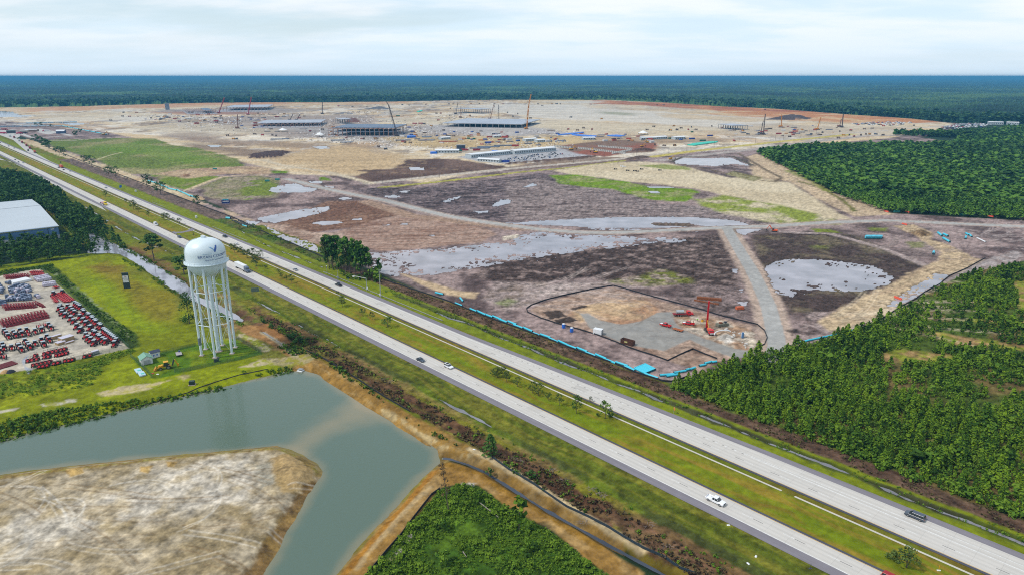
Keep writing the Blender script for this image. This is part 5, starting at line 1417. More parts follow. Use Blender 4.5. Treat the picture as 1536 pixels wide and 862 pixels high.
# ------------------------------------------------------------------ vehicles
def wheel(parent, x, y, r, w, rim=True):
 t_ = MB().tube((x, y - w / 2, r), (x, y + w / 2, r), r, n=14).build('wheel', BLK, parent)
 if rim:
  s = 1 if y > 0 else -1
  MB().tube((x, y + s * w / 2 - s * .02, r), (x, y + s * (w / 2 + .015), r), r * .62, n=12).build('rim', RIM, t_)
 return t_
def frustum(mb, x0, x1, w0, z0, x2, x3, w1, z1):
 """bottom rectangle x0..x1 (half width w0) at z0, top x2..x3 (w1) at z1"""
 vs = [(x0, -w0, z0), (x1, -w0, z0), (x1, w0, z0), (x0, w0, z0), (x2, -w1, z1), (x3, -w1, z1), (x3, w1, z1), (x2, w1, z1)]
 mb.add(vs, [(0, 3, 2, 1), (4, 5, 6, 7), (0, 1, 5, 4), (1, 2, 6, 5), (2, 3, 7, 6), (3, 0, 4, 7)])
 return vs
def car(kind, mat, label, cat, px, head, group=None, name=None):
 pos = GZ(*px); pos.z += .0
 r = empty(name or {'sedan': 'sedan', 'suv': 'suv', 'pickup': 'pickup_truck', 'van': 'minivan', 'cargo': 'delivery_van'}[kind], (pos.x, pos.y, .112 if abs(head) < 9 and pos.z < .12 else pos.z), head, label, cat, group)
 P = {'sedan': dict(L=4.7, w=.90, zb=.30, zh=.86, zt=1.42, cab=(-1.75, .95, -1.05, .25), nose=.68, tailz=.82, wr=.33, ax=1.38),
         'suv': dict(L=4.8, w=.95, zb=.34, zh=1.0, zt=1.72, cab=(-2.25, 1.1, -1.95, .35), nose=.86, tailz=1.0, wr=.37, ax=1.42),
         'van': dict(L=5.2, w=.99, zb=.30, zh=1.0, zt=1.74, cab=(-2.5, 1.55, -2.25, .65), nose=.80, tailz=1.0, wr=.35, ax=1.55),
         'cargo': dict(L=5.8, w=1.02, zb=.32, zh=1.2, zt=2.4, cab=(-2.8, 2.1, -2.75, 1.3), nose=1.0, tailz=1.2, wr=.36, ax=1.75),
         'pickup': dict(L=5.9, w=1.0, zb=.42, zh=1.12, zt=1.88, cab=(-.75, 1.5, -.55, .75), nose=.98, tailz=1.12, wr=.41, ax=1.85)}[kind]
 h = P['L'] / 2; w = P['w']; c = P['cab']
 b = MB()
 if kind == 'pickup':
  b.prism([(c[0], P['zb']), (h - .1, P['zb']), (h, P['zb'] + .25), (h, P['nose']), (h - .15, P['nose'] + .06), (c[1], P['zh']), (c[0], P['zh'])], -w, w)
  b.box(((-h + c[0]) / 2, 0, P['zb'] + .18), (h + c[0], 2 * w, .32))
  for s in (-1, 1):
   b.box(((-h + c[0]) / 2, s * (w - .06), .80), (h + c[0] - .004, .12, .66))
  b.box((-h + .06, 0, .80), (.12, 2 * w - .25, .64))
 else:
  b.prism([(-h, P['zb'] + .15), (-h + .15, P['zb']), (h - .12, P['zb']), (h, P['zb'] + .18), (h, P['nose'] - .12), (h - .2, P['nose']), (c[1], P['zh']), (c[0], P['zh']), (-h + .05, P['tailz'])], -w, w)
 body = b.build('body', mat, r, bevel=.06)
 g = MB(); cv = frustum(g, c[0], c[1], w * .95, P['zh'] - .01, c[2], c[3], w * .78, P['zt'] - .06)
 g.build('windows', GLASS, r)
 rf = MB(); rf.box(((c[2] + c[3]) / 2, 0, P['zt'] - .03), (c[3] - c[2] + .1, w * 1.6, .10))
 for i in range(4):
  rf.tube(cv[i], cv[i + 4], .055, n=4)
 for k in ((.45,) if kind in ('sedan', 'pickup') else (.35, .68)):
  for (i, j) in ((0, 1), (3, 2)):
   p = Vector(cv[i]).lerp(Vector(cv[j]), k); q = Vector(cv[i + 4]).lerp(Vector(cv[j + 4]), k)
   rf.tube(p, q, .05, n=4)
 if kind == 'cargo':
  for s in (-1, 1):
   rf.box((-1.0, s * (w * .88), 1.85), (3.4, .10, .98))
  rf.box((-2.78, 0, 1.85), (.12, w * 1.7, .98))
 rf.build('roof', mat, r, bevel=.025)
 for sx in (-1, 1):
  for sy in (-1, 1):
   wheel(r, sx * P['ax'], sy * (w - .08), P['wr'], .24)
 for s in (-1, 1):
  MB().box((h - .05, s * w * .68, P['nose'] - .18), (.14, .34, .16)).build('headlight', LAMP, r)
  MB().box((-h + .04, s * w * .82, P['tailz'] - .14), (.12, .2, .26)).build('taillight', TAIL, r)
 if kind == 'pickup':
  MB().box(((-h + c[0]) / 2, 0, .615), (h + c[0] - .26, 2 * w - .26, .05)).build('bed', GREYD, r)
  MB().box((h - .0, 0, .82), (.08, 1.1, .3)).build('grille', GREYD, r)
 return r
FWD = ROAD_ANG; BACK = ROAD_ANG + math.pi
NAVY = paint('car_slate', C(64, 82, 108), .25, spec=.7); CARW = paint('car_white', C(240, 242, 246, .78), .25, spec=.6, var=.03); CARB = paint('car_black', C(46, 50, 60), .2, spec=.8)
CARG = paint('car_graphite', C(62, 74, 90), .22, spec=.8); CARS = paint('car_silver', C(206, 212, 218), .25, metal=.3); CARR = paint('car_red', C(170, 30, 34), .3)
car('pickup', CARW, 'white crew cab pickup with an empty bed alone on the near carriageway', 'pickup truck', (1073, 753), FWD)
car('van', CARG, 'dark grey minivan on the far carriageway near the right edge', 'minivan', (1372, 776), BACK)
car('sedan', CARG, 'dark hatchback just behind a white SUV on the near carriageway', 'car', (631, 541), FWD)
su = car('suv', CARW, 'white SUV with a load on its roof ahead of a dark hatchback', 'SUV', (673, 551), FWD)
MB().box((-.7, 0, 1.78), (1.5, 1.1, .16)).build('roof_load', BLK, su, bevel=.05); MB().box((-2.6, 0, .75), (.5, 1.2, .5)).build('rear_rack', paint('rack_tan', C(220, 180, 90), .7), su)
car('suv', NAVY, 'slate blue car beside the median crossing near the water tower', 'car', (269.5, 357), FWD)
car('cargo', CARW, 'white van on the near carriageway behind the yellow truck', 'van', (234, 338), FWD)
car('pickup', paint('car_gunmetal', C(84, 98, 110), .3, metal=.3), 'grey pickup on the far carriageway behind the tower dome', 'pickup truck', (337.5, 356), BACK)
car('sedan', CARW, 'white car on the far carriageway half behind the median shrubs', 'car', (355, 367), BACK)
car('sedan', CARS, 'silver sedan on the far carriageway left of the tall tree clump', 'car', (443, 405.5), BACK)
car('pickup', CARB, 'black pickup on the far carriageway below the tall tree clump', 'pickup truck', (508, 429), BACK)
car('suv', CARR, 'red car cut off by the bottom edge on the near carriageway', 'car', (1337, 871), FWD)
for (px, m_, hd, lb) in (((23, 240.5), CARB, FWD, 'dark car in front of two others on the near carriageway by the exit ramp'), ((28, 244), CARB, FWD, 'middle dark car of three by the exit ramp on the left'), ((35, 245), CARS, FWD, 'pale car of three by the exit ramp on the left'),
                         ((88, 252), CARB, BACK, 'black car just left of the orange container truck'), ((95.5, 255.5), CARB, BACK, 'black car just below the orange container truck'), ((105.5, 257.5), CARS, BACK, 'pale car ahead of the orange container truck'),
                         ((159, 282.5), CARS, BACK, 'grey car alone on the far carriageway left of the blue sign'), ((13, 220), CARB, BACK, 'dark car at the left edge where the ramp joins'), ((21.5, 223), CARS, BACK, 'grey car at the left edge where the ramp joins'), ((0.5, 215), CARB, BACK, 'dark car cut by the left edge on the far carriageway')):
 car('sedan', m_, lb, 'car', px, hd)
def semi(px, head, cabm, boxm, label, box_h=2.75, bl=14.6, flatbed=False, name='semi_truck', group=None):
 pos = GZ(*px); r = empty(name, (pos.x, pos.y, .11), head, label, 'truck', group)
 c = MB(); c.prism([(4.6, .55), (8.9, .55), (9.1, .9), (9.0, 1.75), (7.6, 1.95), (7.1, 2.85), (6.6, 3.5), (4.6, 3.75)], -1.15, 1.15)
 c.build('cab', cabm, r, bevel=.12)
 MB().add([(7.62, -.98, 2.0), (7.62, .98, 2.0), (7.13, .98, 2.86), (7.13, -.98, 2.86)], [(0, 1, 2, 3)]).box((6.6, 0, 2.3), (.9, 2.34, .7)).build('windows', GLASS, r)
 b = MB()
 if flatbed:
  b.box((-2.6, 0, 1.2), (13.5, 2.5, .22))
 else:
  b.box((4.2 - bl / 2, 0, 1.15 + box_h / 2), (bl, 2.55, box_h))
 tr_ = b.build('trailer', boxm, r, bevel=.04)
 MB().box((-2.6, 0, .95), (13, 1.2, .3)).box((3.2, 0, .85), (5.5, 1.0, .3)).build('chassis', GREYD, r)
 for x in (8.0, 4.3, 3.0, -7.6, -8.9):
  for s in (-1, 1):
   wheel(r, x, s * 1.0, .5, .5, rim=False)
 for s in (-1, 1):
  MB().box((5.2, s * 1.0, .85), (1.4, .45, .5)).build('fuel_tank', GREY, r)
  MB().box((9.05, s * .8, 1.15), (.1, .35, .25)).build('headlight', LAMP, r)
 return r
semi((365, 405.5), FWD, paint('cab_grey_blue', C(92, 108, 132), .3, spec=.6), WHT, 'white box semi truck with a grey blue cab passing behind the tower legs')
ys = semi((156, 307), FWD, paint('cab_yellow', C(252, 220, 20), .35), paint('flatbed_red', C(190, 150, 170), .6), 'semi truck with a bright yellow cab and a flatbed trailer', flatbed=True)
MB().box((-2, 0, 1.6), (9, 2.2, .6)).build('load', paint('load_pink', C(206, 150, 160), .6), ys)
OCON = paint('container_orange', C(214, 96, 60), .5); RCON = paint('container_red', C(168, 44, 54), .5); MAG = paint('truck_magenta', C(206, 40, 84), .4)
semi((92, 252), BACK, paint('cab_dark', C(60, 60, 70), .4), OCON, 'orange container truck on the far carriageway beside black cars', box_h=2.8, bl=12.4)
rampdir = ang((22, 208), (52, 232)) + math.pi
for (px, m_, lb) in (((52.5, 229.5), OCON, 'orange container truck last on the entry ramp, nearest the motorway'), ((45, 223.5), RCON, 'dark red truck second from last on the entry ramp'), ((40, 219.5), RCON, 'red truck in the middle of the line on the entry ramp'), ((33.5, 215), RCON, 'dark red truck behind a white truck on the entry ramp'),
                     ((29, 212), WHT, 'white truck in the line on the entry ramp'), ((21.5, 207.5), RCON, 'red truck beside the service building at the top of the ramp'), ((15, 205), WHT, 'white truck beside the canopy of the weigh station')):
 semi(px, rampdir, CARB, m_, lb, box_h=2.8, bl=9, group='trucks queued on the entry ramp')
for (px, m_, hd, lb) in (((3.5, 201), MAG, .2, 'magenta truck at the left edge of the weigh station'), ((6, 195.5), RCON, .2, 'dark red truck at the far left of the weigh station'), ((28.5, 201.5), MAG, 1.2, 'small magenta truck behind the canopy'), ((70, 197.5), WHT, 3.4, 'truck with a magenta cab and white trailer in the car park'), ((35, 200.5), CARB, .3, 'black truck beside the lawn of the weigh station')):
 semi(px, hd, MAG if m_ is WHT else m_, m_, lb, box_h=2.6, bl=9)
# weigh station buildings
def gable(name, pxs, L, Wd, h, rz, wallm, roofm, label, rise=.9, cat='building', over=.35):
 pos = GZ(*pxs); r = empty(name, (pos.x, pos.y, max(pos.z, 0)), rz, label, cat)
 MB().box((0, 0, h / 2), (L, Wd, h)).prism([(-Wd / 2, h), (Wd / 2, h), (0, h + rise * .96)], -L / 2, L / 2).build('wall', wallm, r) if False else None
 w_ = MB(); w_.box((0, 0, h / 2), (L, Wd, h))
 vs = [(-L / 2, -Wd / 2, h), (-L / 2, Wd / 2, h), (-L / 2, 0, h + rise), (L / 2, -Wd / 2, h), (L / 2, Wd / 2, h), (L / 2, 0, h + rise)]
 w_.add(vs, [(0, 1, 2), (3, 5, 4)]); w_.build('wall', wallm, r)
 a = Wd / 2 + over; b_ = L / 2 + over; dz = rise * over / (Wd / 2)
 rf = MB()
 for s in (-1, 1):
  rf.add([(-b_, s * a, h - dz), (b_, s * a, h - dz), (b_, 0, h + rise + .04), (-b_, 0, h + rise + .04), (-b_, s * a, h - dz + .14), (b_, s * a, h - dz + .14), (b_, 0, h + rise + .2), (-b_, 0, h + rise + .2)],
               [(0, 1, 2, 3), (7, 6, 5, 4), (0, 4, 5, 1), (0, 3, 7, 4), (1, 5, 6, 2)])
 rf.build('roof', roofm, r)
 return r
BEI = paint('beige_wall', C(206, 190, 168), .8); DGR = paint('dark_green_roof', C(60, 84, 78), .6); LGR = paint('light_roof', C(214, 216, 218), .6); BLW = paint('blue_grey_wall', C(84, 104, 140), .7)
gable('station_canopy', (17, 200), 16, 12, 5, .5, GREYD, DGR, 'dark roofed canopy over the ramp at the weigh station', 1.2)
gable('station_building', (37, 198.6), 16, 9, 4, .1, BEI, LGR, 'small pale building at the weigh station, left of the long one', .8)
gable('station_building', (48, 197.5), 26, 10, 4, .1, paint('brown_wall', C(150, 126, 108), .8), LGR, 'long low brown building at the weigh station', .8)
gable('station_building', (92, 200.5), 16, 14, 5.5, .3, BLW, WHT, 'square building with a white pyramid roof and blue grey walls', 2.4)
# ------------------------------------------------------------------ farm tractors and stock in the yard
YR = RNG
def make_tractor(open_=False):
 r = empty('tractor')
 MB().prism([(.1, .75), (1.9, .72), (2.0, .95), (1.9, 1.35), (.2, 1.5)], -.38, .38).build('hood', RED, r, bevel=.06)
 MB().box((.2, 0, .6), (3.2, .5, .4)).build('chassis', BLK, r)
 if not open_:
  g = MB(); cv = frustum(g, -1.1, .35, .68, 1.2, -1.0, .2, .72, 2.5); g.build('cab', GLASS, r)
  MB().box((-.42, 0, 2.58), (1.65, 1.6, .17)).build('cab_roof', paint('tractor_roof', C(182, 194, 202), .45), r, bevel=.05)
 else:
  MB().box((-.6, 0, 1.25), (.6, .55, .5)).build('seat', REDD, r)
  MB().tube((-1, -.55, 1.2), (-1, -.55, 2.4), .05, n=5).tube((-1, .55, 1.2), (-1, .55, 2.4), .05, n=5).tube((-1, -.55, 2.4), (-1, .55, 2.4), .05, n=5).build('roll_bar', BLK, r)
 for s in (-1, 1):
  MB().box((-.75, s * .82, 1.42), (1.1, .42, .12)).build('fender', RED, r)
  wheel(r, -.75, s * .95, .76, .42); wheel(r, 1.45, s * .8, .48, .3)
 return r
TR = make_tractor(); TRO = make_tractor(True)
def place(proto, used, px, rz, label, cat, group, z=0.0, sc=1.0, jit=.05):
 o = proto if proto.name not in used else copy_tree(proto)
 used.add(proto.name)
 x, y = G(px[0], px[1], z)
 o.location = (x, y, 0.012); o.rotation_euler = (0, 0, rz + YR.normal(0, jit)); o.scale = (sc, sc, sc)
 tag(o, label, cat, group)
 return o
USED = set()
def K3(*p): return crop(60, 425, 8.62, p)
def K2(*p): return crop(0, 455, 12.32, p)
def K1(*p): return crop(0, 395, 12.32, p)
h_l = ang(K3((320, 380))[0], K3((272, 412))[0], 2.0)
rowsT = [
 ('in the column facing the open yard', [(255, 268), (240, 292), (275, 318), (278, 348), (320, 380), (390, 420), (425, 456), (465, 520), (515, 565)]),
 ('in the middle column by the fence', [(350, 270), (388, 298), (410, 326), (440, 350), (505, 402), (548, 445), (585, 485), (640, 540)]),
 ('in the long row against the yard fence', [(445, 235), (468, 250), (490, 266), (510, 282), (548, 330), (560, 348), (612, 378), (626, 392), (660, 420), (676, 436), (702, 460), (718, 476), (760, 512), (778, 528), (815, 575), (834, 590), (852, 606), (872, 621), (892, 637), (912, 653), (932, 669), (952, 686), (978, 706), (955, 742)]),
 ('in the front block by the crates', [(585, 635), (612, 672), (650, 694), (690, 730), (684, 596), (704, 612), (745, 652), (764, 668), (805, 695), (838, 714)])]
for lb, pts in rowsT:
 for p in K3(*pts):
  place(TR, USED, p, h_l, 'red tractor with white cab roof ' + lb, 'tractor', 'red tractors ' + lb, z=2.6, sc=1.05)
h_f = ang(K2((935, 400))[0], K2((962, 470))[0], 2.0)
for p in K2((70, 460), (110, 505), (145, 555), (240, 490), (280, 530), (360, 455), (400, 510), (485, 445), (640, 465), (765, 435), (895, 350), (935, 400)):
 place(TR, USED, p, h_f, 'red tractor facing the camera in the back row of the yard', 'tractor', 'tractors of the back row facing the camera', z=2.6, sc=1.05)
for p in K2((40, 715), (60, 770), (205, 760), (340, 740), (385, 790), (455, 650), (505, 705), (540, 745), (640, 685), (760, 625), (800, 700), (860, 570), (905, 620), (-10, 830), (-40, 900)):
 place(TR, USED, p, h_f, 'red tractor facing the camera in the front row, left of the crates', 'tractor', 'tractors of the front row facing the camera', z=2.6, sc=1.05)
for p in K2((525, 535), (715, 395), (835, 365), (65, 950), (330, 720)):
 place(TRO, USED, p, h_f, 'red tractor without a cab among the cabbed ones', 'tractor', 'open red tractors', z=1.6, sc=1.0)
def make_mower():
 r = empty('compact_tractor')
 MB().prism([(.0, .4), (1.0, .4), (1.05, .7), (.1, .85)], -.3, .3).build('hood', RED, r, bevel=.05)
 MB().box((-.5, 0, .75), (.5, .5, .5)).build('seat', BLK, r); MB().box((-.1, 0, .4), (2.0, .6, .25)).build('chassis', BLK, r)
 MB().tube((-.75, -.4, .6), (-.75, -.4, 1.6), .04, n=4).tube((-.75, .4, .6), (-.75, .4, 1.6), .04, n=4).tube((-.75, -.4, 1.6), (-.75, .4, 1.6), .04, n=4).build('roll_bar', BLK, r)
 for s in (-1, 1):
  wheel(r, -.55, s * .55, .42, .3, rim=False); wheel(r, .75, s * .5, .28, .2, rim=False); MB().box((-.55, s * .5, .88), (.7, .3, .08)).build('fender', RED, r)
 return r
MO = make_mower()
for p in crop(0, 470, 7.68, ((510, 460), (560, 445), (605, 435), (650, 425), (705, 415), (745, 405), (515, 495), (560, 490), (650, 475), (690, 470), (725, 460), (765, 450))):
 place(MO, USED, p, h_f - .3, 'small red compact tractor in the double row in front of the crates', 'compact tractor', 'compact tractors in the double row', z=.8, sc=1.35)
for p in crop(0, 470, 7.68, ((405, 480), (425, 520), (370, 530), (320, 540), (385, 590), (430, 580), (480, 570), (525, 560), (570, 550), (455, 605), (495, 600), (545, 590), (625, 570), (670, 560), (750, 540), (795, 535), (835, 525), (975, 490), (1035, 475))):
 place(MO, USED, p, h_f - .3, 'small red compact tractor along the front edge of the yard', 'compact tractor', 'compact tractors along the front edge', z=.8, sc=1.35)
def make_loader():
 r = empty('loader_arm')
 m_ = MB()
 for s in (-.55, .55):
  m_.prism([(-1.6, .1), (-1.3, .1), (-1.2, 1.0), (.6, .9), (1.5, .1), (1.8, .15), (.8, 1.25), (-1.4, 1.35)], s - .09, s + .09)
 m_.tube((-1.4, -.5, 1.1), (-1.4, .5, 1.1), .1, n=6).tube((.7, -.5, 1.05), (.7, .5, 1.05), .1, n=6)
 m_.build('arms', REDD, r)
 MB().prism([(1.6, .05), (2.3, .05), (2.3, .15), (1.85, .2), (1.7, .7), (1.6, .7)], -.85, .85).build('bucket', paint('bucket_red', C(130, 36, 44), .5), r)
 return r
LO = make_loader()
h_lo = ang(K1((620, 700))[0], K1((800, 800))[0])
def line_fill(proto, p, q, n, rz, label, cat, group, z=.6, rows_=1, dv=(0, 0), sc=1.0):
 for j in range(rows_):
  for i in range(n):
   k = (i + .5) / n
   pp = (p[0] + (q[0] - p[0]) * k + dv[0] * j + YR.normal(0, .12), p[1] + (q[1] - p[1]) * k + dv[1] * j + YR.normal(0, .12))
   if proto.name.startswith('implement') and YR.random() < .12: place(PW, USED, pp, rz, label.replace('grey blue', 'whitish'), cat, 'whitish pallets among the grey ones', z=z, sc=sc); continue
   o = place(proto, USED, pp, rz, label, cat, group, z=z, sc=sc)
   if proto.name.startswith('implement'): o.scale = (sc * YR.uniform(.7, 1.2), sc * YR.uniform(.7, 1.1), sc * YR.uniform(.45, 1.3)); o.rotation_euler.z += YR.normal(0, .25)
line_fill(LO, K1((60, 790))[0], K1((620, 745))[0], 11, h_lo, 'red loader arm in the row behind the longest row', 'loader arm', 'loader arms in the upper row', rows_=2, dv=(1.6, 3.0), sc=1.2)
line_fill(LO, K2((0, 330))[0], K2((830, 150))[0], 14, h_lo, 'dark red loader arm in the longest row, nearest the tractors', 'loader arm', 'loader arms in the longest row', rows_=3, dv=(1.8, 3.2), sc=1.25)
line_fill(LO, K1((640, 710))[0], K1((790, 790))[0], 4, h_lo, 'red loader arm in the short slanting row', 'loader arm', 'loader arms in the short row', sc=1.1)
line_fill(LO, K1((90, 240))[0], K1((520, 210))[0], 10, h_lo, 'pale red loader arm at the back edge of the yard', 'loader arm', 'loader arms at the back', rows_=2, dv=(0, 2.2), sc=1.1)
def make_mulcher():
 r = empty('rotary_cutter')
 MB().box((0, 0, .55), (1.7, 2.2, .28), taper=.9).box((0, 0, .8), (.7, .7, .35)).build('deck', RED, r, bevel=.05)
 MB().prism([(.8, .5), (2.1, .75), (2.1, .9), (.8, .8)], -.12, .12).build('drawbar', REDD, r)
 for s in (-.7, .7):
  wheel(r, -1.1, s, .3, .16, rim=False)
 return r
MU = make_mulcher()
for j, (p, q, n) in enumerate(((K3((190, 130))[0], K3((330, 235))[0], 7), (K3((235, 115))[0], K3((380, 235))[0], 8), (K3((285, 115))[0], K3((425, 215))[0], 8), (K3((160, 160))[0], K3((215, 240))[0], 5))):
 line_fill(MU, p, q, n, h_l, 'bright red rotary cutter in the block by the yard fence', 'mower deck', 'rotary cutters by the fence', sc=1.05, z=.6)
line_fill(MU, K1((560, 150))[0], K1((780, 150))[0], 6, h_l, 'bright red rotary cutter in the back corner of the yard', 'mower deck', 'rotary cutters in the back corner', rows_=3, dv=(.8, 2.2), sc=1.05, z=.6)
place(MU, USED, K1((1030, 440))[0], h_l, 'bright red rotary cutter alone beside the white wrapped stacks', 'mower deck', None, z=.6, sc=1.4)
for p in K1((975, 520), (1140, 490)):
 place(TR, USED, p, h_l, 'red tractor at the head of the rotary cutter block', 'tractor', 'tractors at the head of the cutters', z=2.4)
PWR = paint('shrink_wrap', C(214, 208, 224), .3, var=.15); PGR = paint('grey_wrap', C(118, 132, 158), .35, var=.4, scale=1.2); PDK = paint('dark_wrap', C(60, 72, 92), .5, var=.4, scale=1.2)
def make_pack(mat, nm, dark):
 r = empty(nm)
 MB().box((0, 0, .10), (1.5, 1.3, .16)).build('pallet', WOOD, r)
 MB().box((0, 0, .95), (1.45, 1.25, 1.5), taper=.92).build('wrap', mat, r, bevel=.12)
 MB().box((0, 0, .7), (1.5, .5, .9)).build('contents', dark, r)
 return r
PW = make_pack(PWR, 'wrapped_pallet', paint('purple_shade', C(90, 76, 120), .6)); PG = make_pack(PGR, 'implement_pallet', PDK)
h_p = ang(K1((620, 270))[0], K1((870, 215))[0])
line_fill(PW, K1((640, 265))[0], K1((880, 225))[0], 8, h_p, 'white shrink wrapped pallet in the upper stack', 'pallet', 'white pallets of the upper stack', rows_=3, dv=(2.2, 2.0), z=1.2, sc=1.25)
line_fill(PW, K1((800, 375))[0], K1((1010, 350))[0], 7, h_p, 'white shrink wrapped pallet in the lower stack', 'pallet', 'white pallets of the lower stack', rows_=2, dv=(.6, 2.2), z=1.2, sc=1.25)
for r_, (p, q, n, lb) in enumerate((((0, 395), (0, 0), 0, ''),)):
 pass
for (p, q, n, rws, dv) in ((K1((-20, 400))[0], K1((60, 470))[0], 5, 3, (-1.0, 3.0)), (K1((150, 430))[0], K1((540, 400))[0], 9, 4, (1.0, 2.8)), (K1((110, 620))[0], K1((570, 590))[0], 10, 3, (.6, 2.4)), (K1((640, 560))[0], K1((710, 620))[0], 2, 2, (1.5, 1.0)), (K1((-60, 680))[0], K1((90, 690))[0], 4, 3, (.4, 2.0)), (K1((100, 345))[0], K1((200, 370))[0], 3, 1, (0, 0))):
 line_fill(PG, p, q, n, h_p + .2, 'grey blue wrapped implement pallet in the crowded left half of the yard', 'pallet', 'grey implement pallets', rows_=rws, dv=dv, z=.9, sc=1.3)
def tarp(px, L, Wd, h, rz, label):
 pos = GZ(*px); r = empty('covered_stack', (pos.x, pos.y, .02), rz, label, 'stack')
 MB().box((0, 0, h / 2), (L, Wd, h), taper=.94).build('cover', WHT, r, bevel=.15); MB().box((0, 0, .12), (L + .2, Wd + .2, .2)).build('pallet', WOOD, r)
 return r
tarp(K1((370, 345))[0], 11, 7.5, 1.5, h_p, 'large white covered stack between grey pallets and red loader arms');
CRT = paint('crate_wood', C(186, 158, 116), .85, var=.3);
for (px, L, Wd, h, lb) in ((K3((345, 735))[0], 5.5, 3.8, 2.0, 'largest wooden crate with a white top beside the tractors'), (K3((215, 705))[0], 4.2, 1.6, 1.5, 'long low wooden crate left of the largest one'), (K3((270, 780))[0], 3.6, 2.8, 1.2, 'small white topped crate in front'), (K3((380, 765))[0], 4, 1.2, .6, 'flat pale crate at the right foot of the largest one')):
 pos = GZ(*px); r = empty('crate', (pos.x, pos.y, .02), h_p, lb, 'crate')
 MB().box((0, 0, h / 2), (L, Wd, h)).build('crate_side', CRT, r); MB().box((0, 0, h + .05), (L + .1, Wd + .1, .1)).build('lid', PWR, r)
pos = GZ(*crop(0, 470, 7.68, ((1100, 465),))[0]); r = empty('generator', (pos.x, pos.y, .02), h_p, 'white and purple boxy unit at the front edge of the yard', 'generator')
MB().box((0, 0, 1.0), (3.0, 1.6, 1.5)).build('housing', PWR, r, bevel=.1); MB().box((.3, 0, .3), (2.6, 1.5, .3)).build('base', PDK, r)
pos = GZ(*crop(0, 470, 7.68, ((40, 605),))[0]); r = empty('steel_rack', (pos.x, pos.y, .02), h_p, 'low dark red stack of steel frames at the left edge', 'frames')
for k in range(6):
 MB().box((0, -2.4 + k * .95, .25), (9, .5, .4)).build('frame_bar', paint('frame_red', C(128, 54, 58), .7), r)
for px, c_, lb in (((8, 558), (198, 160, 110), 'small tan dirt heap at the corner of the yard'), ((16, 557.5), (44, 50, 60), 'small black heap at the corner of the yard')):
 pos = GZ(*px); m_ = MB(); m_.lathe([(1.9, -.05), (1.3, .6), (.5, 1.05), (.02, 1.15)], 12)
 o = m_.build('spoil_heap', paint('heap_%d' % c_[0], C(*c_), .95, var=.4), None, smooth=True); o.location = (pos.x, pos.y, 0); tag(o, lb, 'heap')
# ------------------------------------------------------------------ fences
def fence(name, pts, h, mat, label, cat='fence', post=3.0, postm=None, thick=.04, z0=0.0, rail=False, maxp=95, world=False):
 P = [Vector((*G(*p), 0)) for p in pts] if not world else [Vector((p[0], p[1], 0)) for p in pts]
 tot = sum((P[i + 1] - P[i]).length for i in range(len(P) - 1))
 post = max(post, tot / maxp)
 o0 = P[0].copy()
 r = empty(name, (o0.x, o0.y, 0), 0, label, cat)
 f = MB(); dense = []
 for i in range(len(P) - 1):
  n = max(1, int((P[i + 1] - P[i]).length / 4))
  for k in range(n):
   dense.append(P[i].lerp(P[i + 1], k / n))
 dense.append(P[-1])
 rr_ = random.Random(len(pts)); zs = [zat(p.x, p.y) for p in dense]
 for i in range(len(dense) - 1):
  a, b_ = dense[i] - o0, dense[i + 1] - o0
  za, zb = zs[i] - .05, zs[i + 1] - .05
  nrm = Vector((-(b_ - a).y, (b_ - a).x, 0)).normalized() * thick / 2
  ha = h * (1 if mat is CHAIN else rr_.uniform(.9, 1.05));
  if i == 0: hl = ha
  f.add([a - nrm + Vector((0, 0, za)), b_ - nrm + Vector((0, 0, zb)), b_ + nrm + Vector((0, 0, zb)), a + nrm + Vector((0, 0, za)),
               a - nrm + Vector((0, 0, za + hl)), b_ - nrm + Vector((0, 0, zb + ha)), b_ + nrm + Vector((0, 0, zb + ha)), a + nrm + Vector((0, 0, za + hl))],
              [(0, 1, 5, 4), (2, 3, 7, 6), (4, 5, 6, 7)] if mat is not CHAIN else [(0, 1, 5, 4)])
  hl = ha
 f.build('mesh' if mat is CHAIN else 'fabric', mat, r)
 acc = 0.0; nxt = 0.0; prot = None
 for i in range(len(P) - 1):
  L = (P[i + 1] - P[i]).length
  while nxt <= acc + L:
   q = P[i].lerp(P[i + 1], (nxt - acc) / L)
   if prot is None:
    prot = MB().tube((0, 0, -.2), (0, 0, h + .12), .035 if mat is not CHAIN else .04, n=5).build('post', postm or WOOD, r); pp = prot
   else:
    pp = prot.copy(); COL.objects.link(pp); pp.parent = r
   pp.location = (q.x - o0.x, q.y - o0.y, zat(q.x, q.y)); nxt += post
  acc += L
 return r
PAD = A7((610, 493), (480, 515), (330, 548), (220, 575), (140, 605), (113, 625), (120, 645), (200, 680), (310, 715), (420, 745), (520, 775), (640, 820)) + crop(940, 520, 9.575, ((0, 0), (200, 70), (380, 125), (590, 200), (760, 115), (950, 35), (1120, 105), (1300, 172)))
fence('silt_fence', PAD, .8, SILT, 'black silt fence around the fenced drill pad, left side and stepped front corner', thick=.12)
fence('silt_fence', A7((612, 493), (680, 510), (800, 545), (950, 585), (1100, 625), (1250, 670), (1440, 715), (1480, 750), (1496, 790), (1480, 830), (1440, 848)), .8, SILT, 'black silt fence along the back and right of the drill pad', thick=.12)
ROWF = A5((200, 40), (290, 90), (480, 165), (700, 245), (900, 320), (1150, 415), (1350, 490), (1532, 575)) + A6((100, 205), (200, 242), (400, 330))
fence('silt_fence', ROWF, 1.0, SILT, 'black silt fence behind the brown strip in the upper left', thick=.12)
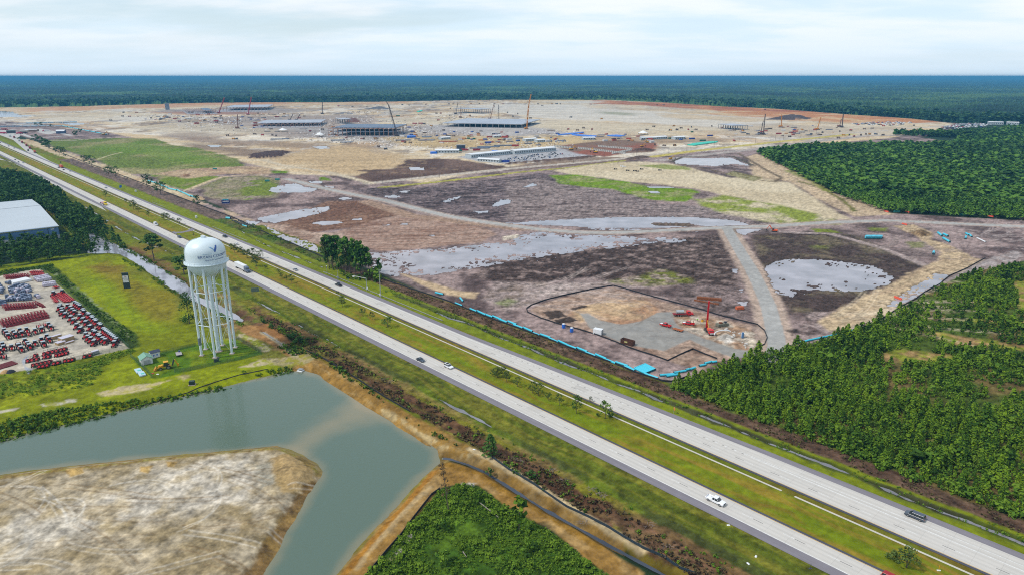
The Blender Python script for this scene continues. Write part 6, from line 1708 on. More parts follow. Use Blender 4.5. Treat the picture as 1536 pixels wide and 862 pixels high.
fence('silt_fence', A6((690, 440), (850, 492), (1100, 575)) + crop(640, 430, 9.575, ((300, 205), (560, 315), (900, 450), (1300, 590), (1520, 675))) + crop(800, 500, 9.575, ((220, 85), (480, 190), (900, 345), (1180, 440), (1450, 555))) + crop(940, 520, 9.575, ((300, 425), (450, 472), (520, 495), (640, 502), (750, 482), (850, 440))), .9, SILT, 'black silt fence beside the row of blue pipes and round the stand', thick=.12)
fence('silt_fence', A8((1310, 335), (1200, 395), (1100, 440), (1050, 480), (960, 530), (900, 575), (830, 610), (760, 655), (660, 715), (560, 760)), .9, SILT, 'black silt fence between the sandy strip and the pine stand', thick=.12)
fence('silt_fence', A4((60, 520), (200, 592), (500, 712), (740, 822), (1000, 842), (1532, 868), (1700, 876)), 1.0, SILT, 'black silt fence along the foot of the pine plantation', thick=.15)
fence('silt_fence', crop(640, 680, 7.182, ((690, 30), (770, 90), (880, 170), (1000, 240), (1149, 330))) + B6((0, 462), (130, 522), (240, 580), (320, 630), (440, 700), (560, 752), (650, 815), (740, 850)), .9, paint('silt_fence_blue', (.02, .035, .05), .7, var=.3), 'dark blue silt fence on the path along the small canal', thick=.12)
fence('silt_fence', B4((690, 440), (650, 468), (610, 520), (560, 582), (500, 665), (430, 742), (370, 815), (325, 870)), .9, SILT, 'black silt fence on the left edge of the green triangle', thick=.12)
fence('silt_fence', B2((560, 88), (700, 55), (860, 14)) + crop(180, 480, 6.98, ((820, 690), (1000, 640), (1250, 570), (1536, 510))), .42, paint('old_silt_fence', (.05, .045, .04), .8, var=.4), 'low black silt fence along the grassy bank of the pond', thick=.12)
fence('silt_fence', crop(380, 450, 3.83, ((300, 290), (380, 322), (560, 430), (760, 560), (900, 640))), .8, SILT, 'black silt fence between the sandy levee and the brown strip', thick=.12)
fence('chain_link_fence', [(62.5, 404), (90, 428), (130, 464), (194, 522)], 2.2, CHAIN, 'green chain link fence along the right side of the tractor yard', post=4, postm=GREYD)
fence('chain_link_fence', [(194, 522), (150, 531), (112, 540.5), (50, 553.5)], 2.0, CHAIN, 'chain link fence along the front of the tractor yard', post=4, postm=GREY)
def KT(*p): return crop(180, 480, 6.98, p)
GRN_P = paint('green_post', C(70, 110, 84), .6)
fence('chain_link_fence', KT((110, 380), (200, 460), (345, 608)), 2.0, CHAIN, 'green fence panel between the small sheds and the tarpaulin bundles', post=3, postm=GRN_P)
fence('chain_link_fence', KT((420, 362), (600, 312), (800, 268)), 1.8, CHAIN, 'thin fence behind the trailer and the tower', post=3, postm=GRN_P)
fence('chain_link_fence', KT((1215, 188), (1350, 268), (1482, 350)), 2.0, CHAIN, 'green fence to the right of the tower legs', post=3, postm=GRN_P)
fence('chain_link_fence', KT((1482, 356), (1250, 415), (960, 478), (690, 535)), 1.8, CHAIN, 'thin fence in front of the tower towards the pond', post=3, postm=GRN_P)
gt = fence('gate', KT((572, 548), (690, 535)), 1.9, CHAIN, 'pale open mesh gate of the tower compound', 'gate', post=3.5, postm=GREY)
# ------------------------------------------------------------------ tower compound
gb = gable('shed', KT((275, 440))[0], 5.2, 4.4, 2.6, ang(KT((255, 470))[0], KT((200, 390))[0]), WHT, GREEN, 'white shed with a green metal roof beside the backhoe', 1.2, 'shed')
MB().box((-2.62, 0, 1.0), (.06, 2.6, 1.95)).build('door', paint('door_grey', C(186, 190, 192), .6), gb)
g2 = gable('shed', KT((365, 380))[0], 3.6, 3.0, 2.6, ang(KT((345, 415))[0], KT((400, 400))[0]), WHT, paint('dark_roof', C(60, 68, 90), .6), 'small white shed with a dark roof behind the green roofed one', .5, 'shed')
for x in (-.8, .6):
 MB().box((x, -1.53, 1.3), (.5, .05, .7)).build('window', BLUE, g2)
def backhoe(px, rz, label):
 pos = GZ(*px); r = empty('backhoe_loader', (pos.x, pos.y, pos.z), rz, label, 'backhoe')
 MB().box((0, 0, 1.0), (3.6, .8, .5)).prism([(.6, 1.0), (2.3, 1.0), (2.3, 1.6), (.6, 1.75)], -.45, .45).build('body', YEL, r, bevel=.06)
 g = MB(); frustum(g, -1.0, .55, .75, 1.2, -.9, .35, .72, 2.55); g.build('cab', GLASS, r)
 MB().box((-.28, 0, 2.66), (1.7, 1.6, .2)).build('cab_roof', YEL, r, bevel=.05)
 for s in (-1, 1):
  wheel(r, -.9, s * .95, .72, .45); wheel(r, 1.6, s * .9, .5, .35)
 lm = MB()
 for s in (-.6, .6):
  lm.prism([(.9, 1.5), (2.6, .7), (3.1, .35), (3.1, .6), (2.7, 1.0), (1.0, 1.75)], s - .08, s + .08)
 lm.build('loader_arm', YEL, r)
 MB().prism([(3.0, .1), (3.9, .1), (3.6, .5), (3.3, 1.1), (3.0, 1.1)], -1.15, 1.15).build('front_bucket', paint('bucket_yellow', C(210, 150, 40), .6), r)
 MB().prism([(-2.0, .9), (-2.5, .9), (-3.2, 2.9), (-2.9, 3.2), (-2.4, 2.2)], -.16, .16).build('boom', GREYD, r)
 MB().prism([(-3.0, 2.9), (-3.3, 3.1), (-4.1, 1.2), (-3.7, 1.1)], -.15, .15).build('stick', YEL, r)
 MB().prism([(-3.7, 1.2), (-4.3, 1.2), (-4.4, .5), (-3.8, .3)], -.35, .35).build('rear_bucket', YEL, r); r.scale = (1.2,) * 3
 return r
backhoe(KT((480, 505))[0], ang(KT((550, 490))[0], KT((400, 515))[0]), 'yellow backhoe loader with a black boom parked by the sheds')
pos = GZ(*KT((618, 362))[0]); r = empty('flatbed_trailer', (pos.x, pos.y, pos.z), ang(KT((640, 370))[0], KT((625, 330))[0]), 'small grey flatbed trailer on the lawn behind the backhoe', 'trailer')
MB().box((0, 0, .75), (4.2, 2.4, .16)).build('deck', paint('deck_grey', C(176, 170, 172), .8), r); MB().box((3.0, 0, .6), (2.2, .2, .15)).build('drawbar', BLK, r)
MB().box((1.8, -.4, 1.15), (.7, .6, .6)).build('winch', paint('winch_blue', C(60, 90, 140), .5), r)
for s in (-1, 1):
 wheel(r, -.7, s * 1.1, .38, .25)
for (px, rz, lb) in ((KT((195, 535))[0], .6, 'pale blue bundle of wrapped sheets outside the green fence, upper one'), (KT((230, 570))[0], .6, 'pale blue bundle of wrapped sheets outside the green fence, lower one')):
 pos = GZ(*px); r = empty('sheet_bundle', (pos.x, pos.y, pos.z), ang(KT((150, 500))[0], KT((215, 590))[0]), lb, 'bundle')
 MB().box((0, 0, .45), (4.6, 2.4, .6)).build('wrap', paint('pale_blue_wrap', C(196, 224, 236), .4, var=.2), r, bevel=.06); MB().box((0, 0, .08), (4.4, 2.2, .14)).build('pallet', WOOD, r)
 MB().box((.6, .2, .78), (1.2, 1.3, .08)).build('loose_sheet', paint('teal_sheet', C(90, 206, 190), .5), r)
pos = GZ(*KT((757, 672))[0]); r = empty('utility_cabinet', (pos.x, pos.y, pos.z), .2, 'dark green utility cabinet on a concrete pad by the pond bank', 'cabinet')
MB().box((0, 0, .9), (2.1, 1.6, 1.6)).build('housing', paint('cabinet_green', C(40, 62, 56), .5), r, bevel=.04); MB().box((0, 0, .06), (2.7, 2.2, .18)).build('pad', paint('footing_concrete', C(190, 170, 160), .9), r)
pos = GZ(*KT((1010, 432))[0]); r = empty('pump_unit', (pos.x, pos.y, pos.z), .3, 'dark pump unit at the foot of the front tower leg', 'pump')
MB().box((0, 0, .8), (2.2, 1.4, 1.1), taper=.8).build('housing', paint('pump_green', C(36, 56, 56), .6), r, bevel=.08)
for s in (-1, 1): wheel(r, -.6, s * .85, .4, .22)
MB().box((1.1, .3, 1.5), (.5, .7, .5)).build('hood', GREYD, r)
for px, lb, m_ in ((KT((395, 565))[0], 'white plastic sheet crumpled on the grass near the backhoe', WHT), (KT((343, 558))[0], 'small red container on the grass near the green fence', RED)):
 pos = GZ(*px); o = MB().box((0, 0, .15), (1.3, .7, .3), taper=.6).build('scrap_sheet' if m_ is WHT else 'red_can', m_, None, bevel=.08); o.location = (pos.x, pos.y, pos.z); tag(o, lb, 'sheet' if m_ is WHT else 'can')
# floating pump platform in the pond corner
x_, y_ = G(451, 556, PZ); r = empty('pump_platform', (x_, y_, PZ), ROAD_ANG + .5, 'small white pump platform in the corner of the pond', 'platform')
MB().box((0, 0, .25), (2.6, 2.2, .5)).build('float', WHT, r, bevel=.08); MB().box((0, 0, 1.0), (2.0, 1.6, .12)).build('deck', GREY, r)
for sx in (-1, 1):
 for sy in (-1, 1): MB().tube((sx * .9, sy * .7, .4), (sx * .9, sy * .7, 1.0), .06).build('post', GREY, r)
# tall sign board in the lawn
pos = GZ(191, 432.5); r = empty('sign_board', (pos.x, pos.y, 0), 0.2, 'tall dark green sign board with white panels standing in the lawn', 'sign')
hh = zof(pos, 409.0)
SGN = paint('sign_green', C(44, 62, 66), .5); ww = 3.6
MB().box((0, 0, hh / 2), (ww, .5, hh)).build('board', SGN, r, bevel=.05)
for k, z in enumerate((.78, .68, .60, .52, .44)):
 MB().box((0, -.27, hh * z - .2), (ww * .86, .05, hh * .062 if k else hh * .10)).build('panel', WHT, r)
MB().box((0, -.32, hh * .765), (ww * .3, .05, hh * .03)).build('emblem', RED, r)
# warehouse
wf_r = GV((87, 338), 0);
EV = 9.5; RDG = 12.0
f_r = Vector((*G(87, 339.2, EV), 0)); f_l = Vector((*G(-2, 347.4, EV), 0)); b_r = Vector((*G(32.5, 300.5, EV), 0))
dl = Vector((-.763, -.646, 0)); dn = Vector((-dl.y, dl.x, 0)); dn = dn if dn.dot(b_r - f_r) > 0 else -dn
dep_w = abs((b_r - f_r).dot(dn)); L_w = 95.0
skew = (b_r - f_r).dot(dl)
print('warehouse', f_r, dep_w, skew, dl)
r = empty('warehouse', (f_r.x, f_r.y, 0), math.atan2(dl.y, dl.x), 'large warehouse with a pale metal roof and blue wall among the trees', 'warehouse')
sgn = 1 if Vector((-dl.y, dl.x, 0)).dot(dn) > 0 else -1
BWALL = paint('blue_cladding', C(92, 126, 166, .85), .55, var=.08); WROOF = paint('pale_metal_roof', C(206, 214, 220), .45, var=.06, scale=.05, metal=.2)
MB().box((L_w / 2, sgn * dep_w / 2, 1.4), (L_w - .02, dep_w - .02, 2.8)).build('base_wall', paint('plinth_concrete', C(196, 200, 206), .8), r)
MB().box((L_w / 2, sgn * dep_w / 2, 2.8 + (EV - 2.8) / 2), (L_w, dep_w, EV - 2.8)).build('wall', BWALL, r)
rf = MB()
rf.add([(-.6, -sgn * .6, EV - .05), (L_w, -sgn * .6, EV - .05), (L_w, sgn * dep_w * .62, RDG), (-.6, sgn * dep_w * .62, RDG), (L_w, sgn * (dep_w + .6), EV - .05), (-.6, sgn * (dep_w + .6), EV - .05)], [(0, 1, 2, 3), (3, 2, 4, 5), (0, 3, 5)])
rf.build('roof', WROOF, r)
MB().box((L_w / 2, -sgn * .4, EV - .55), (L_w, .5, .5)).build('eaves_band', paint('eaves_tan', C(166, 168, 130), .6), r)
for k in range(6):
 MB().box((7 + k * 15, -sgn * .06, 5.5), (.35, .25, 6.2)).build('downpipe', paint('downpipe_dark', C(54, 70, 96), .6), r)
for x in (4, 52):
 MB().box((x, -sgn * .1, EV - 1.9), (2.2, .2, .8)).build('wall_light', WHT, r)
for x in (22, 34):
 MB().box((x, -sgn * .1, 1.7), (4.2, .2, 3.4)).build('dock_door', WHT, r)
MB().box((L_w / 2, sgn * dep_w * .62, RDG + .06), (L_w + .6, .7, .14)).build('ridge_cap', GREY, r)
# ------------------------------------------------------------------ single trees, woods, shrubs
rg = np.random.default_rng(77)
def hpx(px, k, h):
 return h / k / ppm(*px)
def trees_at(ox, oy, k, rows_, name, kind, mat, label, cat, group=None, n=420, wide=1.0):
 for i, (x, y, h) in enumerate(rows_):
  p = (ox + x / k, oy + y / k); pos = GZ(*p)
  plant_tree(name, pos, hpx(p, k, h), kind, mat, n, label if isinstance(label, str) else label[i], cat, group, rg, wide)
GM = 'shrubby trees of the motorway median'
trees_at(140, 250, 9.575, [(175, 435, 95), (465, 520, 65), (580, 615, 140), (650, 650, 90), (795, 715, 95), (1015, 770, 115), (1070, 760, 95), (1150, 790, 60), (1240, 830, 95)], 'median_tree', 'open', F_OPEN, 'small olive green tree on the median between the yellow truck and the crossing', 'tree', GM + ' left of the crossing', wide=1.1)
trees_at(280, 320, 9.575, [(100, 330, 50), (640, 500, 70), (690, 560, 130), (780, 590, 120), (870, 640, 130), (950, 650, 150), (1000, 760, 165), (1060, 650, 120), (1140, 800, 60), (1320, 860, 70)], 'median_tree', 'open', F_OPEN, 'olive green tree in the straggling row on the median behind the white semi', 'tree', GM + ' behind the semi', wide=1.2)
trees_at(420, 390, 9.575, [(15, 260, 85), (90, 290, 80), (170, 330, 130), (830, 500, 60), (895, 665, 160), (1190, 800, 120), (1325, 850, 120)], 'median_tree', 'open', F_OPEN, 'small dark tree on the median beside the far carriageway below the tree clump', 'tree', GM + ' below the tall clump', wide=1.0)
trees_at(560, 460, 7.63, [(165, 225, 118)], 'median_tree', 'open', F_WOOD, 'round dark tree standing alone on the median above the dark hatchback', 'tree', n=320, wide=1.35)
trees_at(560, 460, 7.63, [(1365, 785, 80), (1415, 800, 115), (1480, 800, 125)], 'median_tree', 'open', F_OPEN, 'thin tree at the head of the row on the median after the white SUV', 'tree', GM + ' after the SUV')
trees_at(740, 550, 7.63, [(45, 120, 115), (150, 170, 125), (275, 225, 115), (450, 300, 140), (515, 330, 150), (630, 385, 100), (755, 440, 140), (1110, 400, 70)], 'median_tree', 'open', F_OPEN, 'airy young tree in the middle row on the median', 'tree', GM + ' in the middle')
trees_at(740, 550, 7.63, [(950, 530, 215)], 'median_tree', 'open', F_WOOD, 'darkest and fullest tree at the right end of the median row', 'tree', n=380, wide=.8)
trees_at(740, 550, 7.63, [(1280, 590, 210)], 'median_tree', 'open', F_PINE, 'light green tree at the very right end of the median row', 'tree', n=260, wide=.85)
trees_at(740, 550, 7.63, [(1200, 565, 40), (1345, 580, 60)], 'shrub', 'bush', F_WOOD, 'low shrub at the foot of the last median trees', 'shrub', 'low shrubs at the end of the median row')
trees_at(1136, 637, 3.83, [(855, 818, 115)], 'median_tree', 'open', F_OPEN, 'sprawling shrub tree on the median near the bottom right', 'tree', n=380, wide=1.3)
trees_at(1136, 637, 3.83, [(775, 775, 55)], 'shrub', 'bush', F_OPEN, 'grey green shrub beside the sprawling one near the bottom right', 'shrub', n=200)
trees_at(0, 190, 9.575, [(520, 205, 98), (575, 235, 95), (640, 265, 100), (665, 290, 125), (705, 315, 80)], 'roadside_tree', 'wood', F_WOOD, 'dark round tree in the clump beside the entry ramp', 'tree', 'clump beside the entry ramp', wide=1.7)
trees_at(0, 190, 9.575, [(800, 372, 80), (852, 405, 125), (915, 395, 115), (935, 440, 45)], 'roadside_tree', 'open', F_WOOD, 'open tree on the sandy strip below the ramp clump', 'tree', 'first trees on the sandy strip', wide=1.15)
trees_at(0, 190, 9.575, [(1210, 530, 130), (1322, 580, 170)], 'roadside_tree', 'open', F_WOOD, 'open crowned pair of trees on the sandy strip before the green field', 'tree', 'pair on the sandy strip', wide=1.1)
trees_at(140, 250, 9.575, [(225, 140, 160), (322, 155, 165)], 'roadside_tree', 'open', F_WOOD, 'tree of the second pair on the sandy strip, above the blue sign', 'tree', 'second pair on the sandy strip', wide=1.0)
trees_at(140, 250, 9.575, [(772, 300, 210)], 'roadside_tree', 'open', F_WOOD, 'broad tree at the start of the turquoise pipe line', 'tree', n=320, wide=1.0)
trees_at(140, 250, 9.575, [(970, 405, 210)], 'roadside_tree', 'open', F_WOOD, 'open tree with dark layers standing over the turquoise pipe line', 'tree', n=320, wide=1.0)
trees_at(140, 250, 9.575, [(1502, 572, 185)], 'roadside_tree', 'open', F_WOOD, 'round topped tree at the lower end of the turquoise pipe line', 'tree', n=300, wide=.8)
trees_at(0, 190, 9.575, [(1090, 145, 100)], 'roadside_tree', 'wood', F_WOOD, 'round tree on the lawn right of the weigh station', 'tree', wide=1.3)
trees_at(0, 190, 9.575, [(1160, 92, 65), (735, 10, 50), (590, -10, 60), (520, -5, 55)], 'roadside_tree', 'wood', F_WOOD, 'small dark tree behind the weigh station lawn', 'tree', 'trees behind the weigh station', wide=1.3)
trees_at(0, 200, 3.83, [(885, 728, 145)], 'canal_tree', 'pine', F_WOOD, 'lone slender tree on the brown slope beside the canal', 'tree', n=380, wide=1.7)
trees_at(0, 200, 3.83, [(1060, 812, 125)], 'canal_tree', 'wood', F_WOOD, 'bushy tree on the slope left of the tower tank', 'tree', n=400, wide=1.25)
trees_at(0, 370, 3.83, [(1090, 440, 185)], 'lawn_tree', 'dense', F_WOOD, 'dense dark tree on the lawn right behind the left tower leg', 'tree', n=1000, wide=.85)
trees_at(450, 600, 3.291, [(940, 268, 100)], 'cypress', 'young', F_WOOD, 'dark cone shaped evergreen on the brown strip above the small canal', 'tree', n=420, wide=1.5)
for (x, y, h, lb) in ((735, 545, 240, 'tall dead tree with rusty needles leaning at the corner of the green triangle'),):
 p = B4((x, y))[0]; t_ = plant_tree('dead_tree', GZ(*p), hpx(p, 3.291, h), 'dead', F_RED, 420, lb, 'dead tree', None, rg, .9)
 t_.rotation_euler = (0.02, -.10, 0)
trees_at(450, 600, 3.291, [(1082, 645, 165)], 'sapling', 'pine', F_PINE, 'thin crooked sapling on the right edge of the green triangle', 'sapling', n=70, wide=.8)
# tall clump by the far carriageway
for i, (x, y, h) in enumerate([(160, 470, 400), (195, 485, 425), (245, 492, 435), (290, 492, 420), (345, 520, 350), (400, 560, 440), (455, 560, 430), (520, 572, 445), (565, 580, 410), (610, 582, 400), (655, 585, 400), (690, 560, 300), (420, 500, 420), (500, 520, 410), (580, 530, 400), (310, 470, 400), (230, 440, 390)]):
 p = (470 + x / 8.207, 345 + y / 8.207)
 plant_tree('tall_tree', GZ(*p), hpx(p, 8.207, h), 'pine' if i % 4 else 'wood', F_OPEN if i % 5 == 1 else F_PLANT, 420, 'tall slim tree of the dense clump beside the far carriageway', 'tree', 'tall clump beside the far carriageway', rg, .85 if i % 4 else .55)
trees_at(470, 345, 8.207, [(745, 590, 140), (440, 600, 60), (560, 610, 70), (640, 610, 80), (800, 640, 90), (350, 560, 70)], 'shrub', 'bush', F_BUSH, 'green shrub at the foot of the tall clump', 'shrub', 'undergrowth of the tall clump', n=120)
trees_at(470, 345, 8.207, [(815, 560, 210)], 'sapling', 'pine', F_BUSH, 'thin sapling by the light pole right of the tall clump', 'sapling', n=60)
# wood round the warehouse
WOODS = [(-140, 285), (-20, 268), (30, 268), (60, 280), (100, 306), (140, 333), (172, 358), (194, 381), (150, 382), (128, 384), (60, 394), (0, 404), (-120, 415)]
Pw = scatter(WOODS, 6.4, rg)
wm = r.matrix_world if False else None
wr = bpy.data.objects['warehouse']; M_i = (Matrix.Translation(wr.location) @ Matrix.Rotation(wr.rotation_euler.z, 4, 'Z')).inverted()
sel = []
for q in Pw:
 l = M_i @ Vector(q)
 yy = l.y * sgn
 inside = -3 < l.x < L_w + 2 and -4 < yy < dep_w + 4
 strip = -8 < l.x < -2 and -10 < yy < dep_w * .75
 front = -26 < yy <= -4 and l.x > 45 and rg.random() < .35
 wet = sdist(np.array([q[0]]), np.array([q[1]]), W(CANW))[0] < 0 and rg.random() < .7
 if not (inside or strip or front or wet) and abs(q[0] / q[1]) < .86:
  sel.append(q)
print('woods', len(sel))
sel = sorted(sel, key=lambda q: -1 / math.hypot(q[0], q[1]))[::1]
sel_far = np.array(sel[290:]); sel = sel[:290]
if len(sel_far): tree_mass('wood', sel_far, rg.uniform(10, 15, len(sel_far)), {'k': ['wood'], 'i': np.zeros(len(sel_far), int)}, [F_WOOD], 'farther dark trees of the wood behind the warehouse', 'wood', 80, seed=3)
for q in sel:
 hh_ = rg.uniform(9, 14) * (.72 if (M_i @ Vector(q)).y * sgn < 0 else 1.0)
 plant_tree('woodland_tree', Vector((q[0], q[1], zat(q[0], q[1]))), hh_, 'wood' if rg.random() < .75 else 'plant', F_WOOD, 200, 'dark green tree of the wood around the warehouse', 'tree', 'wood around the warehouse', rg, .95)
# further trees out on the left edge, beyond the warehouse
# brush: yard front, pond bank, swale, triangle
def brush(pts, step, h0, h1, mat, label, name, n, tmean=0.0, mask=None, hole=(), wide=1.0, kind='bush'):
 P = scatter(pts, step, rg, hole)
 P = P[np.abs(P[:, 0] / P[:, 1]) < .9]
 nz = fbm(P[:, 0], P[:, 1], 9, 51, 3)
 P = P[(nz > (mask if mask is not None else -9))]
 nz = fbm(P[:, 0], P[:, 1], 9, 51, 3)
 P[:, 2] = [zat(x, y) for x, y in P[:, :2]]
 tree_mass(name, P, rg.uniform(h0, h1, len(P)) * (1 + .4 * nz), {'k': [kind], 'i': np.zeros(len(P), int), 't': rg.normal(tmean, .16, len(P)) + .2 * fbm(P[:, 0], P[:, 1], 5, 52, 2)}, [mat], label, 'undergrowth', n, wide, seed=int(step * 100))
 return len(P)
brush(TRI, .95, .3, .95, F_BUSH, 'dense green ground cover of the triangular plot', 'ground_cover', 30, .22, -.38)
brush(TRI, 3.4, .9, 1.9, F_BUSH, 'taller bushes scattered over the triangular plot', 'bushes', 60, .3, .05)
brush(B1((-100, 750), (0, 738), (180, 716), (740, 592), (800, 590), (600, 685), (540, 790), (300, 845), (0, 870), (-100, 880)), 1.5, .3, 1.1, F_BUSH, 'yellow green weeds between the yard and the pond', 'weeds', 20, .3, -.15)
brush(A5((480, 545), (560, 560), (700, 640), (880, 730), (1070, 850), (1060, 862), (860, 742), (700, 660), (560, 590)), 1.6, .4, 1.4, F_BUSH, 'reedy weeds along the far bank of the canal behind the tower', 'weeds', 20, .0, -.1)
brush(B1((680, 60), (800, 105), (980, 215), (1060, 290), (1040, 300), (860, 180), (700, 75)), 1.6, .4, 1.2, F_BUSH, 'weeds along the lawn side of the canal', 'weeds', 20, .1, .0)
brush(B1((1200, 335), (1300, 390), (1400, 450), (1380, 460), (1200, 370)), 1.6, .4, 1.4, F_BUSH, 'weeds at the wet end of the canal right of the tower', 'weeds', 20, .1, -.1)
brush(B1((0, 160), (140, 125), (300, 105), (340, 140), (560, 355), (780, 500), (790, 560), (720, 560), (470, 320), (250, 120), (0, 175)), 1.5, .4, 1.3, F_BUSH, 'green brush in the swale beside the yard fence', 'weeds', 22, -.1, -.2)
brush(B2((-200, 225), (0, 168), (200, 120), (400, 85), (600, 60), (860, 20), (1000, -20), (1060, -10), (1000, 4), (800, 48), (600, 92), (400, 142), (200, 192), (0, 236), (-200, 285)), 1.3, .5, 1.5, F_BUSH, 'bushy green bank along the near shore of the lawn', 'weeds', 34, .02, -.3)
brush(B3((-60, 410), (60, 400), (220, 375), (230, 390), (120, 420), (-60, 455)), 1.3, .5, 1.4, F_BUSH, 'bushes at the corner of the pond below the tower', 'weeds', 30, -.05, -.2)
brush(B3((90, 300), (200, 250), (420, 340), (640, 490), (820, 640), (1020, 760), (1280, 862), (1200, 862), (900, 700), (700, 565), (500, 430), (330, 330)), 1.6, .4, 1.6, F_BUSH, 'dark green weeds along the foot of the levee', 'weeds', 26, -.15, .02)
brush(B4((760, 170), (1000, 330), (1240, 470), (1300, 480), (1120, 360), (900, 220)), 1.6, .4, 1.2, F_BUSH, 'weeds on the brown strip along the small canal', 'weeds', 22, -.1, .2)
brush(A6((-100, 170), (0, 175), (300, 320), (420, 385), (560, 460), (640, 470), (420, 360), (200, 240), (0, 140), (-100, 120)), 2.0, .4, 1.2, F_BUSH, 'green weeds between the ditch and the mud field', 'weeds', 20, .05, .0)
brush(B3((-40, 40), (60, 90), (220, 180), (420, 280), (330, 280), (160, 190), (0, 100)), 1.8, .4, 1.3, F_BUSH, 'weeds between the near carriageway ditch and the orange dirt', 'weeds', 22, .0, .1)
brush(crop(0, 395, 12.32, ((0, 150), (500, 90), (760, 60), (900, 30), (980, 30), (900, 120), (520, 120), (100, 190), (-100, 210))), 1.6, .5, 1.3, F_BUSH, 'dark brush in the ditch behind the tractor yard', 'weeds', 24, -.2, -.3)
trees_at(380, 450, 3.83, [(50, 128, 28), (105, 160, 26), (225, 225, 40), (265, 245, 45)], 'shrub', 'bush', F_WOOD, 'dark shrub beside the orange dirt by the tower', 'shrub', 'dark shrubs by the orange dirt', n=160, wide=1.2)
trees_at(450, 600, 3.291, [(1140, 378, 35), (935, 360, 30)], 'shrub', 'bush', F_WOOD, 'small dark shrub beside the small canal', 'shrub', 'shrubs by the small canal', n=120)
trees_at(450, 600, 3.291, [(1135, 750, 65), (700, 800, 60), (880, 500, 50), (710, 640, 60)], 'shrub', 'bush', F_BUSH, 'taller light green bush rising from the green triangle', 'shrub', 'bushes of the green triangle', n=200)
# fallen logs in the triangle
for (a, b_) in (((885, 515), (980, 585)), ((805, 760), (822, 782))):
 p, q = [GZ(*v) for v in B4(a, b_)]
 o = MB().tube((0, 0, .9), q - p + Vector((0, 0, .6)), .16, .08, 7).build('log', M_BARKP, None); o.location = p; tag(o, 'pale fallen log, longer one in the green triangle' if a[0] > 850 else 'short pale fallen log in the green triangle', 'log')
# rough dry scrub on the two brown strips, tussocks on the verges
def strip_mass(n0, n1, s0, s1, n_, h0, h1, mat, label, name, seed, q=12, tm=0.0):
 r_ = np.random.default_rng(seed); s = r_.uniform(s0, s1, n_); nn_ = r_.uniform(n0, n1, n_)
 P = np.stack([RC[0] + RD[0] * s + RN[0] * nn_, RC[1] + RD[1] * s + RN[1] * nn_, np.zeros(n_)], -1)
 P = P[(fbm(P[:, 0], P[:, 1], 7, 91, 3) > -.25) & (np.abs(P[:, 0] / np.maximum(P[:, 1], 1)) < .95) & (P[:, 1] > 90)]
 P[:, 2] = [max(zat(x, y), -.4) for x, y in P[:, :2]]
 tree_mass(name, P, r_.uniform(h0, h1, len(P)), {'k': ['bush'], 'i': np.zeros(len(P), int), 't': r_.normal(tm, .2, len(P))}, [mat], label, 'scrub', q, seed=seed)
strip_mass(-36.5, -28.5, -150, 330, 3600, .25, .9, F_DRY, 'rough dry brown scrub between the small canal and the near carriageway', 'dry_scrub', 61)
strip_mass(-36.0, -25.0, -170, 330, 700, .3, 1.0, F_BUSH, 'green tufts among the dry scrub beside the near carriageway', 'weeds', 62, 14)
strip_mass(44.0, 52.5, -200, 330, 3200, .2, .7, F_DRY, 'dry brown scrub on the strip beyond the far carriageway', 'dry_scrub', 63)
strip_mass(38.5, 44.0, -150, 330, 600, .3, .9, F_BUSH, 'bright green weeds along the ditch beyond the far carriageway', 'weeds', 64, 14, .15)
# ------------------------------------------------------------------ blue pipes
def pipe(p, q, label, group, r=.46, mat=None, name='pipe', z=None, lift=0.0):
 a, b_ = GZ(*p), GZ(*q)
 a.z = max(a.z, -.05) + r + lift; b_.z = max(b_.z, -.05) + r + lift
 o = empty(name, (a.x, a.y, a.z), 0, label, 'pipe', group)
 d = b_ - a; n = 14
 m_ = MB().tube((0, 0, 0), d, r, n=n, cap=False); m_.tube((0, 0, 0), d * .06, r * 1.12, n=n, cap=False)
 m_.build('barrel', mat or CYAN, o, smooth=True)
 e = d.normalized() * .03
 MB().tube(d - e * 2, d - e, r * .93, n=n).tube(e, e * 2, r * .93, n=n).build('opening', CYAND, o)
 return o
def segs(ox, oy, k, L, label, group, r=.46, mat=None):
 for (x0, y0, x1, y1) in L:
  pipe((ox + x0 / k, oy + y0 / k), (ox + x1 / k, oy + y1 / k), label, group, r, mat)
segs(640, 430, 9.575, [(125, 92, 238, 118)], 'single blue pipe on the sandy patch, farthest left of the roadside line', None, .5)
segs(640, 430, 9.575, [(482, 168, 524, 222)], 'short blue pipe lying across the others near the start of the line', None, .5)
segs(640, 430, 9.575, [(412, 243, 512, 282)], 'single blue pipe against the black fence before the line starts', None, .5)
LG = 'blue pipes laid end to end along the black fence'
segs(640, 430, 9.575, [(625, 323, 720, 364), (730, 356, 850, 412), (842, 404, 948, 444), (950, 429, 1070, 477), (1042, 472, 1155, 519), (1170, 503, 1290, 552), (1250, 553, 1380, 602), (1390, 592, 1520, 650)], 'blue pipe in the line laid end to end beside the black fence', LG, .5)
segs(800, 500, 9.575, [(0, 0, 90, 34), (105, 20, 245, 68), (225, 73, 355, 133), (360, 112, 490, 172), (482, 172, 618, 225), (628, 212, 775, 272), (750, 277, 895, 332), (895, 307, 1045, 372), (1017, 372, 1180, 437), (1185, 419, 1360, 476), (1310, 482, 1455, 542)], 'blue pipe in the line laid end to end beside the black fence', LG, .5)
segs(940, 520, 9.575, [(0, 285, 115, 352), (262, 393, 450, 463)], 'blue pipe in the line laid end to end beside the black fence', LG, .5)
segs(940, 520, 9.575, [(475, 420, 680, 400), (567, 430, 757, 405), (678, 383, 850, 353), (848, 343, 900, 328), (905, 333, 985, 308), (1040, 283, 1135, 263), (1117, 248, 1225, 223), (1217, 233, 1290, 222)], 'blue pipe in the short curved line beside the young pines', 'blue pipes of the curved line', .5)
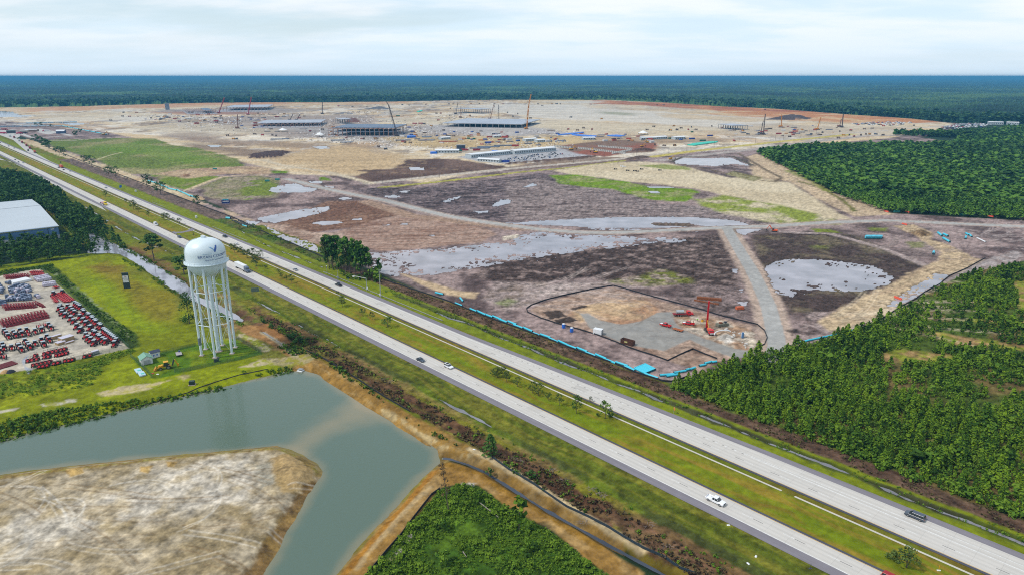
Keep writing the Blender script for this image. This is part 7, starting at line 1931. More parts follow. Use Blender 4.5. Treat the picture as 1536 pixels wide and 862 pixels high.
n = 9
for i in range(n):
 k = i / (n - 1)
 p = (940 + (112 + (262 - 112) * k) / 9.575, 520 + (318 + (258 - 318) * k) / 9.575); q = (940 + (275 + (412 - 275) * k) / 9.575, 520 + (392 + (335 - 392) * k) / 9.575)
 pipe(p, q, 'blue pipe lying in the flat stack at the corner of the fence', 'blue pipes of the flat stack', .5)
A8s = lambda *L: [tuple(v) for v in L]
segs(1136, 300, 3.83, [(222, 826, 300, 806), (300, 806, 380, 790), (382, 790, 470, 770), (490, 762, 570, 748)], 'blue pipe half hidden behind the tops of the young pines', 'blue pipes behind the pines')
n = 14
for i in range(n):
 x = 617 + (715 - 617) * (i + .5) / n
 for (a, b_, lf) in ((226, 212, 0.0), (224, 213, .85)):
  pipe(A8((x + (3.4 if lf else 0), a))[0], A8((x + (3.4 if lf else 0), b_))[0], 'blue pipe in the tidy stack standing alone on the right mud field', 'blue pipes of the tidy stack', .46, lift=lf)
for (x0, y0, x1, y1, lb) in ((1205, 158, 1250, 192, 'upper left blue pipe of three scattered right of the tan heap'), (1268, 172, 1320, 196, 'upper right blue pipe of three scattered right of the tan heap'), (1265, 220, 1340, 264, 'lower blue pipe of three scattered right of the tan heap'), (1150, 402, 1156, 376, 'short blue pipe alone on the edge of the tan track')):
 segs(1250, 330, 7.68, [(x0, y0, x1, y1)], lb, None, .8)
for (x0, y0, x1, y1, lb) in ((1198, 196, 1215, 206, 'blue pipe in the far right cluster, left one'), (1216, 202, 1232, 216, 'blue pipe in the far right cluster, right one'), (1194, 228, 1198, 214, 'blue pipe in the far right cluster, lowest and end on')):
 segs(1136, 300, 3.83, [(x0, y0, x1, y1)], lb, None, .7)
pipe(A8((1262, 222))[0], A8((1312, 246))[0], 'long white pipe at the far right of the mud field', None, .5, WHT)
TUR = paint('turquoise_pipe', C(96, 214, 232), .4, var=.15)
segs(140, 250, 9.575, [(790, 210, 880, 240), (885, 235, 945, 262), (945, 258, 1000, 290), (1000, 285, 1070, 312), (1075, 322, 1200, 350), (1202, 342, 1262, 376), (1252, 366, 1330, 402), (1312, 392, 1400, 437), (1400, 427, 1475, 458)], 'turquoise pipe in the line under the roadside trees', 'turquoise pipes under the roadside trees', .75, TUR)
segs(0, 160, 7.68, [(720 + i * 65, 228 + i * 12.6, 720 + i * 65 + 56, 228 + i * 12.6 + 11) for i in range(8)], 'pale turquoise pipe in the long line behind the weigh station', 'pale pipes behind the weigh station', 1.0, TUR)
PALEP = paint('pale_blue_pipe', C(150, 190, 214), .5)
segs(0, 160, 7.68, [(i * 90, 236 - i * .9, i * 90 + 80, 235 - i * .9) for i in range(8)] + [(300 + i * 85, 195 - i * 2, 300 + i * 85 + 76, 194 - i * 2) for i in range(7)], 'pale blue pipe in the double line at the far left', 'pale pipes at the far left', 1.2, PALEP)
segs(280, 320, 9.575, [(570, 80, 630, 86)], 'pale turquoise pipe stub by the wet ground', None, .9, TUR)
segs(280, 320, 9.575, [(650, 105, 800, 175), (690, 108, 830, 175), (740, 110, 880, 180), (790, 115, 930, 185)], 'black pipe in the pile by the wet ground', 'black pipes by the wet ground', .4, paint('black_pipe', (.02, .022, .03), .6))
segs(280, 320, 9.575, [(805, 180, 870, 200)], 'turquoise pipe at the foot of the black pipe pile', None, .5, TUR)
# ------------------------------------------------------------------ drill pad
def H(p, q): return ang(p, q)
def KP(*p): return crop(970, 430, 8.533, p)
REDV = paint('vehicle_red', C(214, 28, 36), .35)
pk = car('pickup', REDV, 'red pickup with a white bonnet towing a rusty trailer on the gravel pad', 'pickup truck', KP((240, 505))[0], H(KP((310, 520))[0], KP((165, 480))[0]))
MB().box((2.2, 0, 1.07), (1.2, 1.7, .1)).build('bonnet', WHT, pk)
pk = car('pickup', REDV, 'red service pickup with a white bonnet and rack beside the drill rig', 'pickup truck', KP((535, 485))[0], H(KP((610, 490))[0], KP((460, 472))[0]))
MB().box((2.2, 0, 1.07), (1.2, 1.7, .1)).build('bonnet', WHT, pk)
rk = MB()
for x in (-.8, -2.3):
 for s in (-.8, .8):
  rk.tube((x, s, .9), (x, s, 2.4), .07)
 rk.tube((x, -.8, 2.4), (x, .8, 2.4), .07)
rk.build('rack', RUSTM, pk)
pos = GZ(*KP((400, 560))[0]); r = empty('rusty_trailer', (pos.x, pos.y, pos.z), H(KP((475, 575))[0], KP((330, 535))[0]), 'low rusty trailer hitched behind the red pickup', 'trailer')
MB().box((0, 0, .7), (5.2, 2.1, .22)).build('deck', paint('rust_orange', C(176, 96, 52), .85, var=.3), r); MB().box((3.2, 0, .6), (1.6, .25, .2)).build('drawbar', RUSTM, r)
for x in (-.8, .1):
 for s in (-1, 1): wheel(r, x, s * 1.0, .36, .22)
pos = GZ(*KP((455, 368))[0]); r = empty('tank_truck', (pos.x, pos.y, pos.z), H(KP((350, 372))[0], KP((570, 368))[0]), 'red truck carrying a silver tank at the back of the gravel pad', 'truck')
MB().box((-1.3, 0, 1.25), (7.4, 2.4, .5)).build('bed', REDD, r, bevel=.05)
MB().tube((-3.4, 0, 2.3), (.6, 0, 2.3), .95, n=20).build('tank', paint('silver_tank', C(206, 212, 214), .3, metal=.5), r)
cb = MB(); cb.prism([(2.3, .7), (5.6, .7), (5.7, 1.0), (5.6, 1.7), (4.3, 1.85), (4.0, 2.8), (2.3, 2.85)], -1.1, 1.1); cb.build('cab', REDV, r, bevel=.1)
MB().box((3.2, 0, 2.25), (1.2, 2.24, .6)).build('windows', GLASS, r)
for x in (4.7, -1.2, -2.4):
 for s in (-1, 1): wheel(r, x, s * .95, .5, .4)
# rig
pos = GZ(*KP((795, 585))[0]); r = empty('drill_rig', (pos.x, pos.y, pos.z), H(KP((755, 500))[0], KP((835, 590))[0]), 'red truck mounted drill rig with its mast raised', 'drill rig')
MB().box((0, 0, 1.1), (8.0, 2.2, .5)).build('chassis', BLK, r)
cb = MB(); cb.prism([(2.2, .9), (4.4, .9), (4.5, 1.9), (4.2, 2.9), (2.2, 2.95)], -1.15, 1.15); cb.build('cab', REDV, r, bevel=.1)
MB().box((3.9, 0, 2.35), (.9, 2.34, .6)).build('windows', GLASS, r); MB().box((4.52, 0, 1.25), (.1, 1.8, .5)).build('bumper', WHT, r)
MB().box((.6, 0, 1.9), (2.6, 1.8, 1.1)).build('engine_housing', ORG, r, bevel=.05)
ms = MB(); x0 = -3.6; hm = 14.5
for sx in (-.35, .35):
 for sy in (-.35, .35): ms.tube((x0 + sx, sy, .6), (x0 + sx * .6, sy * .6, hm), .13, n=5)
for k in range(12):
 z0, z1 = .8 + k * 1.12, .8 + (k + 1) * 1.12
 ms.tube((x0 - .33, -.33, z0), (x0 + .33, -.33, z1), .07, n=4).tube((x0 + .33, .33, z0), (x0 - .33, .33, z1), .07, n=4).tube((x0 - .33, .33, z0), (x0 - .33, -.33, z1), .07, n=4).tube((x0 + .33, -.33, z0), (x0 + .33, .33, z1), .07, n=4)
ms.box((x0, 0, hm * .48), (.5, .4, hm * .8)); ms.box((x0, 0, hm + .3), (.7, .7, .7))
ms.build('mast', REDV, r)
MB().tube((-.8, 0, 1.6), (x0 + .3, 0, 5.5), .14).build('ram', YEL, r)
for x in (3.4, -1.0, -2.3):
 for s in (-1, 1): wheel(r, x, s * 1.0, .55, .42)
for s in (-1, 1):
 MB().box((-3.4, s * 1.3, .35), (.5, .5, .7)).build('outrigger', GREYD, r)
# tanks, pumps and hoses
pos = GZ(*KP((965, 500))[0]); r = empty('mud_mixer', (pos.x, pos.y, pos.z), .3, 'grey mud mixing skid right of the drill rig', 'mixer')
MB().box((0, 0, .9), (6, 2.6, 1.4)).build('tank', paint('mud_grey', C(128, 128, 112), .8, var=.4), r); MB().box((-1, 0, 1.9), (1.6, 1.4, .7)).build('hopper', RUSTM, r, bevel=.06); MB().tube((1, -1, 1.7), (3.4, .8, 1.9), .16).tube((2.4, 1, .3), (3.8, 1.4, 1.8), .14).box((2.0, .4, 1.9), (1.2, .9, .6)).build('pump', GREYD, r)
pos = GZ(*KP((1225, 655))[0]); r = empty('blue_pump', (pos.x, pos.y, pos.z), .4, 'blue cylinder pump with a white tank at the right end of the pad', 'pump')
MB().tube((0, 0, .2), (0, 0, 2.9), .55, n=16).build('cylinder', paint('pump_blue', C(84, 128, 176), .5), r); MB().tube((.9, .9, .1), (.9, .9, 2.1), .8, n=16).build('tank', WHT, r)
pos = GZ(*KP((985, 640))[0]); r = empty('hose', (pos.x, pos.y, pos.z), 0, 'white hose curving over the rubble of the pad', 'hose')
m_ = MB(); pv = None
for k in range(11):
 a = math.pi * k / 10; c_ = Vector((-4.5 * math.cos(a), 1.5 * math.sin(a) + .4 * k, .35 + .9 * math.sin(a)))
 if pv: m_.tube(pv, c_, .28, n=8)
 pv = c_
m_.build('tube', WHT, r)
rr_ = random.Random(5)
RUB = paint('rubble_white', C(206, 202, 196), .9, var=.25)
for i in range(34):
 p = KP((rr_.uniform(930, 1480), rr_.uniform(530, 800)))[0]
 if sdist(np.array([G(*p)[0]]), np.array([G(*p)[1]]), W(KP((900, 560), (1150, 500), (1450, 640), (1420, 800), (1240, 800), (1080, 690))))[0] > 0: continue
 pos = GZ(*p); s = rr_.uniform(.5, 1.6)
 o = MB().box((0, 0, .2 * s), (s * 1.5, s, .5 * s), taper=.6).build('rubble_block', RUB, None, bevel=.12 * s); o.location = pos; o.rotation_euler = (rr_.uniform(-.2, .2), rr_.uniform(-.2, .2), rr_.uniform(0, 3))
 tag(o, 'pale concrete lump among the rubble at the right end of the pad', 'rubble', 'rubble lumps on the pad')
for (a, b_, lb, hgt) in (((640, 150), (958, 178), 'upper and thicker stack of long rusty steel beams behind the pad', 1.3), ((612, 172), (925, 225), 'lower and thinner stack of long rusty steel beams behind the pad', .7)):
 p, q = GZ(*KP(a)[0]), GZ(*KP(b_)[0]); d = q - p
 r = empty('beam_stack', p, math.atan2(d.y, d.x), lb, 'beams'); L = d.length
 for k in range(4 if hgt > 1 else 2):
  MB().box((L / 2, -.9 + k * .55, hgt / 2), (L, .4, hgt)).build('beam', paint('rust_beam', C(146, 84, 44), .8, var=.3), r)
 for x in (.15, .85):
  MB().box((L * x, 0, .06), (.3, 2.6, .12)).build('bearer', WOOD, r)
for (p, lb) in ((A7((327, 733))[0], 'blue portable toilet, left of the pair outside the pad fence'), (A7((373, 756))[0], 'blue portable toilet, right of the pair outside the pad fence')):
 pos = GZ(*p); r = empty('portable_toilet', (pos.x, pos.y, pos.z), .5, lb, 'toilet')
 MB().box((0, 0, 1.1), (1.3, 1.3, 2.2)).build('cabin', BLUE, r, bevel=.05); MB().box((0, 0, 2.3), (1.35, 1.35, .25), taper=.7).build('roof', WHT, r); MB().box((-.2, -.66, 1.05), (.85, .05, 1.9)).build('door', paint('door_blue', C(60, 130, 226), .4), r)
pos = GZ(*A7((525, 768))[0]); r = empty('storage_container', (pos.x, pos.y, pos.z), H(A7((505, 762))[0], A7((548, 770))[0]), 'white storage container at the edge of the gravel pad', 'container')
MB().box((0, 0, 1.45), (4.4, 2.6, 2.7)).build('shell', WHT, r, bevel=.04); MB().box((2.22, 0, 1.4), (.05, 2.3, 2.4)).build('door', GREY, r)
for k in range(14): pass
pos = GZ(*A7((695, 826))[0]); r = empty('dumpster', (pos.x, pos.y, pos.z), H(A7((655, 812))[0], A7((735, 834))[0]), 'rusty brown dumpster on the front edge of the gravel pad', 'dumpster')
db = MB(); Ld, Wd_, hd = 6.4, 2.5, 2.1
for (c_, s_) in (((0, 0, .25), (Ld, Wd_, .15)), ((-Ld / 2, 0, hd / 2 + .2), (.12, Wd_, hd)), ((Ld / 2, 0, hd / 2 + .2), (.12, Wd_, hd)), ((0, -Wd_ / 2, hd / 2 + .2), (Ld - .13, .12, hd)), ((0, Wd_ / 2, hd / 2 + .2), (Ld - .13, .12, hd))): db.box(c_, s_)
for k in range(9): db.box((-Ld / 2 + .5 + k * .68, -Wd_ / 2 - .1, 1.2), (.12, .1, 1.9))
db.build('bin', paint('dumpster_rust', C(92, 58, 44), .85, var=.35), r); MB().box((-.2, -Wd_ / 2 - .17, 1.5), (1.6, .04, .7)).build('plate', paint('plate_yellow', C(206, 196, 130), .6), r)
pos = GZ(*KP((1190, 285))[0]); r = empty('orange_skip', (pos.x, pos.y, pos.z), .2, 'small orange skip behind the black fence near the gravel road', 'skip')
MB().box((0, 0, .8), (4.4, 2.2, 1.4), taper=.9).build('bin', paint('skip_orange', C(206, 104, 62), .7, var=.3), r); MB().box((0, 0, .08), (4, 1.8, .14)).build('base', RUSTM, r)
# worker in a hi-vis vest by the rig
def person(px, rz, label, vest):
 pos = GZ(*px)
 pts = [(0, 0, .95), (0, 0, 1.2), (0, 0, 1.42), (0, 0, 1.55), (.02, 0, 1.68), (0, .2, 1.40), (.03, .28, 1.12), (.12, .27, .88), (0, -.2, 1.40), (.03, -.28, 1.12), (.12, -.27, .88), (0, .1, .9), (.03, .12, .5), (0, .13, .06), (.14, .14, .04), (0, -.1, .9), (.03, -.12, .5), (0, -.13, .06), (.14, -.14, .04)]
 ed = [(0, 1), (1, 2), (2, 3), (3, 4), (2, 5), (5, 6), (6, 7), (2, 8), (8, 9), (9, 10), (0, 11), (11, 12), (12, 13), (13, 14), (0, 15), (15, 16), (16, 17), (17, 18)]
 rad = [.15, .15, .16, .06, .11, .07, .05, .04, .07, .05, .04, .1, .075, .05, .04, .1, .075, .05, .04]
 me = bpy.data.meshes.new('person'); me.from_pydata(pts, ed, [])
 o = link('person', me, paint('work_clothes', C(50, 56, 72), .9))
 md = o.modifiers.new('skin', 'SKIN')
 for i, v in enumerate(me.skin_vertices[0].data): v.radius = (rad[i], rad[i]); v.use_root = (i == 0)
 o.modifiers.new('sub', 'SUBSURF').levels = 1
 dg = bpy.context.evaluated_depsgraph_get(); m2 = bpy.data.meshes.new_from_object(o.evaluated_get(dg)); o.modifiers.clear(); o.data = m2
 if not m2.materials: m2.materials.append(paint('work_clothes', C(50, 56, 72), .9))
 o.location = pos; o.rotation_euler = (0, 0, rz); tag(o, label, 'person')
 MB().prism([(-.17, 1.0), (.17, 1.0), (.19, 1.45), (-.19, 1.45)], -.24, .24).build('vest', vest, o, bevel=.05)
 MB().lathe([(.15, 1.72), (.14, 1.80), (.08, 1.86), (.01, 1.88)], 12).build('hard_hat', WHT, o)
 return o
person(KP((648, 440))[0], .5, 'worker in a bright green vest standing left of the drill mast', paint('vest_green', C(140, 240, 30), .7))
pos = GZ(*KP((712, 445))[0]); r = empty('water_drum', (pos.x, pos.y, pos.z), 0, 'yellow drum standing between the worker and the mast', 'drum')
MB().tube((0, 0, 0), (0, 0, 1.3), .6, n=14).build('drum', YEL, r); MB().tube((0, 0, 1.3), (0, 0, 1.36), .5, n=14).build('lid', GREYD, r)
# ------------------------------------------------------------------ excavators and site machines
def excavator(px, rz, label, mat, sc=1.0, name='excavator', group=None):
 pos = GZ(*px); r = empty(name, (pos.x, pos.y, pos.z), rz, label, 'excavator', group)
 for s in (-1, 1):
  MB().prism([(-2.2, .35), (-1.9, 0), (1.9, 0), (2.2, .35), (2.0, .85), (-2.0, .85)], s * 1.1 - .3, s * 1.1 + .3).build('track', BLK, r)
 MB().box((-.4, 0, 1.5), (3.8, 2.5, 1.2)).build('house', mat, r, bevel=.1); MB().box((1.0, .75, 2.2), (1.5, 1.0, 1.6)).build('cab', GLASS, r, bevel=.05)
 MB().prism([(1.2, 1.4), (1.6, 1.4), (4.3, 4.6), (4.0, 5.2), (3.4, 4.8)], -.25, .05).build('boom', mat, r)
 MB().prism([(3.8, 5.0), (4.3, 5.0), (6.2, 2.0), (5.8, 1.8)], -.22, .02).build('stick', mat, r)
 MB().prism([(5.6, 2.0), (6.4, 2.0), (6.5, .8), (5.5, .4)], -.6, .4).build('bucket', GREYD, r)
 r.scale = (sc, sc, sc)
 return r
excavator(A8((98, 184))[0], H(A8((110, 184))[0], A8((60, 180))[0]), 'orange excavator with a raised boom beside the gravel road junction', ORG, 1.0)
excavator((857, 225.5), .2, 'yellow excavator digging beside the long site office', YEL, 1.5); excavator((893, 229.5), 2.6, 'yellow excavator with its boom bent over the footing trench', YEL, 1.5)
excavator((971, 214), 1.8, 'yellow excavator on the brown lot behind the grey sheds', YEL, 1.2); excavator((963, 220.5), .3, 'yellow excavator on the brown lot nearer the haul road', YEL, 1.2); excavator((1006, 239.5), .2, 'yellow excavator at the left tip of the pale settling pond', YEL, 1.2)
excavator((156, 203), .2, 'yellow excavator at the end of the long pale pipe line', YEL, 1.6)
for (px, lb) in ((A8((740, 70))[0], 'orange barrier at the corner of the plantation, first of two'), (A8((860, 72))[0], 'orange barrier at the foot of the plantation, second of two'), (A8((845, 143))[0], 'pale orange barrier on the mud below the gravel road'), (A8((1340, 98))[0], 'long orange barrier near the right edge of the gravel road'), (A8((808, 565))[0], 'red orange barrier standing on the wet sand track')):
 pos = GZ(*px); r = empty('barrier', (pos.x, pos.y, pos.z), .3, lb, 'barrier')
 MB().prism([(-.5, 0), (.5, 0), (.25, .8), (.15, 1.3), (-.15, 1.3), (-.25, .8)], -2.6, 2.6).build('panel', paint('barrier_orange', C(236, 96, 66), .6), r); MB().box((0, 0, .1), (1.2, 5.0, .16)).build('foot', GREYD, r)
for (px, lb) in ((A8((800, 70))[0], 'teal box between two orange barriers by the plantation'), (A8((1180, 88))[0], 'dark teal tank at the foot of the plantation edge'), (A2((80, 660))[0], 'teal bin left of the grey road end'), (A2((138, 652))[0], 'flat teal container left of the grey road end'), (A5((1235, 208))[0], 'dark green bin on the pale track by the left field')):
 pos = GZ(*px); r = empty('skip_bin', (pos.x, pos.y, pos.z), .2, lb, 'bin'); MB().box((0, 0, .9), (5.5, 2.4, 1.7), taper=.92).build('bin', paint('bin_teal', C(54, 150, 146), .6), r); MB().box((0, 0, .06), (5, 2, .12)).build('skid', GREYD, r)
# ------------------------------------------------------------------ road furniture
GAL = paint('galvanised', C(196, 200, 200), .45, metal=.4)
def guardrail(n0, s0, s1, label):
 o0 = RP(s0, n0); r = empty('guardrail', o0, ROAD_ANG, label, 'guardrail'); L = s1 - s0
 m_ = MB()
 for dz in (.52, .74): m_.prism([(-.04, dz - .09), (.02, dz - .09), (.07, dz), (.02, dz + .09), (-.04, dz + .09)], 0, 1)
 m_ = MB(); m_.box((L / 2, 0, .62), (L, .08, .34)); m_.box((L / 2, -.06, .54), (L, .06, .08)); m_.box((L / 2, -.06, .70), (L, .06, .08)); m_.build('rail', GAL, r)
 k = int(min(95, L / 2)); pm = None
 for i in range(k + 1):
  if pm is None: pm = MB().box((0, .14, .35), (.12, .16, .8)).build('post', WOOD, r); q = pm
  else: q = pm.copy(); COL.objects.link(q); q.parent = r
  q.location = (L * i / k, 0, 0)
gs0 = (np.array(G(482.7, 409.3)) - RC) @ RD; gs1 = (np.array(G(664.6, 481.3)) - RC) @ RD
guardrail(32.3, gs0, gs1, 'long guardrail beside the far carriageway below the tall clump')
gs0 = (np.array(G(317.6, 341.4)) - RC) @ RD; gs1 = (np.array(G(368.6, 362.8)) - RC) @ RD
guardrail(32.0, gs0, gs1, 'guardrail beside the far carriageway level with the tower dome')
gs0 = (np.array(G(226, 304.5)) - RC) @ RD; gs1 = (np.array(G(245, 312)) - RC) @ RD
guardrail(32.0, gs0, gs1, 'short guardrail beside the far carriageway up the road from the dome')
def panel_sign(px, top, w, h, mat, label, rz, legs=2, name='road_sign', back=None, diamond=False):
 pos = GZ(*px); r = empty(name, (pos.x, pos.y, pos.z), rz, label, 'sign'); zt_ = top
 if diamond: MB().add([(0, -.03, zt_ - h), (w / 2, -.03, zt_ - h / 2), (0, -.03, zt_), (-w / 2, -.03, zt_ - h / 2), (0, .03, zt_ - h), (w / 2, .03, zt_ - h / 2), (0, .03, zt_), (-w / 2, .03, zt_ - h / 2)], [(0, 1, 2, 3), (7, 6, 5, 4), (0, 4, 5, 1), (1, 5, 6, 2), (2, 6, 7, 3), (3, 7, 4, 0)]).build('panel', mat, r)
 else: MB().box((0, 0, zt_ - h / 2), (w, .08, h)).build('panel', mat, r)
 for i in range(legs):
  x = 0 if legs == 1 else (-w * .35 + i * w * .7)
  MB().tube((x, .1, -.1), (x, .1, zt_ - .05), .07, n=6).build('post', GAL, r)
 return r
FACE = ROAD_ANG + math.pi / 2
panel_sign((1011, 620), 2.9, 1.7, 1.7, paint('sign_orange', C(246, 140, 30), .5), 'orange diamond warning sign on the verge by the ditch', FACE + .9, 1, diamond=True)
panel_sign((181.5, 284), 4.4, 5.5, 2.8, paint('sign_blue', C(20, 120, 220), .5), 'wide blue road sign on the verge before the brown strip', FACE + .9)
panel_sign((522.6, 424), 3.0, 1.3, 1.3, paint('sign_blue', C(20, 120, 220), .5), 'small blue square sign at the foot of the tall clump', FACE + .9, 1)
panel_sign((383.3, 441), 3.9, 4.2, 2.4, paint('sign_back', C(106, 122, 112), .6), 'grey green back of a road sign right of the tower legs', FACE - .5)
panel_sign((270.5, 374), 2.4, 1.6, 1.2, paint('sign_back', C(106, 122, 112), .6), 'small dark sign on the verge left of the tower dome', FACE - .5, 1)
panel_sign((87, 288), 6.0, 5.0, 3.4, paint('sign_back_pale', C(176, 186, 194), .6), 'pale grey back of a big sign beside the exit ramp', FACE - .5)
panel_sign((43, 229), 5.0, 4.2, 2.6, paint('sign_green', C(10, 176, 130), .5), 'green exit sign in the gore of the entry ramp', FACE + .8)
panel_sign((91.5, 246.5), 3.6, 3.0, 1.6, paint('sign_green', C(10, 176, 130), .5), 'small green sign above the orange container truck', FACE + .8)
sb = panel_sign((339, 307), 4.6, 7.5, 3.4, paint('board_blue', C(34, 60, 132), .5), 'blue site board with a turquoise top by the turquoise pipes', .25, 2, 'site_board')
MB().box((0, 0, 5.0), (5.5, .3, .8)).build('header', TUR, sb); MB().box((0, -.07, 3.1), (5.6, .04, .9)).build('panel', WHT, sb); MB().box((0, 0, .6), (6, .3, .8)).build('base', paint('board_base', C(150, 140, 170), .6), sb)
def pole(px, ytop, label, arm=None, r0=.16, name='light_pole', cat='pole', mat=None):
 pos = GZ(*px); h = zof(Vector((pos.x, pos.y, 0)), ytop); r = empty(name, (pos.x, pos.y, pos.z), 0, label, cat)
 MB().tube((0, 0, -.1), (0, 0, h), r0, r0 * .6, 8).build('shaft', mat or GAL, r)
 return r, h
r, h = pole((550.4, 436), 417, 'tall gantry post with a long arm reaching over the verge', r0=.28, name='gantry_post')
MB().tube((0, 0, h - .2), (*(np.array(G(531.5, 432)) - np.array(G(550.4, 436))), h - .2), .16, n=6).build('arm', GAL, r); MB().box((*(np.array(G(531.5, 432)) - np.array(G(550.4, 436))), h - .5), (1.2, .6, .7)).build('camera_head', WHT, r); MB().box((.3, 0, 1.6), (.8, .6, 1.1)).build('control_box', WHT, r)
r, h = pole((571, 445.5), 404, 'tallest bare pole right of the gantry post', r0=.26); MB().box((-.3, 0, 1.6), (.7, .5, 1.2)).build('control_box', WHT, r)
r, h = pole((490.7, 409.5), 399, 'short pole at the left foot of the tall clump', r0=.14); MB().box((0, 0, h), (.6, .4, .5)).build('head', WHT, r)
r, h = pole((507, 419), 405, 'short pole with a grey box in front of the tall clump', r0=.14); MB().box((0, 0, 1.2), (1.1, .8, 1.4)).build('control_box', GREY, r)
for (px, lb) in (((203.7, 288), 'white cabinet on the brown strip near the blue sign'), ((294.5, 327), 'white cabinet on the verge in front of the wet ground')):
 pos = GZ(*px); r = empty('roadside_cabinet', pos, FACE, lb, 'cabinet'); MB().box((0, 0, 1.1), (1.6, 1.2, 1.9)).build('housing', WHT, r, bevel=.04); MB().box((0, 0, .05), (1.9, 1.5, .2)).build('pad', GREY, r)
for (px, lb, m_) in (((1215.6, 852), 'dark marker post on the near verge close to the bottom edge', GREYD), ((1408, 855), 'yellow marker post on the median near the bottom right corner', YEL)):
 pos = GZ(*px); r = empty('marker_post', pos, 0, lb, 'post'); MB().tube((0, 0, -.1), (0, 0, 1.5), .07, n=6).build('shaft', m_, r); MB().box((0, 0, .08), (.9, .4, .14)).build('foot', WHT if m_ is YEL else GREYD, r)
for i, (px, lb) in enumerate(((B6((932, 565))[0], 'white scrap at the edge of the near shoulder left of the white pickup'), (B6((1090, 745))[0], 'white scrap in the verge grass, upper one near the bottom'), (B6((1045, 786))[0], 'white scrap in the verge grass, lower one near the bottom'), (B4((860, 243))[0], 'white torn sheet on the path beside the cone shaped evergreen'))):
 pos = GZ(*px); o = MB().box((0, 0, .12), (1.0, .6, .2), taper=.6).build('litter', WHT, None, bevel=.05); o.location = (pos.x, pos.y, max(pos.z, 0)); o.rotation_euler = (0, 0, i); tag(o, lb, 'litter')
rr_ = random.Random(9); BRK = paint('brush_pile', C(150, 136, 130), .9, var=.3)
for i, p in enumerate(B4((1060, 290), (1090, 300), (1240, 350), (1300, 395), (1440, 440), (1400, 600)) + B6((180, 380), (210, 400), (580, 690), (480, 565)) + B3((750, 455), (790, 470))):
 pos = GZ(*p); m_ = MB()
 for k in range(16):
  a = rr_.uniform(0, 6.28); L = rr_.uniform(.6, 1.7); c_ = Vector((rr_.uniform(-1.2, 1.2), rr_.uniform(-.8, .8), rr_.uniform(.05, .4)))
  m_.tube(c_, c_ + Vector((L * math.cos(a), L * math.sin(a), rr_.uniform(-.1, .5))), .06, .02, 4)
 o = m_.build('brush_pile', BRK, None); o.location = pos; tag(o, 'heap of bleached cut branches on the brown strip', 'brush pile', 'branch heaps on the brown strip')
# ------------------------------------------------------------------ the plant under construction
STEEL = paint('dark_deck', C(112, 128, 150), .6, var=.15, scale=.05); DECKL = paint('pale_deck', C(182, 188, 200), .5, var=.15, scale=.05); COLR = paint('red_primer', C(186, 150, 134), .7); COLG = paint('steel_column', C(176, 172, 170), .6)
def frame_building(pa, pb, depth_, levels, colm, deckm, label, nx, ny, cover=((0, 1, 0, 1),), slab=True):
 """pa, pb: pixels of the front ground corners; levels: heights of the decks"""
 a, b_ = Vector((*G(*pa), 0)), Vector((*G(*pb), 0)); d = b_ - a; L = d.length
 r = empty('steel_frame_building', (a.x, a.y, 0), math.atan2(d.y, d.x), label, 'building')
 top = levels[-1]; c0 = None; nx = min(nx, 14); ny = min(ny, 4)
 for i in range(nx + 1):
  for j in range(ny + 1):
   if c0 is None: c0 = c1 = MB().box((0, 0, top / 2), (.9, .9, top)).build('column', colm, r)
   else: c1 = c0.copy(); COL.objects.link(c1); c1.parent = r
   c1.location = (L * i / nx, depth_ * j / ny, 0)
 for li_, z in enumerate(levels):
  (x0, x1, y0, y1) = cover[li_ % len(cover)]
  MB().box((L * (x0 + x1) / 2, depth_ * (y0 + y1) / 2, z + .3), (L * (x1 - x0), depth_ * (y1 - y0), .6)).build('roof_deck' if li_ == len(levels) - 1 else 'floor_deck', deckm, r)
 bm_ = MB()
 for i in range(nx + 1):
  bm_.box((L * i / nx, depth_ / 2, top - .5), (.8, depth_, .9))
 bm_.box((L / 2, 0, top - .4), (L, .7, .7)); bm_.build('roof_beams', colm, r)
 if slab: MB().box((L / 2, depth_ / 2, .15), (L * 1.04, depth_ * 1.06, .3)).build('floor_slab', paint('floor_slab', C(176, 174, 178), .9), r)
 return r
frame_building((493, 204.6), (590, 205.2), 130, [8, 16], COLR, STEEL, 'steel frame with two dark decks at the centre of the plant site', 20, 6, cover=((.05, .98, .1, .7), (.02, 1, .15, 1)))
frame_building((663, 190.5), (783, 192.8), 200, [9], COLG, DECKL, 'wide frame with a pale grey roof right of the dark decked one', 22, 6)
frame_building((380, 192), (478, 191), 170, [8], COLR, DECKL, 'frame with a pale roof left of the dark decked one', 18, 5, cover=((0, 1, .25, 1),))
frame_building((324, 168.2), (398, 167.4), 330, [11], COLR, DECKL, 'low red brown frame with a pale roof far left under the red cranes', 18, 5, cover=((.1, 1, .3, 1),))
frame_building((282, 172), (326, 171), 260, [10], COLR, STEEL, 'bare red brown frame farther left of the low pale roofed one', 12, 4, cover=((.6, .9, .2, .8),))
frame_building((513, 186.5), (528, 186), 60, [12], COLG, DECKL, 'small pale roofed frame beside the brown spoil heap', 4, 3)
frame_building((720, 171), (736, 170), 120, [14], COLG, DECKL, 'small distant frame with a grey tank under the thin cranes', 5, 3)
frame_building((1098, 195.5), (1121, 195), 60, [10], COLG, DECKL, 'pale shed frame left of the paired cranes on the right', 6, 3)
bt = GZ(251.5, 165); r = empty('concrete_tower', (bt.x, bt.y, 0), .3, 'blocky grey concrete tower far left on the plant site', 'tower')
MB().box((0, 0, 11), (13, 13, 22)).build('shaft', paint('concrete_grey', C(148, 152, 164), .8), r); MB().box((0, 0, 23), (15, 15, 2)).build('cap', GREY, r)
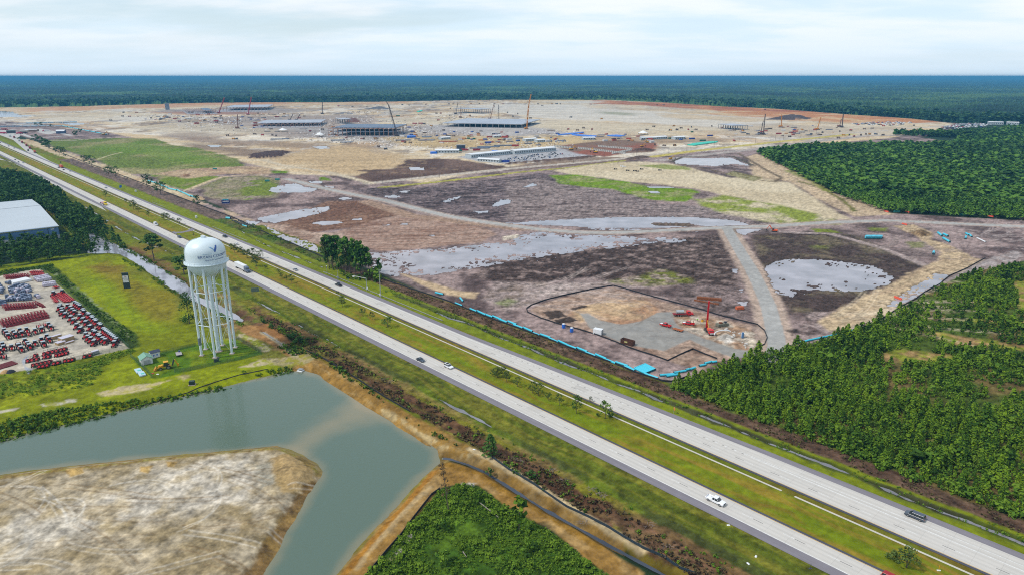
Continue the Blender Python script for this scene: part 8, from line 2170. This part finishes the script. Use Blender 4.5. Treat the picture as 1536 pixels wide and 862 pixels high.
for (pa, pb, dz, h_, lb) in (((772, 232.2), (834, 227), 16, 6, 'long white site office behind the parked cars, right one'), ((707, 237.8), (766, 231.8), 15, 5.5, 'long white site office left of the other one'), ((716, 242.5), (748, 244.6), 9, 4, 'flat white site cabin row in front of the long office'), ((653, 230.5), (688, 230.5), 14, 5, 'white cabin row left of the dark container block'), ((789, 212.7), (806, 211.6), 12, 4.5, 'white cabin row behind the right long office'), ((806, 214.2), (818, 213.4), 10, 4.5, 'short white cabin next to the small car park'),
                         ((875, 210.5), (893, 210.2), 14, 4.5, 'white cabins below the blue covers'), ((962, 210), (985, 209.5), 10, 4, 'pale cabin row under the white marquee on the right'), ((985, 209.5), (1001, 208.6), 12, 4.5, 'grey shed next to the pale cabin row'), ((1013, 210), (1028, 209.4), 14, 5, 'pale grey shed left of the blue container'), ((662, 210), (676, 209), 10, 4, 'small white cabin in the middle of the containers'), ((741, 207), (752, 206.5), 10, 4, 'small white cabin beside a green container'),
                         ((1483, 187), (1505, 187.5), 20, 6, 'long white shed beyond the right hand car park'), ((1510, 187.5), (1528, 188), 20, 6, 'white shed at the far right edge beyond the car park')):
 a, b_ = Vector((*G(*pa), 0)), Vector((*G(*pb), 0)); d = b_ - a; L = d.length
 r = empty('site_office', (a.x, a.y, 0), math.atan2(d.y, d.x), lb, 'building')
 MB().box((L / 2, dz / 2, h_ / 2), (L, dz, h_)).build('wall', paint('office_wall', C(196, 206, 212), .6), r)
 rf = MB(); rf.prism([(-.8, h_), (dz + .8, h_), (dz / 2, h_ + 1.6)], 0, L, 'Y')
 rfm = MB(); rfm.add([(-.5, -.8, h_ + .01), (L + .5, -.8, h_ + .01), (L + .5, dz / 2, h_ + 1.5), (-.5, dz / 2, h_ + 1.5), (-.5, dz + .8, h_ + .01), (L + .5, dz + .8, h_ + .01)], [(0, 1, 2, 3), (3, 2, 5, 4), (0, 3, 4), (1, 5, 2)]); rfm.build('roof', WHT, r)
 wn_ = MB(); k = int(L / 4.5)
 for i in range(k): wn_.box((L * (i + .5) / k, -.05, h_ * .52), (2.0, .2, h_ * .32))
 wn_.build('window_row', GLASS, r)
# marquees
for (px, R_, lb) in (((424.5, 198), 10, 'white marquee left of the other two, by the brown lot'), ((480, 205), 10, 'white marquee in front of the dark decked frame'), ((964.5, 202.2), 11, 'white marquee alone at the right of the site')):
 pos = GZ(*px); r = empty('marquee', (pos.x, pos.y, 0), .3, lb, 'tent')
 MB().lathe([(R_ * 1.0, 4.0), (R_ * .72, 5.0), (R_ * .35, 7.2), (.1, 8.6)], 8).build('canopy', paint('tent_white', C(244, 244, 244, .78), .6), r)
 for i in range(8):
  a = i * math.pi / 4; MB().tube((R_ * .93 * math.cos(a), R_ * .93 * math.sin(a), 0), (R_ * .93 * math.cos(a), R_ * .93 * math.sin(a), 4.2), .25, n=5).build('pole', GREY, r)
# tarpaulin covers and pipe lots
def cover(pts, mat, label, h_=1.2, name='tarpaulin'):
 P = W(pts); o0 = P[0]; m_ = MB(); m_.prism([(p[0] - o0[0], p[1] - o0[1]) for p in P], .05, h_, 'Z'); o = m_.build(name, mat, None); o.location = (o0[0], o0[1], 0); tag(o, label, 'cover')
BT = paint('blue_tarp', C(24, 118, 226), .5); TT = paint('teal_pipe_lot', C(30, 206, 180), .5)
cover([(836.5, 202.6), (850, 201.2), (875, 198.6), (876, 199.6), (857, 202), (838, 203.4)], BT, 'long blue cover slanting to the right behind the cabins')
cover([(857, 201.9), (875, 203), (895, 204.4), (894, 205.6), (872, 204.9), (858, 203.2)], BT, 'blue cover below the slanting one'); cover([(910, 203.7), (925, 203), (938, 204.4), (930, 205.6), (915, 205)], BT, 'short blue cover to the right of the other two')
cover([(1031, 218.4), (1040, 216), (1062, 213.6), (1077, 213), (1074, 214.6), (1056, 217), (1042, 219)], TT, 'teal green pipe lot beside the haul road', 1.5, 'pipe_lot')
cover([(610.5, 207.3), (611, 205.9), (623.5, 205.4), (623.5, 206.8)], BT, 'blue cover on the pale slab right of the dark frame', 3); cover([(645.5, 231.2), (646, 229.8), (656, 229.6), (655.5, 231)], BT, 'blue cover in front of the left cabins', 2.5); cover([(737, 229.8), (738, 228.6), (747, 228), (746.5, 229.2)], BT, 'small blue roof behind the left long office', 3); cover([(625, 168.2), (632, 166.2), (634, 167), (628, 168.6)], TT, 'small teal cover far behind the centre frame', 2)
# containers
def container(px, rz, mat, label, L=12.2, name='shipping_container'):
 pos = GZ(*px); r = empty(name, (pos.x, pos.y, 0), rz, label, 'container'); MB().box((0, 0, 1.5), (L, 2.6, 2.7)).build('shell', mat, r); MB().box((L / 2 + .05, 0, 1.5), (.08, 2.3, 2.4)).build('door', GREYD, r)
GRC = paint('container_green', C(40, 110, 90), .6); BLC = paint('container_blue', C(40, 70, 170), .5); DKC = paint('container_slate', C(62, 78, 100), .6)
for (px, m_, lb) in (((715, 226.2), RCON, 'red container right of the dark container block'), ((773, 219.6), RCON, 'red container among the grey stacks behind the right office'), ((697, 226), RCON, 'red container beside the dark container block'), ((690.5, 227), GRC, 'small green container by the red one'), ((758, 243.5), BLC, 'bright blue container at the corner of the car park'), ((622, 186.2), RCON, 'left one of two bright red containers by the brown heap'), ((631, 186), RCON, 'right one of two bright red containers by the brown heap'),
                     ((597, 174.7), GRC, 'dark green container on the sand far behind the centre frame'), ((735, 206.5), GRC, 'dark green container beside the small cabin'), ((703, 208.8), GRC, 'green bin, left of two on the sand'), ((711, 209.5), GRC, 'green bin, right of two on the sand'), ((1038, 209.2), BLC, 'blue container on the right next to the grey shed'), ((1007, 208.6), GRC, 'dark green container between two sheds on the right'), ((732, 215), BLC, 'blue roofed container in the middle lot'), ((1038, 199), GRC, 'small green container on the sand strip at the right'), ((1054, 212), GRC, 'green container behind the teal pipe lot'),
                     ((1190, 200.5), RCON, 'red container right of the orange crane base'), ((1168, 201.5), RCON, 'red container left of the orange crane base'), ((1065, 204.7), BLC, 'blue container on the red dirt patch'), ((1193, 198), OCON, 'orange container by the right hand cranes')):
 container(px, rr_.uniform(-.25, .35), m_, lb, 12.2 if 'bin' not in lb and 'small' not in lb else 6)
pos = GZ(691.5, 225); r = empty('container_block', (pos.x, pos.y, 0), .06, 'dark slate block of stacked containers left of the long offices', 'containers'); MB().box((0, 0, 4), (15, 10, 8)).build('shell', DKC, r); MB().box((0, 0, 8.1), (15.4, 10.4, .3)).build('roof', GREY, r)
# stacks of pale steel lying about
for (px, L, Wd, lb) in (((605, 211), 30, 10, 'grey steel laid out right of the centre frame'), ((640, 211), 34, 12, 'long grey steel rows beside the sand bank'), ((507, 211), 26, 12, 'slate grey steel left of the white marquee'), ((520, 214), 24, 10, 'slate grey steel below the white marquee'), ((733, 221), 40, 14, 'grey steel stacks behind the left office'), ((755, 219), 34, 12, 'grey steel stacks behind the right office'), ((720, 223), 36, 10, 'grey steel stacks beside the red container'), ((416, 209.5), 26, 12, 'slate grey steel on the brown lot'), ((428, 209), 14, 10, 'small slate grey stack on the brown lot'), ((640, 206), 20, 20, 'pale steel by the slab'), ((672, 213), 36, 8, 'orange brown steel row on the sand')):
 pos = GZ(*px); r = empty('steel_stack', (pos.x, pos.y, 0), .12, lb, 'steel')
 for k in range(4): MB().box((0, (k - 1.5) * Wd / 4, .7), (L * (.8 + .2 * (k % 2)), Wd / 5, 1.3)).build('bundle', paint('steel_bundle', C(112, 124, 144), .6) if 'orange' not in lb else paint('steel_orange', C(190, 104, 66), .7), r)
# cranes
def crane(base, top, mat, label, w=2.0, jib=None, boom=True):
 b0 = Vector((*G(*base), 0)); h = zof(b0, top[1]); pt = proj(b0 + Vector((0, 0, h))); dep = b0.y * _cp + (CAM_H - h) * _sp
 dx = (top[0] - pt[0]) * dep / FPX
 r = empty('crawler_crane', b0, 0, label, 'crane'); t_ = Vector((dx, 0, h))
 def lattice(a, b_, w_, name):
  m_ = MB(); d = (b_ - a); k = max(6, int(d.length / (w_ * 2.2))); e1 = Vector((0, 1, 0)); e2 = d.normalized().cross(e1).normalized()
  cor = [(e1 + e2) * w_ / 2, (e1 - e2) * w_ / 2, (-e1 - e2) * w_ / 2, (-e1 + e2) * w_ / 2]
  for c_ in cor: m_.tube(a + c_ * .5, b_ + c_ * .5, w_ * .13, n=4)
  for i in range(k):
   p, q = a.lerp(b_, i / k), a.lerp(b_, (i + 1) / k)
   for j in range(4): m_.tube(p + cor[j] * .5, q + cor[(j + 1) % 4] * .5, w_ * .09, n=4)
  m_.build(name, mat, r)
 lattice(Vector((0, 0, 3)), t_, w, 'boom')
 MB().box((-2, 0, 2.6), (9, 4.5, 3.2)).build('house', mat, r, bevel=.2)
 for s in (-1, 1): MB().box((0, s * 3, .7), (9, 1.5, 1.4)).build('track', BLK, r)
 if jib is not None:
  jt = Vector(((jib[0] - pt[0]) * dep / FPX, 0, zof(b0, jib[1]))); lattice(t_, jt, w * .7, 'jib')
 MB().tube((-6, 0, 4), t_ - Vector((0, 0, 1)), .16, n=4).tube(t_, (t_.x + 1.5, 0, h * .35), .12, n=4).build('cable', GREYD, r)
 return r
OCR = paint('crane_orange', C(222, 146, 44), .5); RCR = paint('crane_red', C(190, 60, 70), .5); DCR = paint('crane_dark', C(92, 76, 76), .6); BCR = paint('crane_brown', C(150, 104, 84), .6)
for (b0, t0, m_, lb, w_, j_) in (((790, 194), (793, 158), OCR, 'tallest orange crane, its jib rising above the far forest', 4.2, (796.5, 125)), ((596, 204.5), (583, 158.5), DCR, 'dark crane leaning left over the dark decked frame', 3.0, (580, 153)), ((329, 170), (336.6, 146.5), RCR, 'red crane at the far left, left one of the pair', 3.6, None), ((372.5, 172.5), (377, 145.8), RCR, 'red crane at the far left, right one of the pair', 3.6, None),
        ((357, 193), (356, 172), BCR, 'brown crane on the grey ground left of the pale roofed frame', 2.4, None), ((435.5, 181), (439.5, 171.5), DCR, 'short dark crane behind the pale roofed frame, left one', 2.2, None), ((446, 181), (450, 171.7), DCR, 'short dark crane behind the pale roofed frame, right one', 2.2, None), ((484, 171.3), (483.4, 153.5), DCR, 'thin dark crane behind the brown spoil heap', 2.6, None),
        ((684, 171.5), (687, 154), DCR, 'thin grey crane left of a yellow footed one', 2.2, None), ((691.4, 177), (691.4, 160), BCR, 'thin crane with a yellow foot behind the wide grey roof', 2.2, None), ((735.5, 179.5), (741, 156.8), BCR, 'leaning brown crane behind the wide grey roof', 2.4, (742, 161)), ((748.3, 180.5), (748, 157.5), DCR, 'upright dark crane behind the wide grey roof', 2.6, None),
        ((1145, 202.3), (1148, 171.2), DCR, 'taller dark crane of the pair left of the dark heap', 2.2, None), ((1141, 201.5), (1145, 181.5), DCR, 'shorter dark crane of the pair left of the dark heap', 1.8, None), ((1172, 191), (1172.5, 172), OCR, 'orange crane in front of the dark heap', 2.4, None), ((1226, 195), (1231.4, 176), OCR, 'leaning crane with an orange foot right of the dark heap', 2.2, None), ((1263, 191.5), (1265, 171.3), DCR, 'upright dark crane at the right of the site', 2.6, None), ((1259.5, 190.5), (1262, 179), BCR, 'short crane beside the upright dark one at the right', 2.0, None)):
 crane(b0, t0, m_, lb, w_, j_)
# poles along the haul road
UT = paint('utility_pole', C(104, 92, 84), .85)
for i, x in enumerate((574.5, 618, 659, 714, 765, 813, 860, 906, 955, 1003, 1030, 1071, 1108, 1133, 1163, 1175, 1201, 1213, 1224)):
 y = float(np.interp(x, [572, 640, 700, 780, 860, 935, 1040, 1140, 1240], [277, 269, 262, 253.5, 245, 236.5, 226, 214, 202])); pos = GZ(x, y)
 r = empty('utility_pole', (pos.x, pos.y, 0), .4, 'utility pole in the row along the haul road', 'pole', 'utility poles along the haul road'); MB().tube((0, 0, -.1), (0, 0, 12), .22, .14, 6).build('shaft', UT, r); MB().box((0, 0, 11.2), (.2, 2.6, .2)).build('crossarm', UT, r)
# far machines and parked cars: one small mesh each
def mini_car(matn, colr):
 m_ = MB(); m_.mi = 0; m_.box((0, 0, .65), (4.6, 1.85, .75)); m_.box((-.2, 0, 1.28), (2.6, 1.6, .55), taper=.85); m_.mi = 1
 for sx in (-1.4, 1.4):
  for sy in (-.8, .8): m_.tube((sx, sy - .12, .33), (sx, sy + .12, .33), .34, n=8)
 m_.box((-.2, 0, 1.25), (2.7, 1.5, .36), taper=.9)
 o = m_.build('parked_car', [paint(matn, colr, .3), GLASS], None); return o
MC = [mini_car('lot_white', C(232, 234, 238)), mini_car('lot_silver', C(170, 174, 180)), mini_car('lot_black', C(48, 52, 62)), mini_car('lot_blue', C(56, 86, 150)), mini_car('lot_red', C(160, 44, 48)), mini_car('lot_grey', C(110, 116, 126))]
MCU = set()
def lot(pts, n_, label, group, rz, sc=1.0, w=(5, 4, 4, 2, 1, 3)):
 P = W(pts); x0, y0 = P.min(0); x1, y1 = P.max(0); c_ = 0
 ca, sa = math.cos(rz), math.sin(rz); tries = 0
 while c_ < n_ and tries < n_ * 40:
  tries += 1
  x, y = rr_.uniform(x0, x1), rr_.uniform(y0, y1)
  u, v = round((x * ca + y * sa) / 3.1) * 3.1, round((-x * sa + y * ca) / 9.5) * 9.5
  x, y = u * ca - v * sa, u * sa + v * ca
  if sdist(np.array([x]), np.array([y]), P)[0] > 0 or (round(x, 1), round(y, 1)) in MCU: continue
  MCU.add((round(x, 1), round(y, 1)))
  m_ = rr_.choices(MC, w)[0]; o = m_ if not m_.get('label') else m_.copy()
  if o is not m_: COL.objects.link(o)
  o.location = (x, y, .02); o.rotation_euler = (0, 0, rz + math.pi / 2); o.scale = (sc,) * 3; tag(o, label, 'car', group); c_ += 1
lot([(747, 240), (770, 236), (800, 232), (838, 229), (845, 232), (830, 237), (800, 240), (770, 243)], 75, 'parked car in the lot in front of the long white offices', 'cars parked before the long offices', .10)
lot([(822, 211), (836, 209), (852, 211), (848, 215), (826, 215)], 28, 'parked car in the small lot right of the white cabins', 'cars of the small lot', .10, 1.1)
lot([(1412, 192), (1430, 187.5), (1460, 185.5), (1488, 187.5), (1475, 190.5), (1440, 194), (1420, 194.5)], 110, 'parked car in the crowded worker lot at the far right', 'cars of the worker lot', .2, 1.5, (7, 4, 2, 1, 1, 2))
lot([(1270, 187), (1300, 184.5), (1335, 183.5), (1372, 184), (1345, 189), (1300, 188.5)], 70, 'parked car in the lot below the orange bank on the right', 'cars below the orange bank', .2, 1.5, (6, 4, 3, 2, 1, 2))
def mini_machine(colr, nm):
 m_ = MB(); m_.mi = 0; m_.box((0, 0, 1.9), (5.5, 2.6, 1.8), taper=.85); m_.prism([(-4.5, 1.6), (-1, 1.6), (-1, 3.4), (-5, 3.6)], -1.3, 1.3); m_.mi = 1; m_.box((1.6, 0, 3.0), (1.6, 2.0, 1.2));
 for sx in (-3, 2):
  for sy in (-1.2, 1.2): m_.tube((sx, sy - .3, .9), (sx, sy + .3, .9), .9, n=8)
 return m_.build('dump_truck', [paint(nm, colr, .6), BLK], None)
MM = [mini_machine(C(126, 106, 96), 'machine_brown'), mini_machine(C(214, 150, 50), 'machine_ochre'), mini_machine(C(180, 52, 52), 'machine_rust'), mini_machine(C(80, 90, 110), 'machine_slate')]
far = crop(640, 145, 7.68, [(258, 92), (305, 92), (508, 88), (605, 88), (778, 92), (878, 90), (1287, 92), (1330, 110), (1445, 92), (1498, 90), (272, 145), (160, 200), (115, 200), (265, 225), (500, 225), (995, 235), (1200, 255), (130, 280), (200, 395), (310, 460), (490, 465), (765, 440), (890, 510), (930, 465), (1050, 205), (930, 190)]) + \
      crop(820, 145, 7.68, [(65, 92), (115, 90), (160, 92), (508, 95), (1270, 100), (1350, 102), (630, 262), (275, 245), (430, 370), (520, 385), (350, 395), (1160, 390), (1420, 395), (1495, 388), (1230, 352), (245, 385), (1245, 560), (1350, 575), (1475, 570)]) + \
      crop(1000, 145, 7.68, [(40, 395), (115, 390), (250, 388), (335, 388), (170, 370), (80, 345), (285, 360), (520, 348), (640, 368), (700, 362), (780, 395), (880, 402), (940, 440), (95, 570), (780, 518), (1420, 470), (390, 85), (540, 95), (750, 108), (1040, 135), (1130, 155), (265, 85)]) + \
      crop(280, 145, 7.68, [(475, 455), (545, 495), (580, 495), (790, 440), (870, 450), (985, 450), (1030, 460), (210, 280), (350, 305), (60, 190), (250, 210), (390, 230), (825, 200), (1120, 205)]) + \
      crop(460, 145, 7.68, [(915, 612), (825, 585), (370, 115), (530, 125), (695, 125), (830, 125), (1105, 100), (1180, 105), (1375, 95), (1190, 540), (1130, 535), (1440, 345), (1350, 320), (180, 385), (45, 405), (1520, 490), (660, 495), (800, 492)]) + \
      crop(1180, 145, 7.68, [(280, 440), (610, 410), (735, 395), (900, 380), (980, 375), (660, 450), (720, 450), (600, 485), (775, 465), (855, 450), (910, 440), (950, 440), (1030, 440), (1105, 450), (1110, 345), (1465, 340), (40, 470), (180, 390), (410, 420)]) + \
      crop(160, 145, 9.575, [(235, 290), (325, 295), (240, 235), (640, 318), (825, 300), (770, 340), (65, 350), (1045, 365), (1400, 355), (1180, 235)])
MMU = set()
for i, p in enumerate(far):
 pos = GZ(*p); m_ = MM[(0, 0, 1, 3, 0, 2)[i % 6]]; o = m_ if m_.name not in MMU else m_.copy()
 if o is not m_: COL.objects.link(o)
 MMU.add(m_.name); o.location = (pos.x, pos.y, max(pos.z, 0)); o.rotation_euler = (0, 0, rr_.uniform(0, 6.28)); k = .62 + min(.6, pos.y / 5000); o.scale = (k, k, k)
 tag(o, 'small work machine on the sand of the plant site', 'dump truck', 'work machines of the plant site')
# footing walls under construction
for (p, q, n_, lb) in (((867, 223.2), (938, 231.2), 26, 'long row of pale footing blocks in front of the yellow excavators'), ((897, 220.6), (948, 224.6), 20, 'row of pale footing blocks behind the trench'), ((830, 220.5), (858, 223.4), 12, 'row of pale footing blocks next to the long office'), ((918, 231.5), (948, 226), 12, 'short row of pale footing blocks by the dark heap')):
 a, b_ = GZ(*p), GZ(*q); d = b_ - a; r = empty('footing_wall', (a.x, a.y, 0), math.atan2(d.y, d.x), lb, 'wall'); L = d.length
 MB().box((L / 2, 0, .5), (L, 1.2, 1.0)).build('beam', paint('footing_pale', C(206, 204, 198), .9), r); pm = None
 for i in range(n_):
  if pm is None: pm = MB().box((0, 0, 1.4), (2.2, 2.4, 2.8)).build('block', paint('footing_pale', C(206, 204, 198), .9), r); q_ = pm
  else: q_ = pm.copy(); COL.objects.link(q_); q_.parent = r
  q_.location = (L * (i + .5) / n_, 0, 0)
# tyre stacks and small clutter on the beige field
for i, p in enumerate(A3((655, 575), (670, 578), (690, 600), (730, 602), (745, 604), (770, 592), (875, 598), (620, 592))):
 pos = GZ(*p); m_ = MB(); m_.tube((0, 0, 0), (0, 0, 1.6), 1.1, n=10).tube((2.6, .4, 0), (2.6, .4, 1.2), 1.0, n=10); o = m_.build('tyre_stack' if i > 1 else 'white_tank', BLK if i > 1 else WHT, None); o.location = pos
 tag(o, 'dark stack of drums on the beige field' if i > 1 else 'white tank on the beige field among the dark drums', 'drums' if i > 1 else 'tank', 'drum stacks on the beige field' if i > 1 else 'white tanks on the beige field')
# small stacks of materials strewn over the plant
def mini_stack(colr, nm, s):
 m_ = MB(); m_.mi = 0; m_.box((0, 0, s[2] / 2 + .2), s); m_.box((s[0] * .2, s[1] * .9, s[2] * .3), (s[0] * .7, s[1] * .6, s[2] * .5)); m_.mi = 1; m_.box((0, .2 * s[1], .1), (s[0] * 1.1, s[1] * 1.8, .2))
 return m_.build('material_stack', [paint(nm, colr, .7), WOOD], None)
MS = [mini_stack(C(*c), 'stack_%d' % i, s) for i, (c, s) in enumerate((((226, 226, 228), (9, 3, 2.6)), ((60, 96, 170), (6, 3, 2)), ((176, 62, 54), (9, 2.6, 2.2)), ((120, 126, 140), (11, 4, 1.4)), ((206, 138, 70), (6, 3, 1.6)), ((96, 84, 80), (7, 4, 1.8)), ((150, 144, 150), (12, 5, 1.2))))]
ZONES = [([(300, 172), (470, 170), (480, 200), (400, 203), (320, 186)], 60), ([(470, 186), (660, 186), (680, 214), (560, 216), (490, 206)], 60), ([(640, 196), (840, 196), (880, 214), (760, 224), (660, 218)], 60), ([(840, 196), (1010, 205), (1080, 212), (960, 218), (860, 218)], 30), ([(1090, 188), (1300, 188), (1240, 203), (1090, 207)], 45), ([(180, 168), (300, 172), (330, 190), (240, 186)], 25)]
done = set()
for zp, n_ in ZONES:
 P = W(zp); c_ = 0
 while c_ < n_:
  k = [rr_.random() for _ in zp]; k = [v ** 2 for v in k]; t_ = sum(k); x = sum(a * q[0] for a, q in zip(k, P)) / t_; y = sum(a * q[1] for a, q in zip(k, P)) / t_
  m_ = rr_.choice(MS); o = m_ if m_.name not in done else m_.copy()
  if o is not m_: COL.objects.link(o)
  done.add(m_.name); o.location = (x, y, max(zat(x, y), 0)); o.rotation_euler = (0, 0, rr_.uniform(-.5, .9)); s = rr_.uniform(.6, 1.4); o.scale = (s, s, s); c_ += 1
  tag(o, 'small stack of building material on the plant site', 'stack', 'stacks of building material')
